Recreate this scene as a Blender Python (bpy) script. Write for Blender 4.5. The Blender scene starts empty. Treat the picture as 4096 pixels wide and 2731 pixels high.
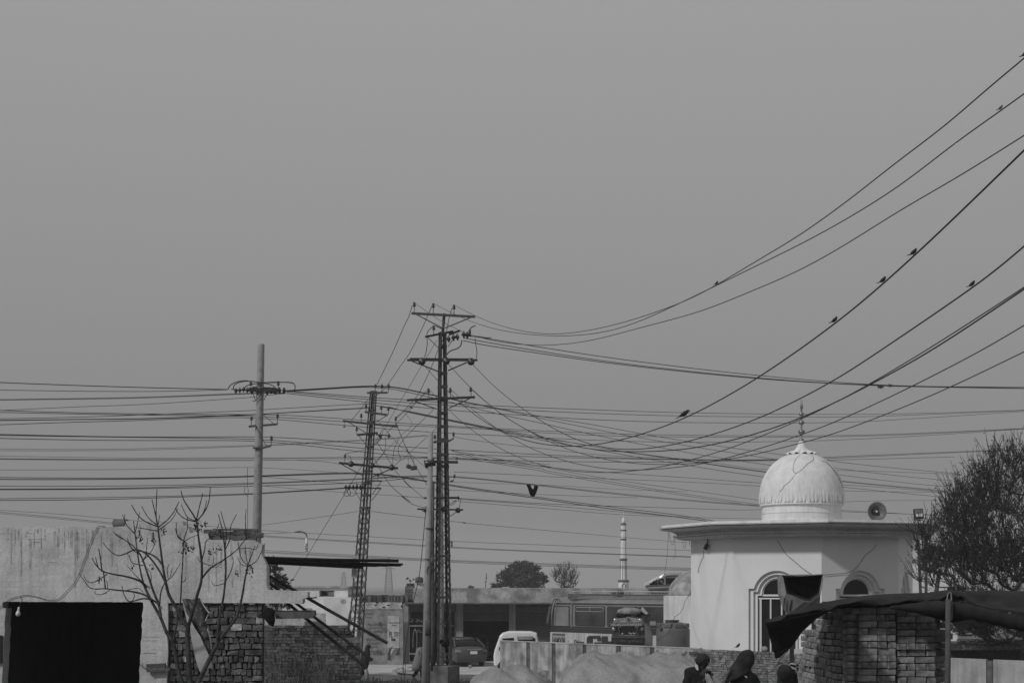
USE_HAZE = True
import bpy, bmesh, math, random
from math import sin, cos, pi, radians, sqrt, atan2
from mathutils import Vector, Matrix, noise as mnoise
from mathutils.geometry import tessellate_polygon
from mathutils.kdtree import KDTree
rnd = random.Random(11)
F, CX, HY, CH = 5689.0, 2048.0, 2340.0, 4.1
V = Vector
scene = bpy.context.scene
col = scene.collection
def P(x, y, Y):
    return V(((x-CX)*Y/F, Y, CH-(y-HY)*Y/F))
def ground_z(Y):
    if Y < 26: return 1.4
    if Y > 57: return 0.0
    t = (Y-26)/31.0
    return 1.4*(1-(t*t*(3-2*t)))

# ------------------------------------------------------------ materials
def mat(name, base, rough=0.8, amp=0.25, scale=6.0, bump=0.0, bscale=30.0, spec=0.3, metal=0.0, streak=0.0, sscale=3.0,
        blotch=0.0, bl_scale=1.2, fine=0.0, objvar=0.0, island=0.0, courses=0.0):
    m = bpy.data.materials.new(name); m.use_nodes = True
    nt = m.node_tree; N = nt.nodes; L = nt.links
    b = N['Principled BSDF']
    b.inputs['Roughness'].default_value = rough
    b.inputs['Specular IOR Level'].default_value = spec
    b.inputs['Metallic'].default_value = metal
    tc = N.new('ShaderNodeTexCoord')
    def noise(sc, det=4, stretch=None):
        n = N.new('ShaderNodeTexNoise'); n.inputs['Scale'].default_value = sc; n.inputs['Detail'].default_value = det
        if stretch:
            mp = N.new('ShaderNodeMapping'); mp.inputs['Scale'].default_value = stretch
            L.new(tc.outputs['Object'], mp.inputs['Vector']); L.new(mp.outputs[0], n.inputs['Vector'])
        else: L.new(tc.outputs['Object'], n.inputs['Vector'])
        return n
    def ramp(src, lo, hi, p0=0.35, p1=0.65):
        r = N.new('ShaderNodeMapRange'); r.inputs[1].default_value = p0; r.inputs[2].default_value = p1
        r.inputs[3].default_value = lo; r.inputs[4].default_value = hi
        L.new(src, r.inputs[0]); return r.outputs[0]
    def mul(a, bb):
        x = N.new('ShaderNodeMath'); x.operation = 'MULTIPLY'
        for i, q in enumerate((a, bb)):
            if isinstance(q, (int, float)): x.inputs[i].default_value = q
            else: L.new(q, x.inputs[i])
        return x.outputs[0]
    val = ramp(noise(scale).outputs[0], base*(1-amp), base*(1+amp))
    if fine: val = mul(val, ramp(noise(scale*14, 3).outputs[0], 1-fine, 1+fine))
    if blotch: val = mul(val, ramp(noise(bl_scale, 5).outputs[0], 1-blotch, 1.0, 0.38, 0.55))
    if streak:
        s = ramp(noise(sscale, 6, (1.0, 1.0, 0.07)).outputs[0], 1-streak, 1.0, 0.36, 0.5)
        s2 = ramp(noise(sscale*3.1, 5, (1.0, 1.0, 0.05)).outputs[0], 1-streak*0.6, 1.06, 0.38, 0.56)
        val = mul(mul(val, s), s2)
    if objvar:
        oi = N.new('ShaderNodeObjectInfo')
        val = mul(val, ramp(oi.outputs['Random'], 1-objvar, 1+objvar, 0, 1))
    if island:
        gi = N.new('ShaderNodeNewGeometry')
        val = mul(val, ramp(gi.outputs['Random Per Island'], 1-island, 1+island, 0, 1))
    bt_ = None
    if courses:                     # brick courses telegraphing through the coat
        sx = N.new('ShaderNodeSeparateXYZ'); L.new(tc.outputs['Object'], sx.inputs[0])
        cx = N.new('ShaderNodeCombineXYZ'); L.new(sx.outputs[0], cx.inputs[0]); L.new(sx.outputs[2], cx.inputs[1])
        ad = N.new('ShaderNodeVectorMath'); ad.operation = 'MULTIPLY_ADD'; nz = noise(7, 3); L.new(nz.outputs['Color'], ad.inputs[0]); ad.inputs[1].default_value = (.05, .05, 0); L.new(cx.outputs[0], ad.inputs[2])
        bt_ = N.new('ShaderNodeTexBrick'); L.new(ad.outputs[0], bt_.inputs['Vector']); bt_.inputs['Scale'].default_value = 1.0
        bt_.inputs['Brick Width'].default_value = .235; bt_.inputs['Row Height'].default_value = .082; bt_.inputs['Mortar Size'].default_value = .007; bt_.inputs['Mortar Smooth'].default_value = .6
        bt_.inputs['Color1'].default_value = (1, 1, 1, 1); bt_.inputs['Color2'].default_value = (.9, .9, .9, 1); bt_.inputs['Mortar'].default_value = (1-courses,)*3+(1,)
        msk = ramp(noise(1.6, 4).outputs[0], 0.15, 1.0, .4, .6); lp = N.new('ShaderNodeMix'); lp.data_type = 'FLOAT'; L.new(msk, lp.inputs[0]); lp.inputs[2].default_value = 1.0
        bb = N.new('ShaderNodeRGBToBW'); L.new(bt_.outputs['Color'], bb.inputs[0]); L.new(bb.outputs[0], lp.inputs[3]); val = mul(val, lp.outputs[0])
    cmb = N.new('ShaderNodeCombineColor')
    for i in range(3): L.new(val, cmb.inputs[i])
    L.new(cmb.outputs[0], b.inputs['Base Color'])
    if bump:
        bn = N.new('ShaderNodeBump'); bn.inputs['Strength'].default_value = bump; bn.inputs['Distance'].default_value = 0.02
        L.new(noise(bscale, 5).outputs[0], bn.inputs['Height']); L.new(bn.outputs[0], b.inputs['Normal'])
    return m
M = {}
M['plaster'] = mat('old_plaster', 0.54, 0.9, 0.14, 2.2, 0.45, 11, 0.15, blotch=0.14, bl_scale=1.3, fine=0.10, courses=0.10, streak=0.08, sscale=5.0)
M['stain'] = mat('soot_stain', 0.36, 0.9, 0.35, 9, 0.4, 14, 0.1, fine=0.3, island=0.25)
M['plaster_plain'] = mat('plain_plaster', 0.42, 0.9, 0.2, 3, 0.5, 14, 0.15, fine=0.12, blotch=0.2)
M['mosque'] = mat('white_limewash', 0.76, 0.8, 0.02, 1.1, 0.12, 9, 0.2, fine=0.02, blotch=0.04, bl_scale=0.5)
M['mosque_dome'] = mat('dusty_dome_limewash', 0.66, 0.8, 0.06, 2.4, 0.12, 14, 0.2, fine=0.04, streak=0.06, sscale=5.0, blotch=0.06, bl_scale=2.0)
M['mosque_old'] = mat('weathered_white', 0.62, 0.8, 0.06, 2, 0.1, 12, 0.2, streak=0.12, sscale=3.2, fine=0.02)
M['drygrey'] = mat('bare_cement', 0.34, 0.9, 0.3, 3, 0.3, 18, 0.1, blotch=0.3, bl_scale=2.0)
M['concrete'] = mat('precast_concrete', 0.40, 0.9, 0.22, 2.5, 0.35, 20, 0.15, streak=0.30, sscale=2.9, blotch=0.38, bl_scale=1.3, fine=0.12)
M['concrete_pale'] = mat('pale_precast', 0.36, 0.9, 0.15, 2.0, 0.35, 20, 0.15, streak=0.22, sscale=2.0, blotch=0.15, bl_scale=0.9, fine=0.1)
M['mortar'] = mat('dusty_mortar', 0.10, 0.95, 0.25, 6)
M['brick_wall_m'] = mat('weathered_wall_brick', 0.22, 0.95, 0.25, 7, 0.6, 30, 0.1, fine=0.25, island=0.28, blotch=0.3, bl_scale=2.5)
M['print_cloth_dark'] = mat('printed_wool', 0.09, 0.95, 0.6, 26, 0.2, 40, 0.1)
M['concrete_dark'] = mat('stained_concrete', 0.13, 0.9, 0.25, 4, 0.3, 20, 0.15, streak=0.25, blotch=0.3)
M['concrete_far'] = mat('parapet_concrete', 0.40, 0.9, 0.2, 0.7, 0.2, 20, 0.15, blotch=0.5, bl_scale=1.1, fine=0.15)
M['block'] = mat('footing_concrete', 0.13, 0.9, 0.3, 3, 0.4, 22, 0.15, streak=0.35, fine=0.15)
M['pole'] = mat('spun_concrete', 0.27, 0.85, 0.12, 5, 0.2, 50, 0.2, fine=0.12)
M['pole_dark'] = mat('tarred_band', 0.08, 0.8, 0.2, 5)
M['steel'] = mat('galvanised_steel', 0.06, 0.6, 0.3, 8, 0.1, 60, 0.3, 0.0, fine=0.15)
M['steel_dark'] = mat('rusted_steel', 0.035, 0.8, 0.3, 8, 0.1, 60, 0.2)
M['porcelain'] = mat('brown_porcelain', 0.03, 0.3, 0.2, 10, spec=0.5)
M['wire'] = mat('weathered_cable', 0.035, 0.7, 0.1, 5)
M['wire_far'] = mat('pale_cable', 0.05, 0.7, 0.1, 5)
M['brick_rough'] = mat('rough_brick', 0.12, 0.95, 0.4, 9, 0.7, 45, 0.1, fine=0.25, blotch=0.3, bl_scale=5, island=0.35)
M['brick_pale'] = mat('lime_smeared_brick', 0.42, 0.95, 0.3, 12, 0.6, 45, 0.1, blotch=0.45, bl_scale=9)
M['brick_dark'] = mat('dark_brick', 0.10, 0.95, 0.3, 5, 0.5, 45, 0.1, fine=0.25, island=0.6)  # darker brick tone, varied from brick to brick
M['brick'] = mat('clay_brick', 0.24, 0.95, 0.22, 14, 0.5, 60, 0.1, fine=0.25, objvar=0.22, blotch=0.3, bl_scale=11)
M['gap'] = mat('dark_joint_and_shade', 0.03, 1.0, 0.3, 8)
M['dark_room'] = mat('room_shade_tone', 0.02, 1.0, 0.3, 2)  # near-black base colour carries the shade of room interiors
M['bark'] = mat('grey_bark', 0.055, 0.95, 0.35, 12, 0.5, 60, 0.1)
M['twig'] = mat('dark_twig', 0.028, 0.95, 0.3, 12)
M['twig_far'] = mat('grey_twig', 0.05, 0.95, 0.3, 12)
M['leaf'] = mat('dull_leaf', 0.045, 0.7, 0.5, 3.0, fine=0.3, spec=0.2)
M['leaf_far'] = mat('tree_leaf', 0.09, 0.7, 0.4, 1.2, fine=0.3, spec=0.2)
M['grass'] = mat('dry_grass', 0.10, 0.9, 0.5, 2.0, fine=0.3, spec=0.1)
M['tarp'] = mat('black_tarp', 0.022, 0.8, 0.35, 3, 0.3, 14, 0.12)
M['sheet'] = mat('grey_tarpaulin', 0.26, 0.9, 0.14, 1.6, 0.6, 5, 0.1, fine=0.12, blotch=0.12, bl_scale=1.1)
M['hopper'] = mat('dusty_sheet_metal', 0.24, 0.8, 0.2, 6, 0.1, 30, 0.2, streak=0.12)
M['black_cloth'] = mat('black_cloth', 0.012, 0.95, 0.2, 10, 0.2, 60, 0.1)
M['dark_cloth'] = mat('dark_wool', 0.015, 0.95, 0.25, 14, 0.2, 80, 0.1)
M['shawl'] = mat('brown_shawl', 0.025, 0.95, 0.3, 8, 0.3, 50, 0.1)
M['shawl_grey'] = mat('grey_shawl', 0.17, 0.95, 0.15, 8, 0.2, 30, 0.1)
M['white_cloth'] = mat('white_cloth', 0.45, 0.95, 0.2, 10, 0.2, 40, 0.1)
M['print_cloth'] = mat('printed_cotton', 0.30, 0.95, 0.55, 18, 0.2, 40, 0.1)
M['skin'] = mat('skin', 0.04, 0.55, 0.1, 12, spec=0.3)  # darker than real skin, so the colour carries the shade on the faces
M['hair'] = mat('black_hair', 0.012, 0.6, 0.2, 40, 0.5, 200, 0.3)
M['banner_back'] = mat('banner_white_side', 0.50, 0.7, 0.15, 6, 0.2, 12, 0.2)
M['banner_print'] = mat('banner_printed_side', 0.07, 0.7, 0.9, 9, 0.1, 12, 0.3, fine=0.6)
M['white_paint'] = mat('white_car_paint', 0.72, 0.3, 0.05, 2, spec=0.5)
M['car_paint'] = mat('dark_car_paint', 0.06, 0.25, 0.15, 2, spec=0.6)
M['glass'] = mat('dark_glass', 0.012, 0.2, 0.2, 2, spec=0.15)
M['glass_bus'] = mat('dusty_bus_glass', 0.045, 0.25, 0.35, 1.4, spec=0.5)
M['rubber'] = mat('tyre_rubber', 0.02, 0.9, 0.2, 10)
M['chrome'] = mat('bright_metal', 0.55, 0.3, 0.1, 10, spec=0.5, metal=0.6)
M['lamp_glass'] = mat('frosted_glass', 0.55, 0.3, 0.05, 5, spec=0.5)
M['bus_roof'] = mat('faded_bus_roof', 0.20, 0.6, 0.12, 1.5, spec=0.3, fine=0.05)
M['bus_side'] = mat('faded_bus_side', 0.19, 0.6, 0.15, 1.5, spec=0.3)
M['bus_belt'] = mat('bus_belt_band', 0.035, 0.5, 0.15, 2)
M['bus_white'] = mat('bus_white_band', 0.42, 0.6, 0.12, 2, streak=0.15)
M['shutter'] = mat('dusty_shutter', 0.085, 0.8, 0.15, 2, fine=0.1)
M['soffit'] = mat('shop_soffit', 0.12, 0.9, 0.2, 2)
M['pillar'] = mat('pillar_paint', 0.28, 0.9, 0.15, 2, streak=0.2)
M['wall_ad'] = mat('faded_painted_wall', 0.26, 0.9, 0.22, 2.5, 0.3, 18, 0.15, courses=0.3, blotch=0.25, bl_scale=2, fine=0.12)
M['wall_ad_white'] = mat('whitewashed_brick', 0.50, 0.9, 0.3, 4, 0.5, 18, 0.15, blotch=0.4, bl_scale=6)
M['sign_pale'] = mat('painted_sign_ground', 0.40, 0.9, 0.18, 4, 0.2, 18, fine=0.12)
M['sign_ink'] = mat('faded_sign_ink', 0.055, 0.9, 0.3, 8)
M['sign_ink_soft'] = mat('weathered_sign_ink', 0.12, 0.9, 0.3, 8)
M['ink_dark'] = mat('dark_lettering', 0.02, 0.8, 0.2, 8)
M['ink_white'] = mat('white_lettering', 0.6, 0.8, 0.1, 8)
M['ink_grey'] = mat('grey_lettering', 0.22, 0.8, 0.3, 8)
M['house'] = mat('pale_house_wall', 0.70, 0.9, 0.08, 0.8, fine=0.04, blotch=0.12)
M['house_grey'] = mat('grey_house_wall', 0.5, 0.9, 0.1, 0.8, fine=0.04)  # greyer wall tone for the shed roof edge and tank base
M['minaret'] = mat('minaret_white', 0.70, 0.9, 0.08, 1)
M['minaret_band'] = mat('minaret_band', 0.10, 0.9, 0.1, 1)
M['plastic'] = mat('grey_plastic_tank', 0.12, 0.55, 0.1, 3, spec=0.3, streak=0.1)
M['ornate'] = mat('truck_art_panel', 0.06, 0.4, 0.8, 14, spec=0.5, fine=0.6)
M['ornate_pale'] = mat('truck_art_trim', 0.26, 0.4, 0.7, 22, spec=0.5, fine=0.5)
M['truck_white'] = mat('white_truck_crown', 0.55, 0.6, 0.15, 10)
M['finial'] = mat('brass_finial', 0.22, 0.35, 0.2, 10, spec=0.5, metal=0.7)
M['horn'] = mat('horn_grey', 0.12, 0.5, 0.15, 5, spec=0.4)
M['feather'] = mat('dark_feather', 0.025, 0.8, 0.4, 30)
M['feather_pale'] = mat('grey_feather', 0.12, 0.8, 0.3, 30)
M['bar'] = mat('rusted_pipe', 0.022, 0.7, 0.4, 10, 0.3, 60, 0.3)
M['rubble'] = mat('pale_rubble', 0.35, 0.95, 0.4, 3, 0.6, 20)
M['road_dark'] = mat('dark_verge', 0.10, 1.0, 0.35, 1.5, 0.3, 20)
M['apron'] = mat('dusty_apron', 0.42, 1.0, 0.12, 0.8, 0.2, 20)
M['pipe_pale'] = mat('painted_conduit', 0.35, 0.6, 0.2, 8)
M['tarp_pole'] = mat('bamboo_pole', 0.065, 0.8, 0.25, 8, 0.2, 40)

# ------------------------------------------------------------ mesh builder
def frame_of(d):
    d = d.normalized()
    a = V((0, 0, 1)) if abs(d.z) < 0.9 else V((1, 0, 0))
    u = d.cross(a).normalized(); return u, d.cross(u).normalized()
class MB:
    def __init__(s): s.v = []; s.f = []
    def add(s, vs, fs):
        n = len(s.v); s.v += [V(q) for q in vs]; s.f += [tuple(i+n for i in q) for q in fs]; return s
    def box(s, c, size, rz=0.0, rot=None, jit=0.0):
        c = V(c); hx, hy, hz = size[0]/2, size[1]/2, size[2]/2
        m = rot if rot is not None else Matrix.Rotation(rz, 3, 'Z')
        vs = []
        for dx in (-1, 1):
            for dy in (-1, 1):
                for dz in (-1, 1):
                    q = V((dx*hx, dy*hy, dz*hz))
                    if jit: q += V((rnd.uniform(-jit, jit), rnd.uniform(-jit, jit), rnd.uniform(-jit, jit)))
                    vs.append(c + m @ q)
        return s.add(vs, [(0, 1, 3, 2), (4, 6, 7, 5), (0, 4, 5, 1), (2, 3, 7, 6), (0, 2, 6, 4), (1, 5, 7, 3)])
    def beam(s, a, b, w, h=None, up=None):
        a, b = V(a), V(b); h = h or w; d = (b-a).normalized()
        if up is None: u, w2 = frame_of(d)
        else: u = d.cross(V(up)).normalized(); w2 = u.cross(d).normalized()
        vs = [p + u*(sx*w/2) + w2*(sy*h/2) for p in (a, b) for sx, sy in ((-1, -1), (1, -1), (1, 1), (-1, 1))]
        return s.add(vs, [(0, 1, 2, 3), (7, 6, 5, 4), (0, 4, 5, 1), (1, 5, 6, 2), (2, 6, 7, 3), (3, 7, 4, 0)])
    def angle(s, a, b, w, t, u, v):
        # L-section between a and b with flanges along u and v
        a, b = V(a), V(b)
        pr = [(0, 0), (w, 0), (w, t), (t, t), (t, w), (0, w)]
        vs = [p + u*x + v*y for p in (a, b) for x, y in pr]
        fs = [(i, (i+1) % 6, 6+(i+1) % 6, 6+i) for i in range(6)] + [tuple(range(5, -1, -1)), tuple(range(6, 12))]
        return s.add(vs, fs)
    def tube(s, pts, r, n=6, cap=True):
        pts = [V(p) for p in pts]; k = len(pts)
        rr = r if isinstance(r, (list, tuple)) else [r]*k
        base = len(s.v); u = None
        for i, p in enumerate(pts):
            d = (pts[min(i+1, k-1)] - pts[max(i-1, 0)])
            if d.length < 1e-9: d = V((0, 0, 1))
            d.normalize()
            if u is None: u, w = frame_of(d)
            else:
                u = (u - d*u.dot(d))
                if u.length < 1e-6: u, w = frame_of(d)
                u.normalize(); w = d.cross(u).normalized()
            for j in range(n):
                a = 2*pi*j/n; s.v.append(p + (u*cos(a) + w*sin(a))*rr[i])
        for i in range(k-1):
            for j in range(n):
                a, b2 = base+i*n+j, base+i*n+(j+1) % n
                s.f.append((a, b2, b2+n, a+n))
        if cap:
            s.f.append(tuple(base+j for j in range(n-1, -1, -1))); s.f.append(tuple(base+(k-1)*n+j for j in range(n)))
        return s
    def lathe(s, c, prof, n=16, a0=0.0, axis=None, cap=True):
        c = V(c); base = len(s.v)
        if axis is None: X, Y2, Z = V((1, 0, 0)), V((0, 1, 0)), V((0, 0, 1))
        else: Z = V(axis).normalized(); X, Y2 = frame_of(Z)
        for r, z in prof:
            for j in range(n):
                a = a0 + 2*pi*j/n; s.v.append(c + X*(r*cos(a)) + Y2*(r*sin(a)) + Z*z)
        for i in range(len(prof)-1):
            for j in range(n):
                a, b2 = base+i*n+j, base+i*n+(j+1) % n
                s.f.append((a, b2, b2+n, a+n))
        if cap:
            s.f.append(tuple(base+j for j in range(n-1, -1, -1))); s.f.append(tuple(base+(len(prof)-1)*n+j for j in range(n)))
        return s
    def ell(s, c, rx, ry, rz, n=12, k=8, rot=None, lump=0.0, seed=0):
        c = V(c); base = len(s.v); m = rot or Matrix.Identity(3)
        for i in range(k+1):
            t = pi*i/k
            for j in range(n):
                a = 2*pi*j/n; q = V((sin(t)*cos(a), sin(t)*sin(a), -cos(t)))
                g = 1 + (lump*mnoise.noise(q*1.7 + V((seed, seed*2, 0))) if lump else 0)
                s.v.append(c + m @ V((q.x*rx*g, q.y*ry*g, q.z*rz*g)))
        for i in range(k):
            for j in range(n):
                a, b2 = base+i*n+j, base+i*n+(j+1) % n
                s.f.append((a, b2, b2+n, a+n))
        return s
    def loft(s, rings, cap=True):
        base = len(s.v); n = len(rings[0])
        for r in rings: s.v += [V(q) for q in r]
        for i in range(len(rings)-1):
            for j in range(n):
                a, b2 = base+i*n+j, base+i*n+(j+1) % n
                s.f.append((a, b2, b2+n, a+n))
        if cap: s.f.append(tuple(base+j for j in range(n-1, -1, -1))); s.f.append(tuple(base+(len(rings)-1)*n+j for j in range(n)))
        return s
    def grid(s, rows):
        base = len(s.v); n = len(rows[0])
        for r in rows: s.v += [V(q) for q in r]
        for i in range(len(rows)-1):
            for j in range(n-1):
                a = base+i*n+j; s.f.append((a, a+1, a+1+n, a+n))
        return s
    def prism(s, poly, off):
        poly = [V(p) for p in poly]; off = V(off); n = len(poly); base = len(s.v)
        s.v += poly + [p+off for p in poly]
        tris = tessellate_polygon([poly])
        for t in tris: s.f.append((base+t[0], base+t[1], base+t[2])); s.f.append((base+n+t[2], base+n+t[1], base+n+t[0]))
        for i in range(n):
            j = (i+1) % n; s.f.append((base+i, base+j, base+n+j, base+n+i))
        return s
    def leaf(s, p, d, l, w, up=None):
        d = V(d).normalized(); u, w2 = frame_of(d)
        a = rnd.uniform(0, 2*pi); q = u*cos(a)+w2*sin(a)
        return s.add([p, p+d*l*0.5+q*w/2, p+d*l, p+d*l*0.5-q*w/2], [(0, 1, 2, 3)])
    def build(s, name, m, parent=None, smooth=False, loc=None, thick=0.0, bevel=0.0, **props):
        me = bpy.data.meshes.new(name)
        o = bpy.data.objects.new(name, me)
        org = V((0, 0, 0))
        if parent is not None: org = V(parent['org'])
        elif loc is not None: org = V(loc)
        me.from_pydata([tuple(q-org) for q in s.v], [], s.f); me.update()
        bm = bmesh.new(); bm.from_mesh(me); bmesh.ops.recalc_face_normals(bm, faces=bm.faces); bm.to_mesh(me); bm.free()
        if smooth: me.polygons.foreach_set('use_smooth', [True]*len(me.polygons))
        me.materials.append(M[m] if isinstance(m, str) else m)
        col.objects.link(o)
        if parent is not None: o.parent = parent
        else: o.location = org
        o['org'] = tuple(org)
        if thick:
            md = o.modifiers.new('solid', 'SOLIDIFY'); md.thickness = thick; md.offset = 0
        if bevel:
            md = o.modifiers.new('bevel', 'BEVEL'); md.width = bevel; md.segments = 2; md.limit_method = 'ANGLE'
        for k2, v2 in props.items(): o[k2] = v2
        return o
def thing(name, label, cat, loc, group=None):
    o = bpy.data.objects.new(name, None); col.objects.link(o); o.location = loc; o.empty_display_size = 0.1
    o['label'] = label; o['category'] = cat; o['org'] = tuple(loc)
    if group: o['group'] = group
    return o
def smoothpts(pts, sub=4):
    pts = [V(p) for p in pts]
    if len(pts) < 3: return pts
    out = []
    for i in range(len(pts)-1):
        p0, p1, p2, p3 = pts[max(i-1, 0)], pts[i], pts[i+1], pts[min(i+2, len(pts)-1)]
        for k in range(sub):
            t = k/sub
            out.append(0.5*((2*p1)+(p2-p0)*t+(2*p0-5*p1+4*p2-p3)*t*t+(3*p1-p0-3*p2+p3)*t**3))
    out.append(pts[-1]); return out
def text_geo(body, size, extr=0.004, align='CENTER', shear=0.0, bold=0.0):
    c = bpy.data.curves.new('lettering', 'FONT'); c.body = body; c.size = size; c.extrude = extr; c.align_x = align; c.shear = shear; c.offset = bold
    c.resolution_u = 3
    o = bpy.data.objects.new('lettering', c); col.objects.link(o)
    dg = bpy.context.evaluated_depsgraph_get(); dg.update()
    me = bpy.data.meshes.new_from_object(o.evaluated_get(dg))
    vs = [v.co.copy() for v in me.vertices]; fs = [tuple(p.vertices) for p in me.polygons]
    bpy.data.objects.remove(o); bpy.data.curves.remove(c); bpy.data.meshes.remove(me)
    return vs, fs
def put_text(mb, body, size, origin, u, v, sx=1.0, **k):
    """lettering lying in the plane of u (reading direction) and v (up)"""
    vs, fs = text_geo(body, size, **k); u = V(u).normalized(); v = V(v).normalized(); n = u.cross(v)
    mb.add([V(origin)+u*(q.x*sx)+v*q.y+n*q.z for q in vs], fs); return mb
def scribble(mb, origin, u, v, w, h, r, seed, words=3):
    """cursive hand lettering painted as thin raised strokes"""
    rr = random.Random(seed); u = V(u).normalized(); v = V(v).normalized(); x = w
    per = w/words
    for k in range(words):
        x0 = w-k*per-per*0.08; pts = []; n = rr.randint(5, 8)
        for i in range(n):
            t = i/(n-1); pts.append(V(origin)+u*(x0-t*per*0.8)+v*(h*(0.15+0.75*abs(sin(t*pi*rr.uniform(1.5, 2.6)+rr.random()))*(0.45+0.55*rr.random()))))
        mb.tube(smoothpts(pts, 3), r, 4)
        for _ in range(rr.randint(1, 3)):
            q = V(origin)+u*(x0-rr.random()*per*0.7)+v*(h*rr.choice((-0.1, 1.0))); mb.box(q, (r*2.2, r*1.6, r*2.2), rz=0.3)
        if rr.random() < 0.5:
            q = V(origin)+u*(x0-per*0.82); mb.tube([q+v*h*0.05, q+v*h*1.05], r, 4)
    return mb

# ------------------------------------------------------------ world, camera, sun, haze
w = bpy.data.worlds.new('World'); scene.world = w; w.use_nodes = True
nt = w.node_tree; N = nt.nodes; L = nt.links; bg = N['Background']
sky = N.new('ShaderNodeTexSky'); sky.sky_type = 'NISHITA'; sky.sun_disc = False
SUN_EL, SUN_AZ = radians(38), radians(230)     # azimuth clockwise from +Y
sky.sun_elevation = SUN_EL; sky.sun_rotation = SUN_AZ; sky.air_density = 2.0; sky.dust_density = 8.0; sky.ozone_density = 1.0
bw = N.new('ShaderNodeRGBToBW'); L.new(sky.outputs[0], bw.inputs[0])
tc = N.new('ShaderNodeTexCoord'); sp = N.new('ShaderNodeSeparateXYZ'); L.new(tc.outputs['Generated'], sp.inputs[0])
cr = N.new('ShaderNodeMapRange'); cr.inputs[1].default_value = -0.02; cr.inputs[2].default_value = 0.42
cr.inputs[3].default_value = 2.05; cr.inputs[4].default_value = 3.62; L.new(sp.outputs[2], cr.inputs[0])
cl = N.new('ShaderNodeMath'); cl.operation = 'MINIMUM'; L.new(bw.outputs[0], cl.inputs[0]); cl.inputs[1].default_value = 8.0
mx = N.new('ShaderNodeMix'); mx.data_type = 'FLOAT'; mx.inputs[0].default_value = 0.88
L.new(cl.outputs[0], mx.inputs[2]); L.new(cr.outputs[0], mx.inputs[3])
L.new(mx.outputs[0], bg.inputs['Color']); bg.inputs['Strength'].default_value = 0.10
cam = bpy.data.cameras.new('camera'); co = bpy.data.objects.new('camera', cam); col.objects.link(co); scene.camera = co
cam.lens = 50.0; cam.sensor_width = 36.0; cam.clip_end = 5000; cam.clip_start = 0.1
cam.shift_y = (HY-1365.5)/4096.0
co.location = (0, 0, CH); co.rotation_euler = (radians(90), 0, 0)
sl = bpy.data.lights.new('sun', 'SUN'); sl.energy = 1.75; sl.angle = radians(4.0); sl.color = (1, 1, 1)
so = bpy.data.objects.new('sun', sl); col.objects.link(so)
sd = V((sin(SUN_AZ)*cos(SUN_EL), cos(SUN_AZ)*cos(SUN_EL), sin(SUN_EL)))
so.rotation_euler = sd.to_track_quat('Z', 'Y').to_euler(); so.location = (-20, -20, 40)
scene.view_settings.view_transform = 'Standard'; scene.view_settings.look = 'None'
scene.cycles.volume_bounces = 1; scene.cycles.max_bounces = 6
hz = MB().box((0, 690, 16), (1400, 1440, 44.0))
hm = bpy.data.materials.new('hazy_air'); hm.use_nodes = True; n2 = hm.node_tree.nodes; n2.remove(n2['Principled BSDF'])
pv = n2.new('ShaderNodeVolumePrincipled'); pv.inputs['Color'].default_value = (0.9, 0.9, 0.9, 1); pv.inputs['Density'].default_value = 0.0007
hm.node_tree.links.new(pv.outputs[0], n2['Material Output'].inputs['Volume'])
if USE_HAZE: hz.build('haze', hm, kind='stuff')

# ------------------------------------------------------------ ground
g = MB(); ys = [-30, -5, 5, 12, 20, 26]+[26+i*2.2 for i in range(1, 15)]+[60, 65, 70, 80, 100, 200, 500, 2500]
xs = [-2500, -400, -60, -30]+[-20+i*2 for i in range(21)]+[30, 60, 400, 2500]
g.grid([[(x, y, ground_z(y) + (0.03*mnoise.noise(V((x*0.3, y*0.3, 0))) if y < 64 else 0)) for x in xs] for y in ys])
g.build('ground', 'road_dark', smooth=True, kind='structure')
MB().box((0, 71.5, 0.006), (60, 12.4, 0.06)).build('forecourt_pavement', 'apron', kind='structure')

MB().box((14.5, 58.5, 0.003), (26, 13.0, 0.05)).build('courtyard_bounce_sheet', 'apron', kind='structure')  # unseen pale sheet added to bounce light up under the shrine eave
# ============================================================ plastered workshop on the left
YB = 20.0; k = S = YB/F
def PB(x, y, Y=YB): return P(x, y, Y)
lb = thing('plastered_workshop', 'whitewashed brick workshop with a black open doorway and rain streaks on its wall', 'building', (PB(300, 2731).x, YB, 1.4))
zb = 1.4
def rough_top(x0, x1, y, step=9, amp=3.0, seed=1):
    rr = random.Random(seed); out = []; x = x0
    while x < x1:
        out.append((x, y+rr.uniform(-amp, amp))); x += step*rr.uniform(0.7, 2.2)
    out.append((x1, y)); return out
def rough_edge(x0, y0, x1, y1, n, amp, seed):
    rr = random.Random(seed)
    return [(x0+(x1-x0)*i/n+(rr.uniform(-amp, amp) if 0 < i < n else 0), y0+(y1-y0)*i/n+(rr.uniform(-amp, amp)*0.5 if 0 < i < n else 0)) for i in range(n+1)]
ybot = HY+(CH-zb)/S
top = rough_top(-700, 455, 2106, 10, 3, 3)
out = [(-700, ybot)] + top + [(500, 2103), (505, 2083)] + rough_top(520, 730, 2083, 22, 2, 5) + [(733, 2100), (752, 2103), (758, 2130), (830, 2133), (838, 2156)] + rough_top(850, 1020, 2160, 18, 3, 8) + \
      [(1036, 2172), (1048, 2178), (1046, 2215), (1058, 2240), (1066, 2262), (1066, 2340), (1072, 2358), (1140, 2361), (1223, 2364), (1230, 2366), (1230, 2388), (1219, 2392), (1210, 2396), (1211, 2408), (1205, 2414), (1150, 2411), (1045, 2411)]
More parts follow.
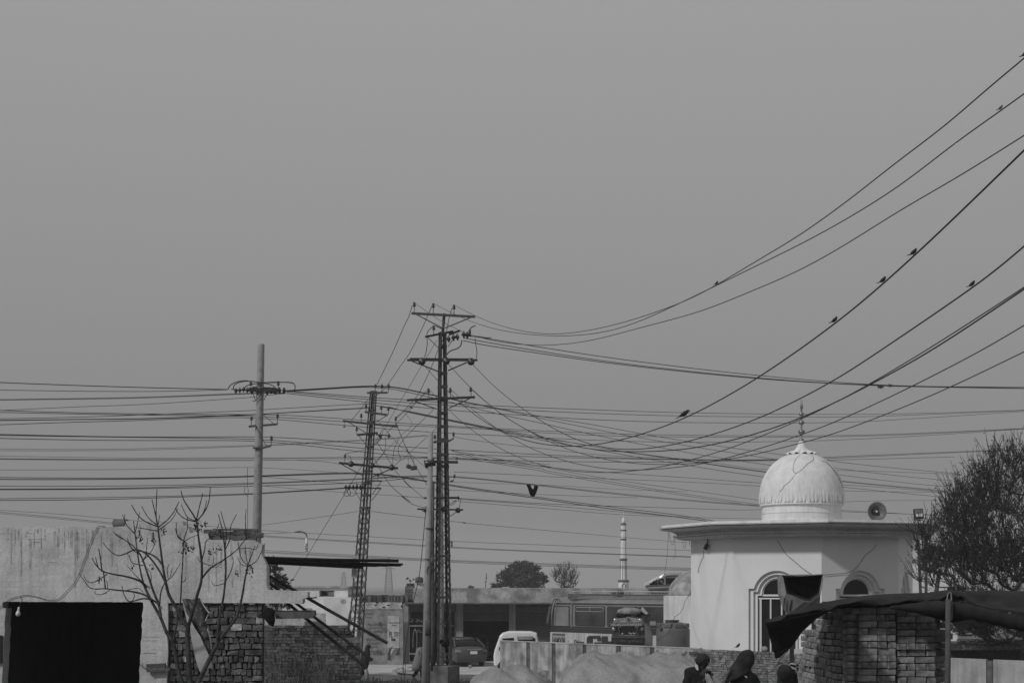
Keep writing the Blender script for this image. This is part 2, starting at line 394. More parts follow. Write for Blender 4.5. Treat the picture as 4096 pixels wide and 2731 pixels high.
hole_edge = rough_edge(1045, 2411, 672, 2410, 40, 2.0, 4)[1:] + rough_edge(672, 2411, 664, ybot, 20, 2.0, 5)[1:] + [(556, ybot)] + rough_edge(556, 2731, 572, 2408, 18, 2.5, 6) + rough_edge(572, 2407, 22, 2405, 44, 1.6, 7)[1:] + \
      [(10, 2407), (9, 2430), (23, 2431)] + rough_edge(23, 2432, 8, 2731, 14, 2.0, 9)[1:] + [(8, ybot)]
poly = [PB(x, y) for x, y in out+hole_edge]
m = MB().prism(poly, (0, 0.24, 0)); m.build('wall', 'plaster', lb)
# room behind the doorway
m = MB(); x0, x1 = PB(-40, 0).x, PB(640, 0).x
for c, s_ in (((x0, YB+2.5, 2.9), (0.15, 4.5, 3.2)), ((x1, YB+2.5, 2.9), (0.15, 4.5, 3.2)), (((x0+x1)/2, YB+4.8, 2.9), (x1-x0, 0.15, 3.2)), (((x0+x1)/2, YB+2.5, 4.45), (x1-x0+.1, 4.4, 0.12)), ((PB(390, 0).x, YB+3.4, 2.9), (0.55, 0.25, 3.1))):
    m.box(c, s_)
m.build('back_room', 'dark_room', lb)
MB().box((-7.1, YB+2.8, 4.62), (4.6, 4.6, 0.12)).build('roof_slab', 'plaster_plain', lb)
MB().box((PB(8, 2595).x-0.05, YB-0.02, PB(0, 2595).z), (0.12, 0.05, 0.39)).build('shutter_edge', 'ink_dark', lb)
# cracks and brick ends showing through the plaster
m = MB(); rr = random.Random(31)
for i in range(30):
    x = rr.uniform(20, 1020); y = rr.uniform(2125, 2395) if x < 672 else rr.uniform(2180, 2395)
    if 575 < x < 660: y = rr.uniform(2440, 2720)
    l = rr.uniform(4, 26); m.box(PB(x, y, YB-0.0005), (l*S, 0.004, rr.uniform(0.8, 2.2)*S))
for x0_, y0_, l in ((110, 2154, 70), (120, 2167, 40), (580, 2675, 60), (570, 2560, 60), (575, 2545, 70), (572, 2610, 50)):
    m.box(PB(x0_+l/2, y0_, YB-0.0005), (l*S, 0.006, 2.0*S))
m.build('surface_crack', 'stain', lb, kind='stuff')
m = MB(); rr = random.Random(9)
for x, y0_, y1_, wd in ((85, 2125, 2350, 5), (122, 2140, 2320, 6), (118, 2230, 2290, 7), (200, 2115, 2160, 7), (232, 2115, 2240, 8), (245, 2120, 2180, 10), (300, 2125, 2400, 7), (310, 2112, 2265, 13), (350, 2112, 2260, 8), (443, 2125, 2230, 9), (448, 2140, 2280, 5), (465, 2250, 2300, 6), (480, 2120, 2190, 6), (800, 2150, 2260, 6), (865, 2170, 2380, 5), (835, 2190, 2390, 5), (900, 2170, 2300, 7), (690, 2150, 2210, 7), (745, 2200, 2320, 5), (15, 2112, 2180, 5), (45, 2115, 2300, 4), (75, 2110, 2170, 9), (105, 2112, 2160, 8), (137, 2112, 2230, 5), (165, 2110, 2260, 4), (218, 2110, 2180, 9), (258, 2112, 2230, 5), (285, 2110, 2200, 8), (330, 2110, 2220, 7), (370, 2112, 2190, 6), (405, 2110, 2260, 4), (430, 2112, 2180, 9), (560, 2095, 2180, 5), (640, 2095, 2170, 5), (720, 2110, 2200, 6), (775, 2140, 2230, 5), (850, 2165, 2260, 8), (885, 2165, 2280, 5), (925, 2165, 2260, 6), (960, 2165, 2330, 4), (980, 2170, 2250, 7), (30, 2112, 2150, 7), (60, 2110, 2200, 6), (150, 2112, 2150, 9), (180, 2115, 2175, 6), (270, 2112, 2160, 7), (390, 2112, 2150, 8), (930, 2300, 2390, 4), (1000, 2190, 2290, 6), (520, 2110, 2170, 5), (600, 2100, 2150, 6)):
    for dx in (-.5, 0, .5):
        a, b = y0_+rr.uniform(-4, 30), y1_-rr.uniform(0, 50); n_ = max(2, int((b-a)/9)); L_, R_ = [], []
        for i in range(n_+1):
            y = a+(b-a)*i/n_; h_ = wd*.24*(1-.6*i/n_)*rr.uniform(.35, 1.3); c_ = x+dx*wd*.9+rr.uniform(-1, 1)*.6
            L_.append(PB(c_-h_, y, YB-.0012-.0004*dx)); R_.append(PB(c_+h_, y, YB-.0012-.0004*dx))
        m.grid([L_, R_])
m.build('rain_stain', 'stain', lb, kind='stuff')
# coarse brick panel under the lintel
JIT = 0.013
def brick_face(mb, pale, x0, x1, z0, z1, Y, ch, bw, seed, jy=0.012, hdr=0.4, bev=False, palep=0.05, top=None, joint=0.008, gapm=None):
    rr = random.Random(seed); z = z0; r_ = 0
    while z < z1-0.01:
        h = ch*rr.uniform(0.94, 1.06); x = x0-(rr.random()*bw*0.5 if not bev else 0)
        hdrow = rr.random() < hdr
        while x < x1-0.02:
            w_ = (bw*0.48 if (hdrow and rr.random() < 0.8) or rr.random() < 0.15 else bw)*rr.uniform(0.85, 1.12)
            xa, xb = max(x, x0), min(x+w_, x1)
            if xb-xa > 0.03 and (top is None or z+h*0.5 < top((xa+xb)/2)):
                tgt = pale if (pale is not None and rr.random() < palep) else mb
                a = rr.uniform(-0.05, 0.05)
                tgt.box(((xa+xb)/2, Y+0.05+rr.uniform(-jy, jy), z+h/2), (xb-xa-joint, 0.1, h-joint), rot=Matrix.Rotation(a, 3, 'Z') @ Matrix.Rotation(rr.uniform(-0.02, 0.02), 3, 'Y'), jit=JIT)
            x += w_
        z += h; r_ += 1
m, mp = MB(), MB()
brick_face(m, mp, PB(674, 0, YB).x, PB(1048, 0).x, zb, PB(0, 2413).z, YB+0.05, 0.09, 0.155, 5, 0.018, 0.5, palep=0.06, joint=0.012)
m.build('brick_infill', 'brick_rough', lb, bevel=0.006); mp.build('smeared_brick', 'brick_pale', lb, bevel=0.006, kind='stuff')
MB().box(((PB(674, 0).x+PB(1046, 0).x)/2, YB+0.2, (zb+PB(0, 2411).z)/2-0.005), (PB(1046, 0).x-PB(674, 0).x-0.02, 0.14, PB(0, 2413).z-zb-0.03)).build('mortar_bed', 'gap', lb)
m = MB(); pts = [(1100, 2441), (1255, 2440), (1258, 2456), (1250, 2470)]+rough_edge(1245, 2472, 1102, 2474, 12, 2.2, 3)
m.prism([PB(x, y, YB+0.1) for x, y in pts], (0, 0.22, 0)); m.build('concrete_beam', 'concrete_dark', lb, bevel=0.006)
# loose bricks along the wall top
proto = MB().box((0, 0, 0), (0.225, 0.11, 0.07), jit=0.004).build('brick', 'brick_rough', loc=(0, 0, 0), bevel=0.006)
LB = [(842, 2150, .1), (878, 2152, 0), (915, 2151, .05), (955, 2152, -.06), (995, 2154, .03), (868, 2134, .12), (905, 2135, .4), (990, 2139, -.05), (1022, 2140, .1), (850, 2127, -.2), (1005, 2127, .3), (965, 2131, .1)]
for i, (x, y, rz_) in enumerate(LB):
    o = proto if i == 0 else proto.copy()
    if i: col.objects.link(o)
    q = PB(x, y, YB+0.1); o.location = q; o.rotation_euler = (0, 0, rz_)
    o['label'] = 'rough brick lying loose on top of the whitewashed wall beside the round pole'; o['category'] = 'brick'; o['group'] = 'loose bricks on the wall top'
m = MB(); m.box(PB(945, 2117, YB+0.16), (.62, 0.22, 0.018), rz=0.04); m.build('board', 'concrete_dark', loc=PB(940, 2120, YB+.12), label='thin dark board lying across the loose bricks on the wall top', category='board')
MB().lathe(PB(478, 2092, YB+0.12), [(0.045, -.09), (0.06, -.07), (0.06, .10), (0.05, .12)], 12, axis=(1, 0, 0.02)).build('cement_lump', 'concrete_dark', loc=PB(478, 2092, YB+.12), smooth=True, label='round lump of cement resting on the whitewashed wall top', category='lump')
# cable, bulb, bracket lamp
m = MB(); m.tube(smoothpts([PB(x, y, YB-0.014) for x, y in ((-20, 2440), (0, 2425), (40, 2395), (85, 2382), (110, 2379), (150, 2386), (180, 2396), (215, 2398), (240, 2390), (265, 2365), (300, 2325), (322, 2280), (340, 2230), (365, 2160), (385, 2115), (395, 2104), (420, 2103))]), 0.0038, 5)
m.build('cable', 'wire', loc=PB(200, 2390), label='thin black cable climbing the whitewashed wall above the doorway', category='cable')
bt = thing('light_bulb', 'white bulb hanging on a short cord at the top of the black doorway', 'light bulb', PB(76, 2430, YB-0.06))
MB().tube(smoothpts([PB(x, y, YB-.05) for x, y in ((86, 2384), (83, 2392), (91, 2398), (84, 2408), (80, 2424))]), 0.004, 5).build('cord', 'wire', bt)
MB().lathe(PB(76, 2425, YB-.05), [(0.004, 0), (0.014, -.01), (0.017, -.05), (0.014, -.06)], 10, axis=(.12, 0, 1)).build('bulb_socket', 'lamp_glass', bt, smooth=True)
MB().lathe(PB(74, 2440, YB-.05), [(0.013, 0.01), (0.019, -.01), (0.033, -.035), (0.034, -.055), (0.022, -.078), (0.004, -.086)], 14, axis=(.12, 0, 1)).build('bulb_globe', 'lamp_glass', bt, smooth=True)
bt = thing('bracket_lamp', 'spiral energy saving lamp on a thin pipe bracket reaching out past the round pole', 'lamp', PB(1040, 2132, YB+.1))
MB().tube(smoothpts([PB(x, y, YB+.1) for x, y in ((1022, 2134), (1040, 2133), (1120, 2130), (1195, 2126), (1212, 2125), (1224, 2132), (1228, 2145))]), 0.009, 6).build('bracket_pipe', 'pipe_pale', bt)
MB().tube(smoothpts([PB(x, y, YB+.09) for x, y in ((1180, 2127), (1200, 2124), (1212, 2128), (1226, 2138), (1227, 2150))]), 0.006, 5).build('lamp_wire', 'wire', bt)
MB().lathe(PB(1226, 2150, YB+.1), [(0.01, 0), (0.016, -.005), (0.016, -.06), (0.02, -.065), (0.02, -.1), (0.012, -.105)], 10).build('lamp_holder', 'lamp_glass', bt, smooth=True)
pts = [PB(1223, 2178, YB+.1)+V((0.026*cos(t*.8), 0.026*sin(t*.8), -0.0027*t)) for t in range(34)]
MB().tube(pts, 0.008, 6).build('spiral_tube', 'lamp_glass', bt, smooth=True)
# little name board with cursive writing
bt = thing('name_board', 'small dark board with faint cursive writing fixed low beside the doorway', 'sign', PB(625, 2670, YB-.06))
MB().box(PB(625, 2669, YB-.05), (0.265, 0.05, 0.115), rot=Matrix.Rotation(-0.05, 3, 'Y')).build('board', 'pole_dark', bt)
m = MB(); put_text(m, '\uFEB7\uFEE4\uFEB2 \uFEB3\uFED4\uFEF4\uFEAA', 0.075, PB(625, 2676, YB-.078), (1, 0, -.05), (0, 0, 1), extr=0.001); m.build('lettering', 'ink_grey', bt)
MB().tube(smoothpts([PB(x, y, YB-.03) for x, y in ((560, 2640), (560, 2655), (575, 2668), (592, 2672))]), 0.005, 5).build('board_wire', 'wire', bt)

# ============================================================ iron bars and pipes laid out of the wall
def bar(a, b, Ya, Yb, r, label, group=None, shape='tube'):
    A, B = P(a[0], a[1], Ya), P(b[0], b[1], Yb); m = MB()
    if shape == 'tube': m.tube([A, A.lerp(B, .5)-V((0, 0, .008)), B], r, 8)
    else: m.angle(A, B, r*2, r*0.4, V((0, -.3, 1)).normalized(), V((0, -1, -.3)).normalized())
    o = m.build('iron_bar', 'bar', loc=A, label=label, category='bar'); 
    if group: o['group'] = group
for i, (a, b, r) in enumerate((((1040, 2228), (1594, 2240), .017), ((1046, 2233), (1594, 2245), .014), ((1044, 2238), (1440, 2247), .016))):
    bar(a, b, YB+.1+i*.05, YB+.9, r, 'straight rusted pipe in the upper row of the bundle jutting from the whitewashed wall', 'upper pipes of the jutting bundle', 'angle' if i == 2 else 'tube')
for i, (a, b, r) in enumerate((((1050, 2240), (1611, 2256), .016), ((1052, 2245), (1603, 2261), .014), ((1060, 2246), (1548, 2262), .013), ((1062, 2250), (1508, 2263), .012))):
    bar(a, b, YB+.15+i*.05, YB+.95, r, 'straight rusted pipe in the lower row of the bundle jutting from the whitewashed wall', 'lower pipes of the jutting bundle')
bar((1064, 2252), (1452, 2272), YB+.2, YB+.8, .019, 'pale edged angle iron lowest in the bundle jutting from the whitewashed wall', None, 'angle')
bar((1062, 2293), (1550, 2571), YB+.35, YB+.35, .023, 'long thick iron bar slanting down highest of the three from the broken lintel')
bar((1058, 2316), (1490, 2638), YB+.45, YB+.35, .021, 'long iron bar slanting down between two others past the stub beams')
bar((1056, 2333), (1466, 2668), YB+.55, YB+.4, .024, 'long iron bar slanting down lowest of the three toward the bent walker')
bar((1225, 2388), (1268, 2388), YB+.1, YB+.1, .009, 'short reinforcing rod sticking out of the broken white lintel')
m = MB(); pr = [(1052, 2428), (1063, 2425), (1082, 2430), (1098, 2440), (1101, 2480), (1097, 2500), (1090, 2505), (1075, 2496), (1058, 2475), (1050, 2460)]
for j, (yy, sc) in enumerate(((-.12, .5), (-.07, .9), (0, 1), (.07, .85), (.11, .4))):
    if j == 0: rings = []
    cx_, cy_ = 1077, 2465
    rings.append([PB(cx_+(x-cx_)*sc, cy_+(y-cy_)*sc, YB+.0+yy) for x, y in pr])
m.loft(rings).build('black_sack', 'black_cloth', smooth=True, loc=PB(1077, 2430), label='black cloth sack hanging at the corner of the rough brick panel', category='sack')

# ============================================================ bare fruiting tree, traced as limbs
YT = 18.4
def c1(x, y): return (x/1.887, 1900+y/1.887)
limbs = [  # crop coordinates, base radius px, tip radius px, dy at tip
 ([(1390, 1600), (1345, 1470), (1310, 1270), (1260, 1190), (1215, 1080), (1150, 960), (1110, 880), (1085, 820), (1060, 720), (1040, 600), (1018, 430), (1008, 345)], 14, 2.6, .3),
 ([(1440, 1620), (1425, 1400), (1415, 1200), (1420, 1150), (1390, 1110), (1330, 1000), (1275, 900), (1250, 800), (1230, 690), (1205, 500), (1190, 380), (1178, 300), (1185, 105)], 17, 2.4, -.2),
 ([(1470, 1620), (1560, 1430), (1620, 1310), (1650, 1250), (1720, 1160), (1790, 1060), (1830, 900), (1850, 780), (1870, 680), (1900, 600), (1925, 530)], 15, 2.0, .1),
 ([(1415, 1170), (1450, 1040), (1490, 900), (1520, 790), (1522, 640), (1500, 480), (1480, 340), (1420, 240), (1385, 180), (1365, 115)], 11, 2.4, -.4),
 ([(1640, 1240), (1660, 1060), (1690, 900), (1705, 700), (1695, 540), (1680, 420), (1660, 340), (1650, 295)], 8, 2.4, .3),
 ([(1310, 1250), (1330, 1140), (1360, 980), (1370, 800), (1380, 640), (1388, 490), (1415, 400), (1412, 310)], 6, 2.2, -.3),
 ([(1215, 1080), (1200, 980), (1160, 880), (1100, 700), (1060, 600), (1000, 530), (930, 480), (855, 428)], 9, 2.2, .5),
 ([(1200, 975), (1150, 940), (1080, 930), (1000, 950), (960, 942), (930, 880), (922, 835)], 6, 2.4, .6),
 ([(1150, 940), (1100, 905), (1040, 885), (960, 872), (880, 866), (800, 855), (690, 853), (640, 800), (597, 740)], 7, 2.2, .3),
 ([(1105, 850), (1060, 800), (960, 765), (850, 745), (770, 720), (720, 670), (695, 622)], 7.5, 2.2, -.4),
 ([(770, 725), (760, 640), (746, 553)], 4.5, 2.4, -.4), ([(795, 850), (785, 760), (778, 720)], 4, 3, -.2), ([(740, 695), (728, 650), (722, 618)], 3, 2, -.4),
 ([(810, 745), (740, 790), (690, 810), (650, 790), (630, 750)], 3, 2, .1), ([(810, 855), (812, 820), (802, 795)], 2.6, 1.8, .1), ([(825, 865), (780, 895), (725, 898), (716, 870)], 2.4, 2, .3),
 ([(1000, 945), (1014, 915), (1006, 880)], 3, 2, .5), ([(960, 866), (1040, 852), (1080, 880)], 2.4, 1.6, .5),
 ([(1245, 800), (1190, 700), (1110, 600), (1030, 560), (950, 590), (890, 605), (830, 570), (778, 507)], 6.5, 2.2, .5),
 ([(1235, 690), (1180, 620), (1100, 580), (1030, 565), (990, 545), (960, 475)], 6.5, 2, .2),
 ([(1060, 600), (1000, 560), (960, 500), (905, 470), (870, 445)], 3.5, 2, .3), ([(1080, 680), (1000, 660), (975, 610), (958, 590)], 3, 1.8, .1),
 ([(1080, 640), (1120, 600), (1150, 560), (1168, 512)], 3.2, 1.8, 0), ([(1070, 650), (1100, 600), (1112, 470)], 3.2, 1.8, .1), ([(1130, 850), (1060, 790), (1010, 740), (960, 680)], 3, 1.8, .4), ([(1140, 850), (1138, 740), (1105, 700)], 2.6, 1.6, .4),
 ([(1015, 435), (960, 380), (925, 300)], 3, 2, .4), ([(1015, 440), (945, 360), (942, 295)], 3, 2, .2), ([(1020, 430), (1040, 350), (1053, 280)], 3, 2, .3), ([(1190, 420), (1100, 405), (1020, 392)], 3.4, 2, .2),
 ([(1188, 385), (1100, 350), (1040, 300), (992, 222)], 4, 2.4, -.1), ([(1180, 370), (1120, 320), (1070, 235)], 3, 2, -.3), ([(1185, 350), (1165, 260), (1147, 183)], 3.6, 2.2, -.2), ([(1195, 390), (1260, 340), (1310, 280), (1352, 198)], 3.6, 2.2, -.1), ([(1200, 410), (1280, 350), (1320, 300), (1340, 250)], 2.6, 1.8, -.3), ([(1195, 370), (1204, 300)], 2.4, 1.8, -.1),
 ([(1480, 350), (1400, 330), (1350, 290), (1322, 245)], 3.6, 2.2, -.2), ([(1482, 345), (1420, 320), (1385, 260), (1370, 220)], 2.6, 1.8, -.3), ([(1482, 340), (1500, 260), (1530, 138)], 3.8, 2.2, -.4), ([(1485, 345), (1540, 280), (1575, 200), (1588, 88)], 4, 2.2, -.5), ([(1525, 300), (1550, 240), (1558, 190)], 2.6, 1.8, -.3),
 ([(1388, 495), (1340, 460), (1330, 355)], 3, 1.8, -.1), ([(1388, 500), (1340, 450), (1322, 400)], 2.6, 1.8, -.2), ([(1390, 500), (1440, 470), (1490, 450)], 2.6, 1.6, -.2),
 ([(1522, 780), (1590, 700), (1700, 630), (1790, 560), (1850, 490), (1930, 450)], 6, 1.6, .3), ([(1522, 650), (1545, 560), (1555, 500), (1620, 440), (1655, 360)], 3.6, 1.8, .1), ([(1525, 660), (1500, 640), (1490, 615)], 2.4, 1.6, .1), ([(1530, 660), (1600, 680), (1612, 620)], 2.2, 1.6, .2),
 ([(1700, 560), (1735, 480), (1740, 390), (1785, 295)], 3.4, 2, .2), ([(1698, 540), (1710, 430), (1690, 360), (1667, 270)], 3.8, 2.2, .3), ([(1860, 480), (1852, 350), (1858, 258)], 3, 2, .3), ([(1700, 800), (1735, 740), (1760, 660), (1752, 612)], 3.2, 1.8, .2), ([(1695, 815), (1620, 832), (1597, 800)], 2.4, 1.8, .1), ([(1700, 620), (1640, 690), (1590, 690)], 2.2, 1.4, .2),
 ([(1872, 685), (1820, 620), (1795, 500)], 3, 1.8, .2), ([(1872, 685), (1860, 620), (1850, 530)], 2.6, 1.6, .1), ([(1872, 688), (1940, 640), (1998, 515)], 3, 1.8, .2), ([(1870, 690), (1820, 670), (1793, 622)], 2.4, 1.4, .2), ([(1800, 555), (1870, 548), (1925, 560), (1950, 520)], 2.4, 1.6, .3),
 ([(1245, 805), (1300, 760), (1362, 665)], 3.4, 1.8, 0), ([(1270, 780), (1262, 710), (1280, 668)], 2.6, 1.8, 0), ([(1205, 975), (1215, 880), (1245, 805)], 5, 3.4, .1), ([(1285, 765), (1300, 700)], 2.2, 1.6, 0), ([(1370, 810), (1395, 795), (1400, 772)], 2.2, 1.6, -.3),
 ([(1225, 1010), (1216, 985)], 3, 1.5, 0),
]
tt = thing('bare_tree', 'leafless fruiting tree with many upturned twigs before the whitewashed wall', 'tree', P(c1(1430, 1620)[0], 2731, YT)*1.0)
bl = P(*c1(1430, 1640), YT)
m = MB(); tw = MB()
m.tube([V((bl.x, YT, 1.3)), V((bl.x, YT, bl.z))], [.085, .07], 10)
for lx, ry in ((1390, .0), (1440, .0), (1470, .0)):
    q = P(*c1(lx, 1600), YT); m.tube([V((bl.x, YT, bl.z-.25)), q], [.05, .034], 8)
for pts, r0, r1, dy in limbs:
    n_ = len(pts); l3 = [P(*c1(x, y), YT+dy*(i/(n_-1))) for i, (x, y) in enumerate(pts)]
    l3 = smoothpts(l3, 5); kk = len(l3); ks = YT/F/1.887
    rr_ = []
    for i in range(kk):
        t = i/(kk-1); r_ = (r0*(1-t)**1.15 + r1*(1-(1-t)**1.15))*ks*1.3
        if r_ < 5.5*ks: r_ *= 1+.16*sin(i*2.1)        # knobbly twig ends with old leaf scars
        rr_.append(r_)
    (m if r0 > 5 else tw).tube(l3, rr_, 7)
m.build('limb', 'bark', tt, smooth=True); tw.build('twig', 'twig', tt, smooth=True)
m = MB(); st = MB(); rr = random.Random(77)
for cx_, cy_, n_, sx_, sy_ in ((1050, 470, 16, 22, 45), (1155, 490, 14, 16, 50), (1235, 430, 12, 22, 40), (1395, 560, 22, 45, 50), (1500, 380, 14, 40, 35), (1550, 370, 6, 14, 20), (1885, 730, 16, 38, 45), (745, 790, 8, 22, 20), (1000, 690, 5, 18, 22), (1650, 560, 8, 30, 30), (1585, 580, 7, 14, 22), (1450, 555, 8, 26, 20), (1785, 740, 5, 22, 20), (1140, 700, 5, 24, 24), (1480, 400, 9, 30, 20)):
    top_ = P(*c1(cx_, cy_-sy_*1.3), YT-.2)
    for _ in range(n_):
        q = P(*c1(cx_+rr.gauss(0, sx_*.5), cy_+rr.gauss(0, sy_*.5)), YT-.2+rr.uniform(-.08, .08))
        m.ell(q, .0095, .0095, .011, 6, 4)
        if rr.random() < .6: st.tube([q, q.lerp(top_, .5)+V((rr.uniform(-.02, .02), 0, .01)), top_], .0016, 4)
m.build('berry', 'twig', tt, smooth=True, kind='stuff'); st.build('stalk', 'twig', tt, kind='stuff')
# torn banner caught in the tree
def cb(x, y, dy=0): return P(640+x/4.115, 2350+y/4.115, YT+.22+dy)
bt = thing('torn_banner', 'torn printed plastic banner hanging twisted in the bare tree, pale on its back', 'banner', cb(500, 160))
m = MB(); m.grid([[cb(365, 185), cb(440, 175, .05), cb(520, 190, .02), cb(600, 170, .06), cb(655, 165, .03)],
 [cb(400, 330, .02), cb(470, 340, .09), cb(560, 350, .04), cb(640, 300, .08), cb(700, 280, .05)],
 [cb(450, 450, .03), cb(530, 500, .09), cb(610, 480, .04), cb(680, 430, .06), cb(790, 400, .05)],
 [cb(520, 580, .03), cb(590, 620, .07), cb(640, 620, .03), cb(690, 580, .05), cb(745, 550, .06)],
 [cb(600, 720, .03), cb(650, 740, .06), cb(710, 740, .03), cb(750, 700, .05), cb(790, 690, .05)],
 [cb(690, 870, .03), cb(720, 890, .05), cb(760, 880, .03), cb(800, 860, .03), cb(830, 840, .05)],
 [cb(760, 990, .03), cb(780, 1010, .05), cb(800, 1000, .03), cb(830, 1000, .03), cb(850, 1000, .05)],
 [cb(800, 1090, .03), cb(810, 1100, .05), cb(815, 1090, .03), cb(835, 1080, .03), cb(842, 1040, .05)]])
m.build('printed_side', 'banner_print', bt, smooth=True, thick=.003)
m = MB(); m.grid([[cb(372, 215, -.02), cb(378, 225, -.01)], [cb(405, 380, -.02), cb(440, 420, -.01)], [cb(450, 560, -.02), cb(500, 520, -.01)], [cb(498, 650, -.03), cb(560, 640, -.01)], [cb(515, 830, -.05), cb(665, 800, -.01)],
 [cb(550, 1000, -.06), cb(745, 990, -.01)], [cb(590, 1190, -.06), cb(830, 1160, -.01)], [cb(650, 1370, -.05), cb(870, 1300, -.01)]])
m.build('plain_side', 'banner_back', bt, smooth=False, thick=.003)
m = MB(); m.grid([[cb(655, 175, -.02), cb(668, 185, -.02)], [cb(700, 270, -.02), cb(712, 262, -.02)], [cb(765, 375, -.02), cb(780, 365, -.02)], [cb(800, 410, -.03), cb(822, 405, -.02)], [cb(765, 480, -.02), cb(785, 470, -.02)], [cb(735, 550, -.02), cb(745, 548, -.02)]])
m.grid([[cb(770, 670, -.02), cb(785, 665, -.02)], [cb(800, 780, -.02), cb(825, 775, -.02)], [cb(825, 900, -.02), cb(845, 895, -.02)], [cb(838, 1020, -.02), cb(852, 1010, -.02)]])
m.build('folded_edge', 'banner_back', bt, thick=.003)
m = MB(); put_text(m, '21', .088, cb(760, 950, -.03), (1, 0, .05), (.05, 0, 1), extr=.001)
for x, y in ((665, 350), (685, 490), (665, 600), (700, 750)): m.ell(cb(x, y, -.02), .012, .004, .026, 8, 5)
m.build('printed_mark', 'ink_grey', bt)

# ============================================================ stacked brick wall behind, weeds
YS = 36.0; JIT = .006
m = MB()
def stair(x):
    px_ = CX+x*F/YS
    y = 2502 if px_ < 1390 else 2502+(px_-1390)*1.55
    return CH-(y-HY)*YS/F + 0.02*sin(px_*.9)
brick_face(m, None, P(1030, 0, YS).x, P(1440, 0, YS).x, .95, P(0, 2500, YS).z, YS, 0.077, 0.235, 15, 0.02, 0.75, top=stair, joint=.008)
sb = thing('dry_brick_wall', 'dark wall of dry laid bricks with a stepped end behind the slanting bars', 'wall', P(1240, 2731, YS))
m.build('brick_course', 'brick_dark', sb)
pts = [(1032, .9), (1032, 2506), (1388, 2506), (1428, 2580), (1428, .9)]
poly = [P(x, y, YS+.07) if y > 10 else V((P(x, 0, YS).x, YS+.07, .9)) for x, y in pts]
MB().prism(poly, (0, .25, 0)).build('core', 'gap', sb)
def leafy(mb, tw, c, rx, ry, rz, n, ls, rr, stems=12):
    for _ in range(stems):
        a = rr.uniform(0, 2*pi); q = V((c[0]+rx*.8*cos(a)*rr.random(), c[1]+ry*.8*sin(a)*rr.random(), c[2]+rz*rr.uniform(.2, 1)))
        b = V((c[0]+rr.uniform(-.1, .1)*rx, c[1], c[2]-rz)); tw.tube(smoothpts([b, b.lerp(q, .5)+V((rr.uniform(-.05, .05), 0, .03)), q], 3), [.004]*7, 4)
    for _ in range(n):
        u = V((rr.gauss(0, .5), rr.gauss(0, .5), rr.gauss(0, .5)))
        q = V((c[0]+u.x*rx, c[1]+u.y*ry, c[2]+u.z*rz)); mb.leaf(q, (rr.uniform(-1, 1), rr.uniform(-1, 1), rr.uniform(-.7, .6)), ls*rr.uniform(.6, 1.3), ls*.55)
m, tw = MB(), MB(); rr = random.Random(5)
for cx_, cy_, rx in ((1230, 2620, 60), (1190, 2660, 70), (1270, 2655, 60), (1215, 2700, 90), (1120, 2640, 40)):
    leafy(m, tw, P(cx_, cy_, YS-.5), rx*YS/F, .3, .3, 60, .085, rr, 6)
bs = thing('shrub', 'low leafy weed shrub growing before the dark dry brick wall', 'shrub', V((P(1215, 0, YS-.5).x, YS-.5, ground_z(YS))))
m.build('leaves', 'leaf', bs); tw.build('stem', 'twig', bs)
m = MB()
for i in range(190):
    x = rr.uniform(1040, 1340); b = V((P(x, 0, YS-.8).x+rr.uniform(-.1, .1), YS-.8+rr.uniform(-.4, .3), ground_z(YS-.8))); h = rr.uniform(.9, 2.1)*(1.35 if x < 1120 else .85)
    d = V((rr.uniform(-.2, .2), rr.uniform(-.1, .1), h)); m.tube([b, b+d*.5, b+d+V((d.x*.6, 0, -.03))], [.006, .005, .002], 3)
m.build('grass', 'grass', kind='stuff')
m = MB(); rr = random.Random(6)
for i in range(2600):
    px_ = rr.uniform(1330, 2050); Y_ = rr.uniform(56.0, 60.5); q = V((P(px_, 0, Y_).x, Y_, ground_z(Y_)-.02)); h = rr.uniform(.04, .2)*(1.6 if mnoise.noise(q*0.9) > .05 else .5)
    if px_ > 1960: h *= .6
    m.add([q+V((-.02, 0, 0)), q+V((.02, 0, 0)), q+V((rr.uniform(-.09, .09), rr.uniform(-.05, .05), h))], [(0, 1, 2)])
    if rr.random() < .5: m.leaf(q+V((0, 0, h*.7)), (rr.uniform(-1, 1), rr.uniform(-1, 1), .3), .09, .06)
m.build('ground_weeds', 'leaf', kind='stuff')
# ============================================================ poles, lattice masts, crossarms, insulators
def pin_ins(par, mpost, x, yt, yb, Y, s=1.0, lean=0):
    """pin insulator: steel spindle from yb up to a small double skirt at yt"""
    k_ = Y/F; a = P(x+lean, yb, Y); b = P(x, yt+10*s, Y)
    m = MB().tube([a, b], 1.6*s*k_, 6); m.build('spindle', 'steel', par)
    c = P(x, yt+12*s, Y)
    MB().lathe(c, [(3*s*k_, -4*s*k_), (7*s*k_, -2*s*k_), (7.5*s*k_, 0), (4*s*k_, 3*s*k_), (6*s*k_, 5*s*k_), (5.5*s*k_, 8*s*k_), (3*s*k_, 9*s*k_), (5*s*k_, 11*s*k_), (4*s*k_, 14*s*k_)], 12).build('insulator', 'porcelain', par, smooth=True)
def disc(par, x, y, Y, r, axis, name='insulator_disc'):
    k_ = Y/F; r_ = r*k_
    MB().lathe(P(x, y, Y), [(r_*.25, -r_*.5), (r_*.45, -r_*.3), (r_, -r_*.1), (r_, r_*.08), (r_*.6, r_*.3), (r_*.35, r_*.35), (r_*.3, r_*.6)], 16, axis=axis).build(name, 'porcelain', par, smooth=True)
def arm(par, a, b, Ya, Yb, h, m='steel', name='crossarm', w=None):
    A, B = P(a[0], a[1], Ya), P(b[0], b[1], Yb); k_ = Ya/F
    MB().beam(A, B, (w or h*.8)*k_, h*k_, up=(0, 0, 1)).build(name, m, par)
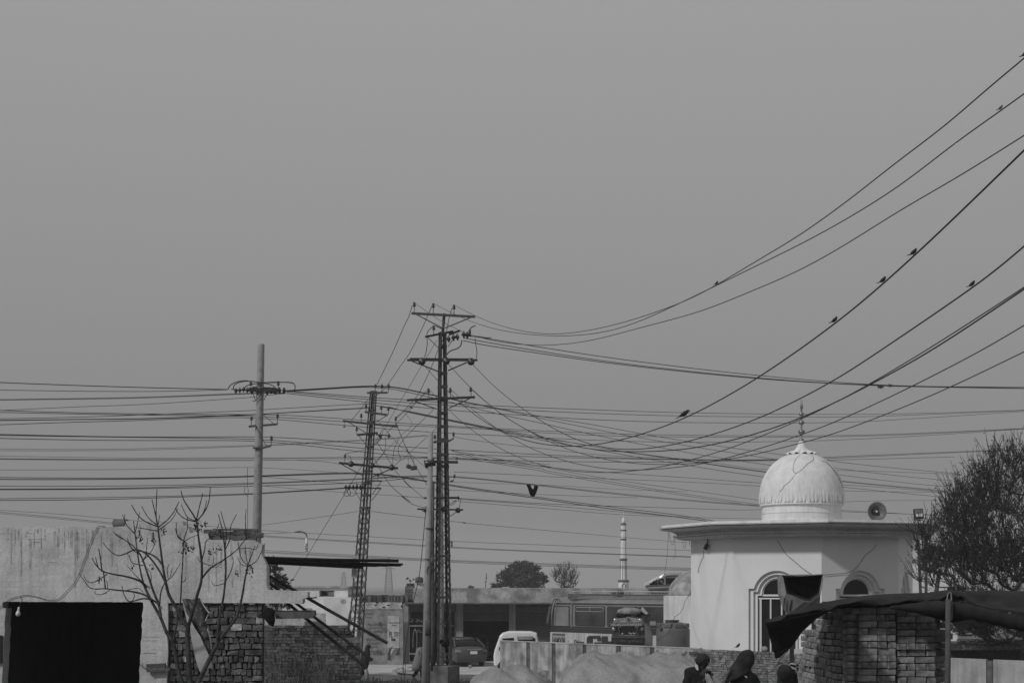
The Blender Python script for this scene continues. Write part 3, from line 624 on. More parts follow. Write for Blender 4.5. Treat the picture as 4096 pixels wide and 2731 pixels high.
def braces(par, lst, Y, m='steel', w=4):
    for a, b in lst:
        MB().beam(P(a[0], a[1], Y-.04), P(b[0], b[1], Y-.04), w*Y/F, w*Y/F*.6).build('brace', m, par)
def jumper(par, pts, Y, r=1.6, dy=-.15, name='jumper', m='wire'):
    MB().tube(smoothpts([P(x, y, Y+dy) for x, y in pts], 5), r*Y/F, 6).build(name, m, par, smooth=True)

def lattice(par, cb, ct, rb, rt, ang, leg, panels, open_from=0.0, plates=()):
    """four tapering angle legs with crossed lacing; cb/ct base and top centres, rb/rt half diagonals"""
    cb, ct = V(cb), V(ct)
    cs = [(cos(ang+i*pi/2), sin(ang+i*pi/2)) for i in range(4)]
    corner = lambda i, t: cb.lerp(ct, t)+V((cs[i % 4][0], cs[i % 4][1], 0))*(rb+(rt-rb)*t)
    for i in range(4):
        u = (V((cs[(i+1) % 4][0], cs[(i+1) % 4][1], 0))-V((cs[i][0], cs[i][1], 0))).normalized()
        v = (V((cs[(i-1) % 4][0], cs[(i-1) % 4][1], 0))-V((cs[i][0], cs[i][1], 0))).normalized()
        MB().angle(corner(i, 0), corner(i, 1), leg, leg*.18, u, v).build('mast_leg', 'steel', par)
    m = MB(); t = 0.0; Ht = (ct-cb).length; lw = .026
    while t < 1-1e-4:
        side = (rb+(rt-rb)*t)*1.414; dt = max(side*1.12/Ht, 0.014); t2 = min(t+dt, 1)
        for i in range(4):
            if t < open_from:
                o1 = V((cs[i][0]+cs[(i+1) % 4][0], cs[i][1]+cs[(i+1) % 4][1], 0)).normalized()*leg*.05
                m.beam(corner(i, t)+o1, corner(i+1, t2)+o1, lw, lw*.4); m.beam(corner(i+1, t)-o1*.8, corner(i, t2)-o1*.8, lw, lw*.4)
        t = t2
    for q in plates:
        for i in range(4): m.beam(corner(i, q), corner(i+1, q), leg*.3, leg*1.1, up=(0, 0, 1))
    m.build('lacing', 'steel', par, kind='stuff')

# --- round concrete pole on the left
YP = 43.0
pl = thing('round_pole', 'tall round concrete pole with a string of disc insulators, behind the whitewashed workshop', 'utility pole', (P(1013, 0, YP).x, YP, ground_z(YP)))
b = V((P(1012, 0, YP).x, YP, ground_z(YP))); t = P(1044.5, 1380, YP)
m = MB().tube([b, b.lerp(t, .5), t, t+V((0, 0, .03))], [.165, .137, .103, .09], 20); m.build('shaft', 'pole', pl, smooth=True)
for y in range(1480, 2100, 38):
    x = 1044.5-(y-1380)*.0237; MB().lathe(P(x+2, y, YP-.125), [(.012, -.01), (.012, .02)], 8, axis=(0, 1, 0)).build('bolt', 'gap', pl)
arm(pl, (995, 1558), (1110, 1561), YP-.14, YP-.14, 15, 'steel_dark'); arm(pl, (1010, 1552), (1105, 1556), YP+.14, YP+.14, 12, 'steel_dark')
for x, y in ((943, 1563), (959, 1560), (974, 1557), (989, 1560), (1007, 1566), (1023, 1557)): disc(pl, x, y, YP-.1, 12, (1, .25, 0))
for x, y in ((1069, 1566), (1085, 1562), (1101, 1565), (1118, 1561), (1137, 1562)): disc(pl, x, y, YP-.1, 13, (-1, .25, 0))
MB().beam(P(925, 1557, YP-.1), P(1000, 1561, YP-.1), .02, .03).build('strain_rod', 'steel_dark', pl)
for x in (1003, 1113, 1041): pin_ins(pl, None, x, 1526 if x != 1041 else 1530, 1556, YP-.2, .95)
for p in ([(913, 1556), (922, 1540), (950, 1526), (985, 1522), (1003, 1525), (1040, 1528), (1085, 1530), (1140, 1528), (1170, 1531), (1180, 1542), (1178, 1560), (1168, 1565)], [(934, 1556), (937, 1540), (960, 1528), (1000, 1524), (1041, 1530), (1080, 1537), (1100, 1547)], [(978, 1556), (985, 1544), (1005, 1537), (1041, 1532), (1090, 1528), (1150, 1529), (1172, 1533)]): jumper(pl, p, YP, 2)
braces(pl, (((1010, 1568), (1022, 1602)), ((1071, 1568), (1056, 1600))), YP-.1); jumper(pl, [(1010, 1602), (1022, 1602), (1045, 1575)], YP)
arm(pl, (995, 1706), (1023, 1702), YP-.13, YP-.13, 8); arm(pl, (1050, 1701), (1109, 1696), YP-.13, YP-.13, 8); pin_ins(pl, None, 1006, 1665, 1702, YP-.13, .95, -1); pin_ins(pl, None, 1110, 1657, 1696, YP-.13, .95)
braces(pl, (((1052, 1658), (1095, 1694)), ((1024, 1706), (1052, 1755))), YP-.1)
arm(pl, (1012, 1791), (1050, 1791), YP-.15, YP-.15, 7); arm(pl, (1050, 1791), (1084, 1783), YP-.13, YP-.13, 7); pin_ins(pl, None, 1086, 1745, 1783, YP-.13, .95, -1); braces(pl, (((1050, 1754), (1066, 1784)),), YP-.1)
jumper(pl, [(990, 1867), (990, 1920), (990, 1945), (993, 1960), (991, 2000), (990, 2122)], YP-.6, 1.0, name='service_drop'); jumper(pl, [(981, 1944), (977, 1955), (980, 1970), (990, 1985)], YP-.6, 1.0, name='service_drop')

# --- leaning lattice mast
Y2 = 50.0
t2 = thing('leaning_lattice_mast', 'slender lattice mast leaning to one side with disc insulators and small plates', 'utility mast', (P(1405, 0, Y2).x, Y2, ground_z(Y2)))
lattice(t2, V((P(1405, 0, Y2).x, Y2, .2)), P(1494, 1567, Y2), .325, .13, radians(24), .052, 30, .60, (.62, .66, .7, .74, .78, .82, .86, .9, .94, 1.0))
k2 = Y2/F
arm(t2, (1468, 1571), (1551, 1570), Y2-.1, Y2-.1, 7); 
for x in (1502, 1528, 1555): pin_ins(t2, None, x, 1538, 1568, Y2-.1, .85, -2)
arm(t2, (1459, 1647), (1551, 1659), Y2-.15, Y2-.15, 8); braces(t2, (((1548, 1661), (1505, 1687)),), Y2-.1)
for x, y, z_ in ((1464, 1616, 1646), (1525, 1624, 1652), (1553, 1628, 1657)): pin_ins(t2, None, x, y, z_, Y2-.15, .85, 1)
arm(t2, (1371, 1683), (1592, 1706), Y2-.18, Y2-.18, 8); braces(t2, (((1395, 1688), (1463, 1730)),), Y2-.18, w=5)
pin_ins(t2, None, 1445, 1656, 1688, Y2-.18, .85); pin_ins(t2, None, 1583, 1668, 1702, Y2-.18, .85); disc(t2, 1377, 1706, Y2-.18, 6, (0, 0, 1)); braces(t2, (((1377, 1686), (1377, 1704)),), Y2-.14, w=2.5)
arm(t2, (1428, 1739), (1511, 1731), Y2-.2, Y2-.2, 8, 'steel_dark'); pin_ins(t2, None, 1427, 1710, 1738, Y2-.2, .8)
for x, y in ((1522, 1745), (1556, 1743)): disc(t2, x, y, Y2-.1, 11, (-1, -.2, 0))
MB().beam(P(1505, 1738, Y2-.1), P(1552, 1741, Y2-.1), .03, .04).build('strain_rod', 'steel_dark', t2)
braces(t2, (((1435, 1742), (1462, 1776)), ((1528, 1750), (1500, 1778)), ((1482, 1776), (1500, 1778))), Y2-.15)
arm(t2, (1356, 1851), (1592, 1872), Y2-.22, Y2-.22, 9, 'steel_dark'); arm(t2, (1390, 1856), (1570, 1870), Y2-.1, Y2-.1, 7, 'steel_dark')
for x, y in ((1404, 1855), (1487, 1861), (1567, 1869)): disc(t2, x, y, Y2-.3, 12, (.1, -1, .05)); disc(t2, x, y, Y2-.42, 6, (.1, -1, .05))
pin_ins(t2, None, 1380, 1818, 1850, Y2-.22, .85, -1); braces(t2, (((1368, 1857), (1452, 1902)), ((1564, 1875), (1490, 1906))), Y2-.2, 'steel_dark', 6)
arm(t2, (1463, 1921), (1528, 1923), Y2-.2, Y2-.2, 6); pin_ins(t2, None, 1513, 1893, 1921, Y2-.2, .7, -2)
arm(t2, (1376, 1950), (1525, 1952), Y2-.2, Y2-.2, 6)
for x in (1384, 1398, 1413, 1427, 1442, 1456): disc(t2, x, 1948, Y2-.2, 11, (-1, .1, 0))
braces(t2, (((1418, 1958), (1444, 2004)), ((1524, 1953), (1486, 2002)), ((1480, 1944), (1448, 2005)), ((1526, 1922), (1490, 1976)), ((1424, 1925), (1432, 1945))), Y2-.2, w=4)
jumper(t2, [(1386, 1955), (1375, 1975), (1388, 1984), (1402, 1975), (1398, 1955)], Y2, 1.3); jumper(t2, [(1395, 1953), (1390, 1968), (1400, 1982), (1418, 1980), (1424, 1972)], Y2, 1.3)
jumper(t2, [(1380, 1818), (1390, 1812), (1430, 1806), (1456, 1798)], Y2, 1.1); jumper(t2, [(1386, 1820), (1402, 1826), (1405, 1842)], Y2, 1.1); jumper(t2, [(1540, 1745), (1543, 1770), (1539, 1800), (1525, 1825), (1495, 1858)], Y2, 1.1); jumper(t2, [(1597, 1755), (1580, 1785), (1573, 1820), (1571, 1858)], Y2, 1.1)
def plate(par, x0, y0, x1, y1, Y, m_, txt=None, ink='ink_grey', sz=.1):
    MB().box(P((x0+x1)/2, (y0+y1)/2, Y), ((x1-x0)*Y/F, .02, (y1-y0)*Y/F)).build('plate', m_, par)
    if txt:
        m = MB(); put_text(m, txt, sz, P((x0+x1)/2, y1-4, Y-.012), (1, 0, 0), (0, 0, 1), extr=.001); m.build('plate_lettering', ink, par)
plate(t2, 1407, 2274, 1427, 2301, Y2-.4, 'pole_dark', '\u0645\u06CC\u0627\u06BA', 'ink_grey', .11); plate(t2, 1406, 2301, 1426, 2310, Y2-.41, 'chrome', 'HAMID', 'pole_dark', .05); plate(t2, 1410, 2222, 1427, 2233, Y2-.4, 'chrome')
MB().tube([P(1402, 2440, Y2-.4), P(1394, 2475, Y2-.4), P(1392, 2520, Y2-.4)], .03, 6).build('cable_wrap', 'pole_dark', t2)

# --- main lattice mast on its concrete footing
Y1 = 42.0
t1 = thing('tall_lattice_mast', 'tallest steel lattice mast carrying many crossarms on a square concrete footing', 'utility mast', (P(1770, 0, Y1).x, Y1, ground_z(Y1)))
A1 = atan2(-18, 36)
lattice(t1, P(1771, 2660, Y1), P(1770, 1334, Y1), .318, .135, A1, .062, 36, .57, (.205, .33, .60, .635, .68, .72, .76, .80, .84, .88, .92, .96, 1.0))
m = MB(); c = P(1767, 2660, Y1); zz = ground_z(Y1)-.2
m.box((c.x, Y1, (c.z+zz)/2), (.80, .80, c.z-zz), rz=radians(-23)); m.build('footing', 'block', t1, bevel=.02)
m = MB(); m.tube([P(1770, 1345, Y1), P(1777, 1254, Y1)], .042, 8); m.build('mast_head', 'steel', t1)
arm(t1, (1646, 1253), (1901, 1267), Y1-.1, Y1-.1, 9); braces(t1, (((1665, 1257), (1771, 1313)), ((1882, 1270), (1780, 1312))), Y1-.06, w=6)
for x, y, z_ in ((1657, 1211, 1249), (1733, 1215, 1252), (1816, 1221, 1257)): pin_ins(t1, None, x, y, z_, Y1-.1, 1.0)
arm(t1, (1702, 1347), (1812, 1325), Y1-.3, Y1+.2, 8, 'steel_dark'); pin_ins(t1, None, 1735, 1304, 1336, Y1-.2, 1.0)
jumper(t1, [(1737, 1302), (1750, 1307), (1768, 1316)], Y1, 1.6); jumper(t1, [(1733, 1306), (1720, 1315), (1708, 1335), (1709, 1370), (1705, 1405), (1698, 1428)], Y1, 1.6)
braces(t1, (((1711, 1349), (1752, 1390)), ((1825, 1340), (1792, 1386)), ((1790, 1350), (1760, 1392))), Y1-.1, w=4)
arm(t1, (1795, 1338), (1840, 1322), Y1-.1, Y1-.1, 8, 'steel_dark')
for x, y in ((1795, 1356), (1814, 1350), (1830, 1348), (1855, 1338), (1869, 1340)): disc(t1, x, y, Y1-.15, 14, (-1, -.25, -.1))
m = MB().lathe(P(1879, 1330, Y1-.15), [(.03, -.1), (.045, -.07), (.03, -.04), (.045, -.01), (.03, .02), (.045, .05), (.03, .08)], 10); m.build('lightning_arrester', 'porcelain', t1, smooth=True)
jumper(t1, [(1879, 1318), (1886, 1309), (1902, 1302)], Y1, 2.2); jumper(t1, [(1858, 1340), (1880, 1345), (1910, 1345), (1940, 1350), (1966, 1350)], Y1, 1.8); jumper(t1, [(1848, 1360), (1842, 1382), (1828, 1394), (1800, 1404), (1788, 1418)], Y1, 2.4)
jumper(t1, [(1900, 1352), (1903, 1375), (1908, 1410), (1905, 1434)], Y1, 1.6)
arm(t1, (1629, 1440), (1910, 1440), Y1-.25, Y1-.25, 8, 'steel_dark'); arm(t1, (1640, 1437), (1880, 1439), Y1-.12, Y1-.12, 11, 'steel_dark')
for x, y in ((1688, 1445), (1785, 1444), (1884, 1446)): disc(t1, x, y, Y1-.4, 15, (.05, -1, -.1)); disc(t1, x+1, y+2, Y1-.52, 7, (.05, -1, -.1))
braces(t1, (((1648, 1444), (1770, 1492)), ((1868, 1449), (1792, 1482))), Y1-.2, 'steel_dark', 7)
arm(t1, (1628, 1600), (1900, 1588), Y1-.2, Y1-.2, 9, 'steel_dark'); braces(t1, (((1660, 1604), (1745, 1635)), ((1878, 1594), (1796, 1632))), Y1-.2, 'steel_dark', 6)
for x, y, z_ in ((1714, 1555, 1590), (1801, 1553, 1588), (1883, 1550, 1584)): pin_ins(t1, None, x, y, z_, Y1-.2, 1.0, 2)
arm(t1, (1734, 1768), (1800, 1762), Y1-.2, Y1-.2, 8); arm(t1, (1796, 1764), (1814, 1753), Y1-.2, Y1-.2, 6); pin_ins(t1, None, 1740, 1740, 1766, Y1-.2, .85); pin_ins(t1, None, 1814, 1730, 1754, Y1-.2, .85)
arm(t1, (1732, 1846), (1832, 1848), Y1-.2, Y1-.2, 10, 'steel_dark'); pin_ins(t1, None, 1827, 1828, 1850, Y1-.2, .6)
MB().lathe(P(1718, 1852, Y1-.25), [(.08, -.15), (.13, -.14), (.1, -.05), (.13, 0), (.1, .05), (.12, .16), (.05, .17)], 14, axis=(1, 0, .25)).build('shackle_insulator', 'porcelain', t1, smooth=True)
arm(t1, (1800, 1925), (1812, 1922), Y1-.2, Y1-.2, 6); pin_ins(t1, None, 1818, 1898, 1926, Y1-.2, .8, -6)
arm(t1, (1696, 1991), (1835, 1990), Y1+.2, Y1+.2, 8); disc(t1, 1834, 1991, Y1+.2, 9, (-1, 0, 0)); braces(t1, (((1712, 1996), (1740, 2016)), ((1826, 1998), (1800, 2018))), Y1-.2)
arm(t1, (1669, 2035), (1853, 2038), Y1+.22, Y1+.22, 6, 'steel_dark'); braces(t1, (((1685, 2038), (1740, 2074)), ((1828, 2044), (1802, 2064))), Y1-.2, w=5)
for x, y in ((1704, 2036), (1774, 2036), (1832, 2040)): disc(t1, x, y, Y1+.12, 11, (0, -1, 0))
jumper(t1, [(1844, 1996), (1841, 2010), (1837, 2030)], Y1, 1.2); jumper(t1, [(1824, 1998), (1818, 2012), (1803, 2021)], Y1, 1.0)
m = MB()
for x, y in ((1734, 2175), (1750, 2174), (1790, 2170), (1807, 2175)):
    for j in range(4): m.lathe(P(x, y-8+j*6, Y1-.3), [(.01, -.02), (.04, 0), (.01, .02)], 8)
m.build('anti_climb_spike', 'steel_dark', t1)
jumper(t1, [(1746, 2170), (1742, 2250), (1750, 2330), (1744, 2420), (1752, 2500), (1746, 2600), (1750, 2655)], Y1+.1, 2.2, 0, 'earth_cable')
# dark rag bundle lodged inside the mast
MB().ell(P(1784, 2572, Y1+.05), .11, .08, .12, 12, 8, lump=.5, seed=3).ell(P(1769, 2566, Y1+.0), .09, .07, .07, 10, 6, lump=.4, seed=5).ell(P(1787, 2595, Y1+.05), .06, .06, .1, 10, 6, lump=.4, seed=8).build('rag_bundle', 'black_cloth', smooth=True, loc=P(1780, 2570, Y1), label='dark rag bundle lodged low inside the tall lattice mast', category='bundle')
# --- stout round pole with a dark pipe strapped to it
Y3 = 41.75
p3 = thing('round_pole', 'round concrete pole with a dark pipe strapped along it, beside the tall lattice mast', 'utility pole', (P(1707, 0, Y3).x, Y3, ground_z(Y3)))
b = V((P(1700, 0, Y3).x, Y3, ground_z(Y3)-.1)); t = P(1724, 1728, Y3)
MB().tube([b, b.lerp(t, .5), t], [.128, .098, .068], 18).build('shaft', 'pole', p3, smooth=True)
qs = [(1733, 1925), (1731, 2110), (1731, 2200), (1731, 2400), (1730, 2560), (1730, 2680)]
MB().tube([P(x, y, Y3-.03) for x, y in qs], [.04, .045, .052, .056, .058, .06], 10).build('strapped_pipe', 'steel', p3, smooth=True)
for y in (2112, 2235):
    x = 1724-(y-1728)*.0222; MB().lathe(P(x+3, y, Y3-.01), [(.13, -.012), (.133, 0), (.13, .012)], 18).build('strap', 'pole_dark', p3)
m = MB().ell(P(1730, 2243, Y3-.08), .09, .08, .1, 10, 6, lump=.5).tube(smoothpts([P(1716, 2262, Y3-.16), P(1708, 2282, Y3-.16), P(1712, 2300, Y3-.16)]), [.03, .035, .03, .025, .02, .02, .015, .012, .01], 6); m.build('tied_rag', 'pole_dark', p3, smooth=True)
q1, q2 = P(1710.5, 2478, Y3), P(1708.5, 2541, Y3)
MB().tube([q1, q2], [.118, .121], 18).build('tarred_band', 'pole_dark', p3, smooth=True)
# --- pale pole behind the mast
Y4 = 52.0
b = V((P(1766, 0, Y4).x, Y4, ground_z(Y4)-.1)); t = P(1765, 1752, Y4)
p4 = thing('round_pole', 'pale round concrete pole standing directly behind the tall lattice mast', 'utility pole', b)
MB().tube([b, b.lerp(t, .5), t], [.105, .085, .05], 14).build('shaft', 'pole', p4, smooth=True)
# transformers drums hung on a wire, cloth in V shape
for i, (x, y, s_) in enumerate(((1634, 1865, (.13, .12, .13)), (1655, 1871, (.20, .12, .13)))):
    q = P(x, y, 46); e = thing('hanging_weight', ('small squarish' if i == 0 else 'longer') + ' weight hanging on a cord from the wires between the two lattice masts', 'weight', q)
    MB().box(q, s_, rot=Matrix.Rotation(.35 if i == 0 else -.15, 3, 'Y') @ Matrix.Rotation(.4, 3, 'Z')).build('weight_body', 'pole_dark', e, bevel=.015)
    MB().tube([q+V((0, 0, .05)), P(x-2, 1828, 46)], .006, 5).build('hanging_cord', 'wire', e)
pts = [(2105, 1937), (2111, 1950), (2117, 1970), (2123, 1984), (2131, 1987), (2138, 1984), (2147, 1966), (2154, 1943), (2136, 1940), (2136, 1948), (2133, 1955), (2129, 1954), (2125, 1946), (2122, 1938)]
MB().prism([P(x, y, 44) for x, y in pts], (0, .03, 0)).build('hanging_cloth', 'black_cloth', loc=P(2130, 1940, 44), label='dark cloth draped in a V over two wires in the open sky', category='cloth')
MB().tube(smoothpts([P(x, y, 41) for x, y in ((1703, 2040), (1680, 2280), (1655, 2400), (1632, 2520), (1620, 2610), (1618, 2636))]), .011, 5).build('guy_wire', 'wire', loc=P(1618, 2636, 41), label='slack guy wire running down from the strapped pole past the shop door', category='wire')
e = thing('turnbuckle', 'iron turnbuckle and anchor rod at the foot of the slack guy wire', 'turnbuckle', P(1618, 2700, 41))
MB().tube(smoothpts([P(x, y, 41) for x, y in ((1612, 2690), (1614, 2640), (1617, 2634), (1620, 2640), (1622, 2690))]), .009, 6).build('loop', 'steel_dark', e)
MB().tube([P(1616, 2680, 41), P(1619, 2760, 41)], .012, 6).build('anchor_rod', 'steel_dark', e)

# ============================================================ wires
WIRES = []
def PX(v): return (v.x*F/v.y, (v.z-CH)*F/v.y)
def wire(label, pts, Ya, Yb, r=1.5, group=None, m_='wire', Ym=None):
    """pts: image points in 4096-px coordinates; r: half thickness in those px at the near end"""
    n_ = len(pts); L_ = [0]
    for i in range(1, n_): L_.append(L_[-1]+math.dist(pts[i], pts[i-1]))
    T = L_[-1]; iv = lambda t: 1/((1-t)/Ya+t/Yb)
    p3_ = [P(x, y, iv(l/T)) for (x, y), l in zip(pts, L_)]; q = smoothpts(p3_, 8)
    if n_ > 4:                                   # even spacing, then relax: a hanging wire has no kinks
        c_ = [0.0]
        for i in range(1, len(q)): c_.append(c_[-1]+math.dist(PX(q[i]), PX(q[i-1])))
        K = 70; res = []; j = 0
        for i in range(K):
            s_ = c_[-1]*i/(K-1)
            while j < len(q)-2 and c_[j+1] < s_: j += 1
            t_ = (s_-c_[j])/max(c_[j+1]-c_[j], 1e-6); res.append(q[j].lerp(q[j+1], t_))
        for _ in range(9): res = [res[0]]+[(res[i-1]+res[i]*2+res[i+1])/4 for i in range(1, K-1)]+[res[-1]]
        q = res
    Ymin = Ym or (Ya*Yb)**.5
    for e in (0, -1):               # a wire that leaves the view runs on toward its next pole
        ex = pts[e]
        if ex[0] <= 3 or ex[0] >= 4090:
            a_, b_ = q[e], q[e+3 if e == 0 else e-3]; tn = (a_-b_).normalized(); ext = [a_+tn*s_+V((0, 0, .012*s_*s_*(.3 if abs(tn.y) < .5 else .1))) for s_ in (4, 9, 15, 22, 30)]
            q = list(reversed(ext))+q if e == 0 else q+ext
    WIRES.append(q)
    o = MB().tube(q, r*.86*Ymin/F, 5).build('overhead_wire', m_, smooth=True, loc=q[0], label=label, category='wire')
    if group: o['group'] = group
def T3(x, y): return (1050+x/2.6133, 1500+y/2.6133)
def T4(x, y): return (1600+x/2.6133, 1500+y/2.6133)
def T5(x, y): return (2150+x/2.6133, 1500+y/2.6133)
def T6(x, y): return (2700+x/2.6133, 1500+y/2.6133)
def T7(x, y): return (3300+x/2.24, 1400+y/2.24)
def T2(x, y): return (500+x/2.6133, 1500+y/2.6133)
def T1(x, y): return (x/2.6133, 1500+y/2.6133)
def R6(x, y): return (2500+x/.9223, y/.9223)
def R4(x, y): return (1550+x/3.136, 1150+y/3.136)
# high sweep: three from the mast head rising to the upper corner
wire('highest wire sweeping from the mast head up to the corner of the sky', [R4(860, 232), R4(1090, 365), R4(1300, 455), R4(1568, 530), (2177, 1342), (2264, 1338), (2400, 1314), (2500, 1290)]+[R6(*q) for q in ((230, 1110), (340, 1050), (540, 930), (620, 885), (810, 750), (1000, 600), (1180, 465), (1340, 325), (1472, 217), (1560, 140))], 42, 12, 1.8, Ym=25)
wire('second highest wire sweeping from the mast head, a pale small bird on it', [R4(590, 205), R4(780, 320), R4(960, 395), R4(1100, 465), R4(1300, 520), R4(1568, 572), (2177, 1344), (2264, 1346), (2386, 1337), (2500, 1311)]+[R6(*q) for q in ((150, 1143), (340, 1052), (420, 1012), (620, 915), (780, 830), (1000, 695), (1215, 530), (1385, 410), (1472, 347), (1560, 283))], 42, 13, 1.8, Ym=25)
wire('third wire from the top sweeping up from the mast head', [R4(350, 200), R4(520, 335), R4(700, 450), R4(880, 555), R4(1050, 610), R4(1300, 670), (2090, 1382), (2194, 1383), (2316, 1373), (2438, 1347), (2500, 1326)]+[R6(*q) for q in ((280, 1150), (430, 1088), (620, 1010), (810, 905), (1000, 785), (1250, 640), (1472, 500), (1560, 445))], 42, 14, 1.8, Ym=25)
# heavy rising cables
wire('thick cable rising steeply, with the crow and three small birds perched on it', [(1686, 1449)]+[T4(*q) for q in ((330, 0), (490, 170), (710, 370), (920, 530), (1130, 640), (1350, 705), (1568, 748))]+[T5(*q) for q in ((240, 757), (380, 760), (570, 742), (880, 685), (1090, 620), (1330, 540), (1568, 445))]+[(2900, 1589), (3031, 1512), (3346, 1290), (3649, 1030), (4096, 602), (4200, 500)], 42, 11, 3.0, Ym=19)
wire('thick cable rising past the tip of the shrine finial, one small bird on it', [(1884, 1449)]+[T4(*q) for q in ((850, 0), (1010, 150), (1240, 330), (1430, 450), (1568, 540))]+[T5(*q) for q in ((250, 620), (430, 690), (570, 740), (700, 768), (900, 793), (1100, 780), (1270, 755), (1568, 700))]+[(2841, 1741), (2968, 1699), (3083, 1653), (3300, 1542), (3421, 1469), (3899, 1144), (4096, 985), (4200, 895)], 42, 13, 2.6, Ym=22)
wire('lower thick cable crossing the finial between its balls', [(1786, 1448)]+[T4(*q) for q in ((600, 0), (740, 140), (920, 310), (1080, 430), (1290, 565), (1430, 635), (1568, 693))]+[T5(*q) for q in ((220, 712), (400, 750), (700, 795), (1000, 803), (1300, 795), (1568, 778))]+[T6(*q) for q in ((260, 755), (480, 710), (780, 635), (1160, 510), (1330, 440), (1568, 340))]+[(3487, 1535), (3728, 1400), (4096, 1157), (4200, 1085)], 42, 14, 2.6, Ym=23)
wire('thinner wire crossing the finial just under the lower thick cable', [T4(310, 155), T4(400, 250), T4(520, 390), T4(700, 545), T4(900, 690), T4(1100, 805), T4(1330, 905), T4(1568, 970)]+[T5(*q) for q in ((200, 985), (430, 1015), (660, 1025), (870, 1018), (1060, 1000), (1250, 970), (1450, 930), (1568, 895))]+[T6(*q) for q in ((150, 900), (250, 860), (500, 795), (900, 640), (1230, 500), (1568, 343))]+[(3465, 1543), (3706, 1400), (4096, 1150), (4200, 1077)], 42, 15, 1.9, Ym=25)
wire('wire rising to the edge just below the paired cables, crossing over the finial base', [T4(545, 160), T4(650, 270), T4(800, 400), T4(980, 550), T4(1150, 650), T4(1320, 750), T4(1568, 857)]+[T5(*q) for q in ((240, 890), (430, 935), (620, 970), (870, 997), (1150, 993), (1400, 970), (1568, 952))]+[T6(*q) for q in ((300, 930), (540, 872), (760, 800), (1100, 705), (1250, 645), (1568, 535))]+[(3465, 1632), (3648, 1545), (3929, 1400), (4096, 1301), (4200, 1240)], 42, 16, 1.9, Ym=26)
wire('lowest of the rising wires, crossing the neck of the dome', [T4(760, 160), T4(930, 320), T4(1100, 440), T4(1330, 585), T4(1568, 690)]+[T5(*q) for q in ((140, 712), (280, 770), (430, 815), (640, 870), (860, 910), (1100, 932), (1280, 938), (1568, 930))]+[T6(*q) for q in ((250, 925), (450, 890), (640, 868), (850, 830), (1200, 735), (1568, 645))]+[(3550, 1654), (3804, 1547), (4096, 1407), (4200, 1358)], 42, 17, 1.8, Ym=27)
# level conductors from the mast head insulators to the far edge
for i, (a, b) in enumerate((([R4(1050, 608), R4(1300, 645), R4(1568, 692), (2500, 1439), (3042, 1502), (3562, 1541), (4096, 1548)], 0), ([R4(950, 632), R4(1568, 742), (2500, 1455), (3031, 1511), (3476, 1539), (4096, 1552)], 0), ([R4(950, 665), R4(1000, 690), R4(1568, 775), (2500, 1460), (3031, 1514), (3476, 1541), (3800, 1549), (4096, 1554)], 0))):
    wire(('upper', 'middle', 'lower')[i]+' of three nearly level wires leaving the tall mast, crossing the rising cables', a, 42, 60, 1.7, None, Ym=48)
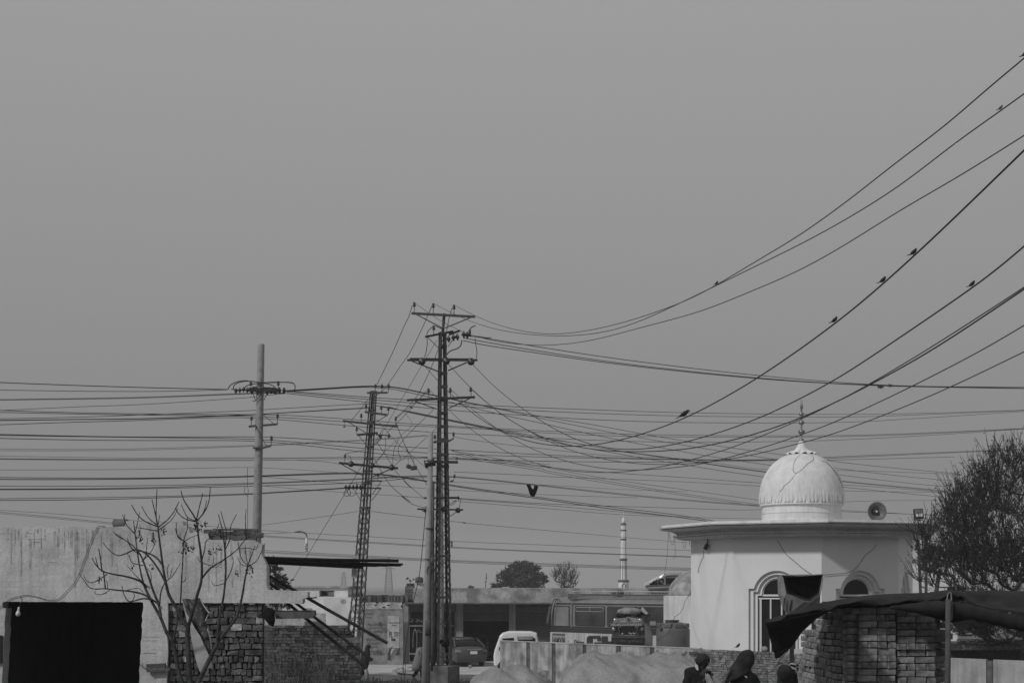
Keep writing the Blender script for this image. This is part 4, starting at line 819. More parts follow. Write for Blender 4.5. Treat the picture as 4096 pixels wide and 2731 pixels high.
# bundles entering from the far side on the left
LW = [
 ('topmost heavy wire ending on the disc string of the round pole', [T1(0, 77), T1(784, 107), T1(1568, 131), T2(1075, 150)], 2.2, 43, 43),
 ('thinner wire under the topmost ending on the round pole disc string', [T1(0, 155), T1(784, 167), T1(1568, 170), T2(800, 160), T2(1080, 152)], 1.5, 43, 43),
 ('upper wire of a close pair passing behind the round pole below its disc string', [T1(0, 255), T1(784, 244), T1(1568, 228), T2(1365, 186), T3(230, 186)], 1.4, 43.6, 43.4),
 ('lower wire of a close pair passing behind the round pole below its disc string', [T1(0, 260), T1(784, 251), T1(1568, 236), T2(1365, 193), T3(230, 190)], 1.4, 43.7, 43.4),
 ('single wire climbing gently to the far end of the disc string', [T1(0, 369), T1(784, 332), T1(1568, 302), T2(1365, 228), T3(0, 213), T3(240, 192)], 1.3, 43.8, 43.4),
 ('wire running just over the upper bracket of the round pole', [T1(0, 368), T1(784, 393), T1(1568, 405), T2(1568, 412), T3(160, 408), T3(600, 438), T3(1080, 470), T4(0, 505), T4(380, 525), T4(1568, 585), T5(784, 612), T5(1568, 628), T6(1568, 633), T7(700, 750), T7(1783, 700)], 1.4, 43.2, 62),
 ('wire running second over the upper bracket of the round pole', [T1(0, 388), T1(784, 405), T1(1568, 418), T2(1400, 428), T3(180, 437), T3(840, 485), T4(0, 532), T4(520, 540), T4(1568, 607), T5(784, 636), T5(1568, 645), T6(1568, 645), T7(700, 758), T7(1783, 704)], 1.4, 43.2, 62),
 ('wire climbing to the second mast bracket, highest of its three', [T1(0, 455), T1(784, 440), T1(1568, 412), T2(1365, 368), T3(0, 360), T3(1060, 300)], 1.4, 44, 50),
 ('wire climbing to the second mast bracket, middle of its three', [T1(0, 470), T1(784, 461), T1(1568, 451), T2(1365, 408), T3(0, 405), T3(600, 368), T3(1180, 333)], 1.4, 44, 50),
 ('wire climbing to the second mast bracket, lowest of its three', [T1(0, 475), T1(784, 465), T1(1568, 456), T2(1365, 414), T3(0, 408), T3(600, 373), T3(1180, 342)], 1.4, 44, 50),
 ('wire resting on the near insulator of the upper bracket of the round pole', [T1(0, 518), T1(784, 490), T1(1568, 472), T2(700, 448), T2(1320, 430), T3(40, 445), T3(180, 465), T3(840, 522), T3(1100, 545), T4(0, 575), T4(350, 600), T4(560, 610), T4(1568, 655), T5(140, 662), T5(830, 688), T5(1568, 705), T6(240, 705), T6(1290, 690), T7(0, 812), T7(900, 765), T7(1783, 705)], 1.4, 42.8, 62),
 ('uppermost of three wires carried by the lower bracket of the round pole', [T1(0, 618), T1(784, 636), T1(1568, 648), T2(1365, 640), T3(95, 641), T3(500, 665), T3(1100, 722), T4(0, 745), T4(520, 780), T4(1568, 835), T5(784, 862), T5(1568, 880), T6(1100, 885), T7(0, 958), T7(1783, 885)], 1.5, 42.8, 62),
 ('middle of three wires carried by the lower bracket of the round pole', [T1(0, 628), T1(784, 641), T1(1568, 652), T2(1365, 662), T3(0, 665), T3(600, 722), T3(1100, 770), T4(0, 798), T4(520, 825), T4(1568, 857), T5(784, 870), T5(1568, 886), T6(1100, 890), T7(0, 970), T7(1200, 915), T7(1783, 890)], 1.5, 42.8, 62),
 ('lowest of three wires carried by the lower bracket of the round pole', [T1(0, 660), T1(784, 677), T1(1568, 683), T2(1365, 680), T3(150, 694), T3(600, 755), T3(1060, 800), T4(0, 848), T4(600, 875), T4(1568, 900), T5(784, 908), T5(1568, 905), T6(1100, 890), T7(20, 985), T7(1160, 955)], 1.5, 42.8, 62),
 ('thin wire rising toward the middle of the leaning mast, upper of two', [T1(0, 770), T1(784, 776), T1(1568, 765), T2(1568, 725), T3(500, 702), T3(1060, 676), T3(1568, 640), T4(0, 648), T4(280, 626)], 1.0, 58, 60),
 ('thin wire rising toward the middle of the leaning mast, lower of two', [T1(0, 788), T1(784, 789), T1(1568, 780), T2(1568, 733), T3(500, 712), T3(1060, 684), T3(1568, 648), T4(0, 656), T4(280, 634)], 1.0, 58, 60),
 ('uppermost of four pale level wires crossing below the brackets of the round pole', [T1(0, 846), T1(784, 857), T1(1568, 866), T2(1350, 860), T3(0, 866), T3(1568, 852), T4(520, 858), T4(900, 882), T4(1400, 915), T4(1568, 932)], .9, 60, 70),
 ('second of four pale level wires crossing below the brackets of the round pole', [T1(0, 870), T1(784, 878), T1(1568, 878), T2(1350, 868), T3(0, 872), T3(1568, 862), T4(1568, 902)], .9, 60, 70),
 ('third of four pale level wires crossing below the brackets of the round pole', [T1(0, 874), T1(784, 882), T1(1568, 884), T2(1350, 885), T3(0, 880), T3(600, 896), T3(800, 925)], .9, 55, 50),
 ('lowest of four pale level wires crossing below the brackets of the round pole', [T1(0, 880), T1(784, 886), T1(1568, 892), T2(1350, 892), T3(0, 890), T3(1568, 872), T4(500, 872), T4(1568, 965)], .9, 60, 70),
 ('very thin wire standing alone above the heavy double cable', [T1(0, 990), T1(784, 988), T1(1568, 982), T2(1350, 960), T3(0, 965), T3(800, 1015), T3(1060, 1040), T4(0, 1085), T4(300, 1110), T4(900, 1128), T4(1568, 1146), T5(784, 1190), T5(1568, 1215)], .9, 55, 62),
 ('upper strand of the heavy double cable below the lone thin wire', [T1(0, 1068), T1(784, 1075), T1(1568, 1074), T2(1340, 1055), T3(0, 1048), T3(1040, 1012), T3(1280, 1028), T3(1568, 1078), T4(370, 1118), T4(520, 1145), T4(1568, 1290), T5(700, 1368), T5(1568, 1470), T6(420, 1525)], 1.6, 43.5, 54.5),
 ('lower strand of the heavy double cable below the lone thin wire', [T1(0, 1088), T1(784, 1090), T1(1568, 1082), T2(1340, 1060), T3(0, 1056), T3(1040, 1022), T3(1280, 1036), T3(1568, 1086), T4(370, 1126), T4(520, 1155), T4(1568, 1306), T5(900, 1415), T5(1568, 1490), T6(330, 1524)], 2.0, 43.5, 54.5),
 ('thin wire directly above the dark triple cable', [T1(0, 1160), T1(784, 1160), T1(1568, 1153), T2(1340, 1128), T3(0, 1124), T3(1040, 1080), T3(1568, 1046), T4(280, 1034), T4(500, 1040), T4(800, 1075), T4(1568, 1158), T5(450, 1190), T5(880, 1240), T5(1568, 1302), T6(930, 1362), T7(160, 1434), T7(1000, 1480)], 1.2, 43.5, 62),
 ('middle wire of the dark triple cable', [T1(0, 1190), T1(784, 1187), T1(1568, 1175), T2(1340, 1136), T3(0, 1132), T3(1040, 1088), T3(1568, 1054), T4(280, 1042), T4(500, 1048), T4(800, 1082), T4(1568, 1166), T5(450, 1202), T5(880, 1250), T5(1568, 1312), T6(930, 1372), T7(160, 1446), T7(1000, 1474)], 1.5, 43.5, 62),
 ('lowest wire of the dark triple cable', [T1(0, 1196), T1(784, 1194), T1(1568, 1184), T2(1340, 1158), T3(0, 1154), T3(500, 1142), T3(1040, 1120), T3(1568, 1076), T4(0, 1072), T4(300, 1070)], 1.6, 43.5, 52),
 ('upper wire of the pair ending on the strain discs of the leaning mast', [T1(0, 1290), T1(784, 1281), T1(1568, 1268), T2(1340, 1236), T3(0, 1228), T3(500, 1200), T3(850, 1176)], 1.4, 44, 50),
 ('lower wire of the pair ending on the strain discs of the leaning mast', [T1(0, 1308), T1(784, 1302), T1(1568, 1283), T2(1340, 1243), T3(0, 1236), T3(500, 1206), T3(850, 1182)], 1.7, 44, 50),
 ('upper of three far wires sinking behind the whitewashed wall', [(-10, 2039), (300, 2059), (500, 2079), (800, 2100), (1048, 2120), (1700, 2158), (2060, 2174), (2840, 2203)], 1.0, 120, 120),
 ('middle of three far wires sinking behind the whitewashed wall', [(-10, 2046), (300, 2075), (456, 2091), (800, 2122), (1048, 2141), (1700, 2180), (2060, 2199), (2840, 2228)], 1.2, 120, 120),
 ('lowest of three far wires sinking behind the whitewashed wall', [(-10, 2052), (300, 2080), (456, 2096), (800, 2126), (1048, 2145), (1700, 2184), (2060, 2202), (2840, 2230)], 1.0, 120, 120),
 ('upper of three close far wires passing over the iron bars and round trees', [(1048, 2199), (1700, 2234), (2060, 2249), (2840, 2274)], 1.1, 110, 110),
 ('middle of three close far wires passing over the iron bars and round trees', [(1048, 2205), (1700, 2238), (2060, 2253), (2840, 2279)], 1.1, 110, 110),
 ('lowest of three close far wires passing over the iron bars and round trees', [(1048, 2209), (1700, 2242), (2060, 2258), (2840, 2283)], 1.1, 110, 110),
 # second mast toward the far side
 ('upper wire bridging the disc string and the top of the leaning mast', [T3(250, 160), T3(900, 122), T3(1170, 97), T3(1330, 103), T3(1568, 158), T4(0, 130), T4(380, 213), T4(650, 275), T4(930, 325), T4(1150, 375), T4(1568, 443), T5(0, 430), T5(620, 520), T5(1080, 615), T5(1568, 690), T6(130, 690), T6(550, 755), T6(850, 795), T6(1180, 838), T7(0, 985), T7(500, 1045), T7(1200, 1105)], 1.4, 43, 64),
 ('middle wire bridging the disc string and the top of the leaning mast', [T3(250, 163), T3(900, 127), T3(1250, 98), T3(1340, 108), T3(1568, 166), T4(0, 138), T4(380, 220), T4(760, 300), T4(1000, 345), T4(1350, 425), T4(1568, 470), T5(0, 445), T5(400, 525), T5(870, 620), T5(1040, 650), T5(1440, 715), T5(1568, 738), T6(260, 762), T6(540, 800), T6(870, 855), T6(1130, 890), T7(100, 1058), T7(870, 1148), T7(1150, 1168)], 1.4, 43, 64),
 ('lower wire bridging the disc string and the top of the leaning mast', [T3(250, 168), T3(600, 155), T3(900, 130), T3(1180, 104), T3(1330, 130), T3(1568, 190), T4(0, 162), T4(370, 240), T4(760, 340), T4(1090, 425), T4(1568, 512), T5(0, 500), T5(490, 600), T5(880, 685), T5(1260, 752), T5(1568, 805), T6(0, 785), T6(330, 845), T6(640, 890), T6(1020, 943), T7(140, 1118), T7(860, 1205), T7(1090, 1222)], 1.4, 43, 64),
 ('uppermost of three wires slanting under the top of the leaning mast to the tall mast', [T3(250, 165), T3(1110, 232), T3(1568, 260), T4(510, 293), T4(780, 312), T4(1568, 345), T5(1500, 392), T6(1300, 408), T7(0, 575), T7(700, 570), T7(1783, 537)], 1.4, 43, 62),
 ('middle of three wires slanting under the top of the leaning mast to the tall mast', [T3(250, 175), T3(1110, 255), T3(1568, 290), T4(530, 320), T4(1568, 380), T5(1430, 425), T6(1300, 438), T7(0, 600), T7(500, 592), T7(1783, 540)], 1.4, 43, 62),
 ('lowest of three wires slanting under the top of the leaning mast to the tall mast', [T3(250, 190), T3(1060, 280), T3(1568, 328), T4(370, 350), T4(540, 370), T4(1568, 437), T5(560, 465), T5(1568, 495), T6(1300, 500), T7(0, 648), T7(400, 638), T7(1783, 548)], 1.4, 43, 62),
 ('upper of three wires falling from the leaning mast second bracket to behind the dome', [T3(1083, 298), T3(1200, 330), T3(1568, 385), T4(0, 355), T4(380, 438), T4(520, 463), T4(1000, 560), T4(1568, 663), T5(0, 640), T5(500, 730), T5(790, 783), T5(1150, 830), T5(1568, 885), T6(320, 923), T6(960, 1010), T7(160, 1173), T7(1100, 1260)], 1.4, 50, 64),
 ('middle of three wires falling from the leaning mast second bracket to behind the dome', [T3(1240, 323), T3(1568, 390), T4(0, 362), T4(380, 444), T4(520, 470), T4(1000, 570), T4(1568, 680), T5(0, 655), T5(500, 722), T5(790, 790), T5(1150, 836), T5(1568, 892), T6(320, 928), T6(960, 1016), T7(160, 1178), T7(1100, 1268)], 1.4, 50, 64),
 ('lower of three wires falling from the leaning mast second bracket to behind the dome', [T3(1315, 330), T3(1568, 398), T4(0, 370), T4(380, 452), T4(520, 478), T4(1000, 575), T4(1568, 700), T5(0, 668), T5(500, 765), T5(790, 805), T5(1150, 880), T5(1568, 935), T6(160, 950), T6(500, 1000), T6(940, 1065), T7(180, 1228), T7(1060, 1315)], 1.4, 50, 64),
 ('upper faint wire of the fan spreading from the middle of the tall mast', [T4(540, 785), T4(1000, 870), T4(1568, 965), T5(130, 965), T5(784, 1020), T5(1568, 1070), T6(930, 1128), T7(170, 1205), T7(1050, 1270)], 1.0, 50, 70),
 ('second faint wire of the fan spreading from the middle of the tall mast', [T4(540, 790), T4(900, 880), T4(1568, 955), T5(0, 945), T5(300, 1005), T5(780, 1090), T5(1568, 1200), T6(910, 1310)], 1.0, 50, 70),
 ('third faint wire of the fan spreading from the middle of the tall mast', [T4(540, 820), T4(900, 890), T4(1568, 990), T5(0, 980), T5(600, 1085), T5(1568, 1245), T6(910, 1355)], 1.0, 50, 70),
 ('lowest faint wire of the fan spreading from the middle of the tall mast', [T4(540, 850), T4(900, 905), T4(1568, 1015), T5(0, 1000), T5(500, 1090), T5(1150, 1195), T5(1568, 1262), T6(910, 1372)], 1.0, 50, 70),
 ('faint wire leaving level below the fan', [T4(560, 1010), T4(1568, 1055), T5(0, 1055), T5(1568, 1115), T6(910, 1160), T7(180, 1260), T7(1090, 1272)], .9, 60, 75),
 ('faint wire from the bracket with the hanging spool going level behind the dome', [T4(560, 645), T4(900, 700), T4(1568, 775), T5(0, 760), T5(784, 845), T5(1568, 872), T6(930, 990), T7(120, 1075), T7(1180, 1110)], .9, 60, 75),
 ('upper faint wire from the small strain disc at the middle of the tall mast', [T4(620, 1285), T4(700, 1292), T4(1568, 1345), T5(784, 1368), T5(1568, 1390), T6(900, 1406), T7(180, 1355), T7(1050, 1345)], .9, 42, 75),
 ('middle faint wire from the small strain disc at the middle of the tall mast', [T4(620, 1295), T4(1568, 1362), T5(784, 1420), T5(1568, 1482), T6(930, 1500)], .9, 42, 75),
 ('lower faint wire from the small strain disc at the middle of the tall mast', [T4(540, 1312), T4(1568, 1395), T5(784, 1450), T5(1400, 1480)], .9, 60, 75),
 ('thin wire crossing level just under the strain discs of the leaning mast', [T3(0, 1060), T3(600, 1110), T3(1030, 1138), T3(1568, 1170), T4(0, 1165), T4(530, 1198), T4(1568, 1250), T5(1050, 1280)], .9, 56, 70),
 ('thin wire sinking from the round pole past the ring jumpers of the leaning mast', [T3(0, 1155), T3(450, 1195), T3(1030, 1235), T3(1568, 1270), T4(0, 1265), T4(250, 1280)], .9, 50, 46),
 ('thin wire making a low peak at the leaning mast under its discs', [T3(0, 1565), T3(720, 1465), T3(1000, 1420)], .9, 52, 50),
 ('thin wire sloping from the leaning mast past the strapped pole, with a clamp on it', [T3(1140, 1422), T3(1568, 1475), T4(0, 1460), T4(270, 1490), T4(530, 1525), T4(670, 1542), (2060, 2109), (2500, 2148), (2840, 2177)], 1.0, 50, 62),
]
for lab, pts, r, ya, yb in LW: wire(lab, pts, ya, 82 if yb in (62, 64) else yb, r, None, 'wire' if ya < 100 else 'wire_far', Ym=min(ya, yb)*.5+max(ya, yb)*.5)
# steep spans between the two masts
SW = [
 ('steep wire from the tall mast first head insulator to the leaning mast top', [(1649, 1223), (1634, 1270), (1617, 1303), (1575, 1400), (1508, 1538)], 1.5),
 ('steep wire from the tall mast second head insulator past the leaning mast top', [(1727, 1225), (1690, 1310), (1640, 1410), (1600, 1465), (1578, 1500), (1520, 1575), (1475, 1592), (1440, 1640), (1406, 1680)], 1.4),
 ('steep wire from the third head insulator of the tall mast down behind its legs', [(1808, 1232), (1795, 1275), (1785, 1330), (1752, 1400), (1725, 1470), (1711, 1500), (1663, 1592), (1586, 1668), (1583, 1672)], 1.4),
 ('thin steep wire crossing high between the two masts', [(1748, 1360), (1700, 1440), (1630, 1558), (1580, 1640), (1509, 1768)], 1.0),
 ('diagonal wire from the far bracket of the leaning mast down to the strapped pole', [T3(1395, 505), T3(1530, 830), T4(60, 735), T4(140, 910), T4(350, 1255)], 1.3),
 ('diagonal wire from the leaning mast middle discs to the tall mast small crossarm', [T3(1190, 690), T3(1350, 930), T3(1380, 990), T3(1568, 1190), T4(20, 1085), T4(250, 1287)], 1.2),
 ('slack wire sagging from the leaning mast to the lowest discs of the tall mast', [T3(1165, 865), T3(1300, 1100), T3(1400, 1210), T3(1568, 1340), T4(0, 1250), T4(120, 1345), T4(262, 1384)], 1.3),
 ('long diagonal wire from the tall mast lower crossarm to the leaning mast discs', [T4(350, 360), T4(0, 720), T3(1440, 880), T3(1375, 945)], 1.2),
 ('second long diagonal wire below the lower crossarm of the tall mast', [T4(380, 555), T4(100, 810), T4(0, 892), T3(1300, 840)], 1.0),
 ('short diagonal wire between the fourth crossarm and the upper discs of the leaning mast', [T4(275, 165), T4(130, 330), T4(0, 470), T3(1290, 610)], 1.2),
 ('diagonal wire from the tall mast bracket to the bottom crossarm of the leaning mast', [T4(280, 180), T4(0, 420), T3(1400, 445)], 1.1),
 ('thin diagonal wire from the leaning mast across to the strapped pole', [T3(1190, 460), T3(1420, 720), T4(100, 815), T4(290, 985)], .9),
 ('thin diagonal wire from the leaning mast discs climbing behind the leg of the tall mast', [T3(1160, 925), T3(1280, 800), T3(1480, 600), T3(1568, 510), T4(40, 385)], .9),
 ('thin straight stay running from the leaning mast down to the pale house roof', [T3(1260, 560), T3(1080, 870), T3(1030, 960), T3(850, 1260), T3(660, 1568), (1150, 2352)], 1.2),
]
for lab, pts, r in SW: wire(lab, pts, 43.5, 49.5, r, None, Ym=46)
# clamps and tangled scraps on wires
for x, y, Y, lab in ((1646, 1630, 47, 'small clamp on the diagonal wire beside the tall mast'), (1857, 2090, 55, 'small clamp on the thin sloping wire beside the tall mast')):
    MB().tube([P(x-8, y-2, Y), P(x, y, Y), P(x+6, y+1, Y)], [.01, .03, .012], 6).build('wire_clamp', 'steel_dark', loc=P(x, y, Y), label=lab, category='clamp')
for x, y, lab in ((3561, 1541, 'frayed scrap tangled on the upper level wire beside the heavy cables'), (3523, 1547, 'frayed scrap hanging under the level wires beside the heavy cables')):
    m = MB(); rr = random.Random(int(x)); Y = 53
    m.tube([P(x-14, y, Y), P(x, y+1, Y), P(x+13, y, Y)], [.02, .05, .01], 6)
    for _ in range(26): q = P(x+rr.uniform(-11, 9), y, Y); m.tube([q, q+V((rr.uniform(-.05, .05), rr.uniform(-.04, .04), rr.uniform(-.1, .07)))], .005, 3)
    m.build('tangled_scrap', 'steel_dark', loc=P(x, y, Y), label=lab, category='scrap')

# ============================================================ birds
def bird(x, y, Y, ln, face, lab, m_='feather', upright=.55, name='small_bird', cat='bird', crow=False):
    """x,y: feet on the wire; ln: length in px; face 1 = beak to the right"""
    if Y < 45:                      # perch exactly on the wire that passes there
        tg = ((x-CX), -(y-HY)); best = 1e9
        for w_ in WIRES:
            for a_, b_ in zip(w_, w_[1:]):
                if a_.y < 5 or b_.y < 5: continue
                A2, B2 = PX(a_), PX(b_); dx, dy = B2[0]-A2[0], B2[1]-A2[1]; t_ = max(0, min(1, ((tg[0]-A2[0])*dx+(tg[1]-A2[1])*dy)/max(dx*dx+dy*dy, 1e-9)))
                zq = a_.lerp(b_, t_); dd = math.dist(PX(zq), tg)
                if dd < best: best, Y, ow = dd, zq.y, zq
        x, y = CX+PX(ow)[0], HY-PX(ow)[1]-1.5
    k_ = Y/F*ln/30.0; o = P(x, y, Y); e = thing(name, lab, cat, o)
    f = face; B = lambda a, c, d=0: o+V((a*f*k_, d*k_, c*k_))
    path = [(-8.5, 4.6), (-5, 7.0), (-1.0, 9.8), (2.8, 12.8), (5.2, 15.6), (6.6, 18.2), (8.0, 20.0), (9.6, 20.2)] if not crow else [(-9, 3.2), (-5, 5.8), (-1, 8.2), (3.5, 11.2), (6.5, 13.4), (8.6, 15.0), (10.2, 15.8), (11.6, 15.6)]
    rad = [1.6, 3.8, 5.5, 5.9, 4.7, 3.9, 3.3, 1.4] if not crow else [1.8, 3.6, 5.0, 5.2, 3.9, 3.1, 2.8, 1.3]
    m = MB().tube(smoothpts([B(a, c) for a, c in path], 3), [rad[min(int(i/3), 7)]*(1-(i % 3)/3)*k_ + rad[min(int(i/3)+1, 7)]*((i % 3)/3)*k_ for i in range(22)], 10)
    m.build('body', m_, e, smooth=True)
    tl = 11 if not crow else 12
    m = MB().prism([B(-6, 6.6, -1), B(-6-tl, 3.0 if not crow else -1.5, -1.6), B(-7-tl, 1.2 if not crow else -3, 0), B(-5, 3.8, -1)], V((0, 2*k_, 0))); m.build('tail', m_, e)
    m = MB().ell(B(-1.5, 8.6, -3.2), 6.2*k_, 1.2*k_, 2.6*k_, 10, 6, rot=Matrix.Rotation(-.65*f, 3, 'Y')); m.build('wing', m_, e, smooth=True)
    s_ = 1.0 if not crow else 1.8
    m = MB().tube([B(9 if not crow else 11.4, 20.3 if not crow else 15.6), B(9+3.4*s_ if not crow else 15.8, 19.6 if not crow else 15.0)], [1.0*k_*s_**.5, .2*k_], 6); m.build('beak', m_, e)
    for d in (-1.2, 1.2): MB().tube([B(1.0, 6.5, d), B(.5, 2.0, d), B(0.3, 0, d)], [.5*k_, .4*k_, .35*k_], 5).build('leg', m_, e)
bird(2868, 1147, 30, 22, 1, 'small bird on the top wire where two sweeping wires nearly touch')
bird(4000, 443, 14, 30, 1, 'small pale bird high on the second sweeping wire', 'feather_pale')
bird(4095, 228, 12.5, 38, 1, 'dark bird cut by the corner on the highest wire')
bird(3654, 1027, 14.2, 42, 1, 'plump dark bird highest of the three on the thick rising cable')
bird(3531, 1137, 15.5, 40, 1, 'plump dark bird second of the three on the thick rising cable')
bird(3338, 1297, 17, 38, 1, 'slim dark bird lowest of the three small ones on the thick rising cable')
bird(3887, 1152, 15, 38, 1, 'plump dark bird alone on the cable below the three birds')
bird(2735, 1671, 27, 54, 1, 'grey necked crow perched low on the thick rising cable', name='crow', cat='crow', crow=True)
# ============================================================ trees
def grow_tree(name, label, Y, xc, crown, trunk_top, n, tips, rr, leafn=0, leafs=.08, bark='bark', leafm='leaf', r0=.16, flat=1.0, tiplen=.4, up=.5, rtip=.006, base=None, berries=0, sub=3):
    """crown(rr) returns a point in the crown volume; branches reach for n such points, each joining the nearest wood already grown"""
    bx = P(xc, 0, Y).x; b = V((bx, Y, ground_z(Y)-.05)) if base is None else V(base)
    T = thing(name, label, 'tree', b)
    top = V((bx, Y, trunk_top)); nodes = []; par = []; nch = []
    k_ = 8
    for i in range(k_+1): nodes.append(b.lerp(top, i/k_)+V((.04*sin(i*1.3), .04*cos(i), 0))); par.append(i-1)
    att = sorted([crown(rr) for _ in range(n)], key=lambda q: (q-top).length)
    tipidx = []
    for q in att:
        best, bd = 0, 1e9
        lo = max(0, int(k_*.55))
        for i in range(lo, len(nodes)):
            d = (nodes[i]-q).length
            dz = nodes[i].z-q.z
            if dz > -.02: d += (dz+.02)*1.4
            if d < bd: bd, best = d, i
        a = nodes[best]; d = q-a; steps = max(2, int(bd/.22)); p_ = best
        dirp = (a-nodes[par[best]]).normalized() if par[best] >= 0 else V((0, 0, 1))
        c = a+dirp*bd*.35-V((0, 0, bd*.05))
        for s_ in range(1, steps+1):
            t = s_/steps; nodes.append(a*(1-t)**2+c*2*t*(1-t)+q*t*t+V((rr.uniform(-.012, .012),)*3)); par.append(p_); p_ = len(nodes)-1
        tipidx.append(p_)
    w_ = [0.0]*len(nodes)
    for i in tipidx: w_[i] += 1
    for i in range(len(nodes)-1, 0, -1): w_[par[i]] += w_[i]
    W = max(w_[0], 1); rad = [max(rtip, r0*(x/W)**.46) for x in w_]
    ch = {}
    for i in range(1, len(nodes)): ch.setdefault(par[i], []).append(i)
    big, small = MB(), MB()
    def trace(i):
        stack = [(i, None)]
        while stack:
            s0, pr = stack.pop(); chain = [pr] if pr is not None else []; c = s0
            while True:
                chain.append(c); kids = sorted(ch.get(c, []), key=lambda q: -w_[q])
                if not kids: break
                for q in kids[1:]: stack.append((q, c))
                c = kids[0]
            rr_ = [rad[q] for q in chain]
            if pr is not None: rr_[0] = min(rad[pr], rr_[1]*1.15)
            (big if rr_[0] > r0*.22 else small).tube([nodes[q] for q in chain], rr_, 6 if rr_[0] > r0*.22 else 4)
    trace(0)
    lf = MB(); be = MB()
    for i in tipidx:
        q = nodes[i]; d0 = (q-nodes[par[i]]).normalized()
        for _ in range(tips):
            d = (d0*.6+V((rr.uniform(-.8, .8), rr.uniform(-.8, .8), up+rr.uniform(-.35, .35)))).normalized()
            l = tiplen*rr.uniform(.4, 1.15); e = q+d*l; mid = q+d*l*.5+V((0, 0, -.05*l))
            small.tube([q, mid, e+V((0, 0, .12*l))], [rtip*.9, rtip*.85, rtip*.7], 4)
            for _ in range(leafn):
                t = rr.random(); lf.leaf(q.lerp(e, t), d+V((rr.uniform(-1, 1), rr.uniform(-1, 1), rr.uniform(-.9, .5))), leafs*rr.uniform(.5, 1.3), leafs*.42)
        if berries and rr.random() < berries:
            for _ in range(9): g = q+V((rr.gauss(0, .07), rr.gauss(0, .07), rr.uniform(-.28, -.05))); be.ell(g, .018, .018, .02, 5, 3)
    big.build('trunk', bark, T, smooth=True); small.build('twigs', 'twig' if bark == 'bark' else bark, T, kind='stuff')
    if leafn: lf.build('crown', leafm, T, kind='stuff')
    if berries: be.build('berries', 'twig', T, kind='stuff')
    return T
def blob(cx_, cy_, rx, ry, Y, ryd, bias=.5):
    """points in an ellipsoid given in picture units at depth Y, denser toward its skin"""
    k_ = Y/F; c = P(cx_, cy_, Y)
    def f(rr):
        while True:
            v = V((rr.uniform(-1, 1), rr.uniform(-1, 1), rr.uniform(-1, 1)))
            if .05 < v.length < 1: break
        v = v.normalized()*v.length**bias
        return c+V((v.x*rx*k_, v.y*ryd, v.z*ry*k_))
    return f
def mixf(*fs):
    tot = sum(w for w, _ in fs)
    def f(rr):
        x = rr.uniform(0, tot)
        for w, g_ in fs:
            x -= w
            if x <= 0: return g_(rr)
        return fs[-1][1](rr)
    return f
# big untidy tree on the far side of the brick stack
YR = 46.5
cr_ = mixf((6, blob(4100, 2075, 300, 262, YR, 2.45, .6)), (5, blob(4010, 2190, 240, 170, YR, 2.19, .6)), (2.2, blob(3810, 2160, 150, 110, YR, 1.29, .6)), (1.6, blob(3800, 2290, 140, 90, YR, 1.16, .6)), (1.8, blob(4030, 1915, 120, 105, YR, 1.16, .7)), (2.6, blob(4180, 2300, 260, 160, YR, 2.06, .6)), (1.0, blob(3870, 2030, 100, 70, YR, 0.90, .7)), (3.8, blob(4030, 2490, 230, 90, YR, 1.68, .6)), (2.6, blob(3890, 2480, 110, 70, YR, 1.16, .6)))
grow_tree('tree', 'big untidy tree with dense upturned twigs and clumps of small leaves behind the black canopy', YR, 4100, cr_, 3.0, 780, 8, random.Random(4), leafn=3, leafs=.10, r0=.13, tiplen=.85, up=.75, rtip=.0085, berries=.16)
YD = 150.0
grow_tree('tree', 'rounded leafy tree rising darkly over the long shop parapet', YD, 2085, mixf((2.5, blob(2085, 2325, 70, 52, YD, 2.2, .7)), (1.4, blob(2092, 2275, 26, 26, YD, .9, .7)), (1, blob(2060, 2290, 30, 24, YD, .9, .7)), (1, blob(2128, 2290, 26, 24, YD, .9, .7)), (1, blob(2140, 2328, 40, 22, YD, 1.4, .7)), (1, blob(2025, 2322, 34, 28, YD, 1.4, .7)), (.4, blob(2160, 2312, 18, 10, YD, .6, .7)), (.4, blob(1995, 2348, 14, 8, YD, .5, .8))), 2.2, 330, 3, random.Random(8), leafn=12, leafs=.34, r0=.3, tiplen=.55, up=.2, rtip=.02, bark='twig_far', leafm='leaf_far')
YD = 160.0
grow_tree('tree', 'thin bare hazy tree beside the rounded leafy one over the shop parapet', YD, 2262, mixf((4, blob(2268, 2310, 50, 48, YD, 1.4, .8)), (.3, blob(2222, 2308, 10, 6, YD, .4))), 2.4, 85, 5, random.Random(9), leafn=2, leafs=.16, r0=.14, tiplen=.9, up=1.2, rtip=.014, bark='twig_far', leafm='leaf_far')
YD = 62.0
grow_tree('tree', 'large leaved tree partly hidden behind the broken end of the whitewashed wall', YD, 1085, mixf((3, blob(1085, 2300, 45, 55, YD, .6, .8)), (2, blob(1120, 2330, 30, 30, YD, .5)), (2, blob(1075, 2430, 60, 40, YD, .6)), (1, blob(1130, 2420, 30, 20, YD, .5)), (1, blob(1095, 2265, 14, 24, YD, .3))), 2.4, 60, 3, random.Random(12), leafn=5, leafs=.22, r0=.08, tiplen=.3, up=.1, rtip=.008, bark='twig_far', leafm='leaf')
YD = 66.0
grow_tree('tree', 'round dense bush tree just past the far corner of the domed shrine', YD, 3745, blob(3750, 2240, 60, 62, YD, .8, .7), 2.2, 70, 3, random.Random(13), leafn=9, leafs=.16, r0=.1, tiplen=.3, up=.1, rtip=.01, bark='twig_far', leafm='leaf')

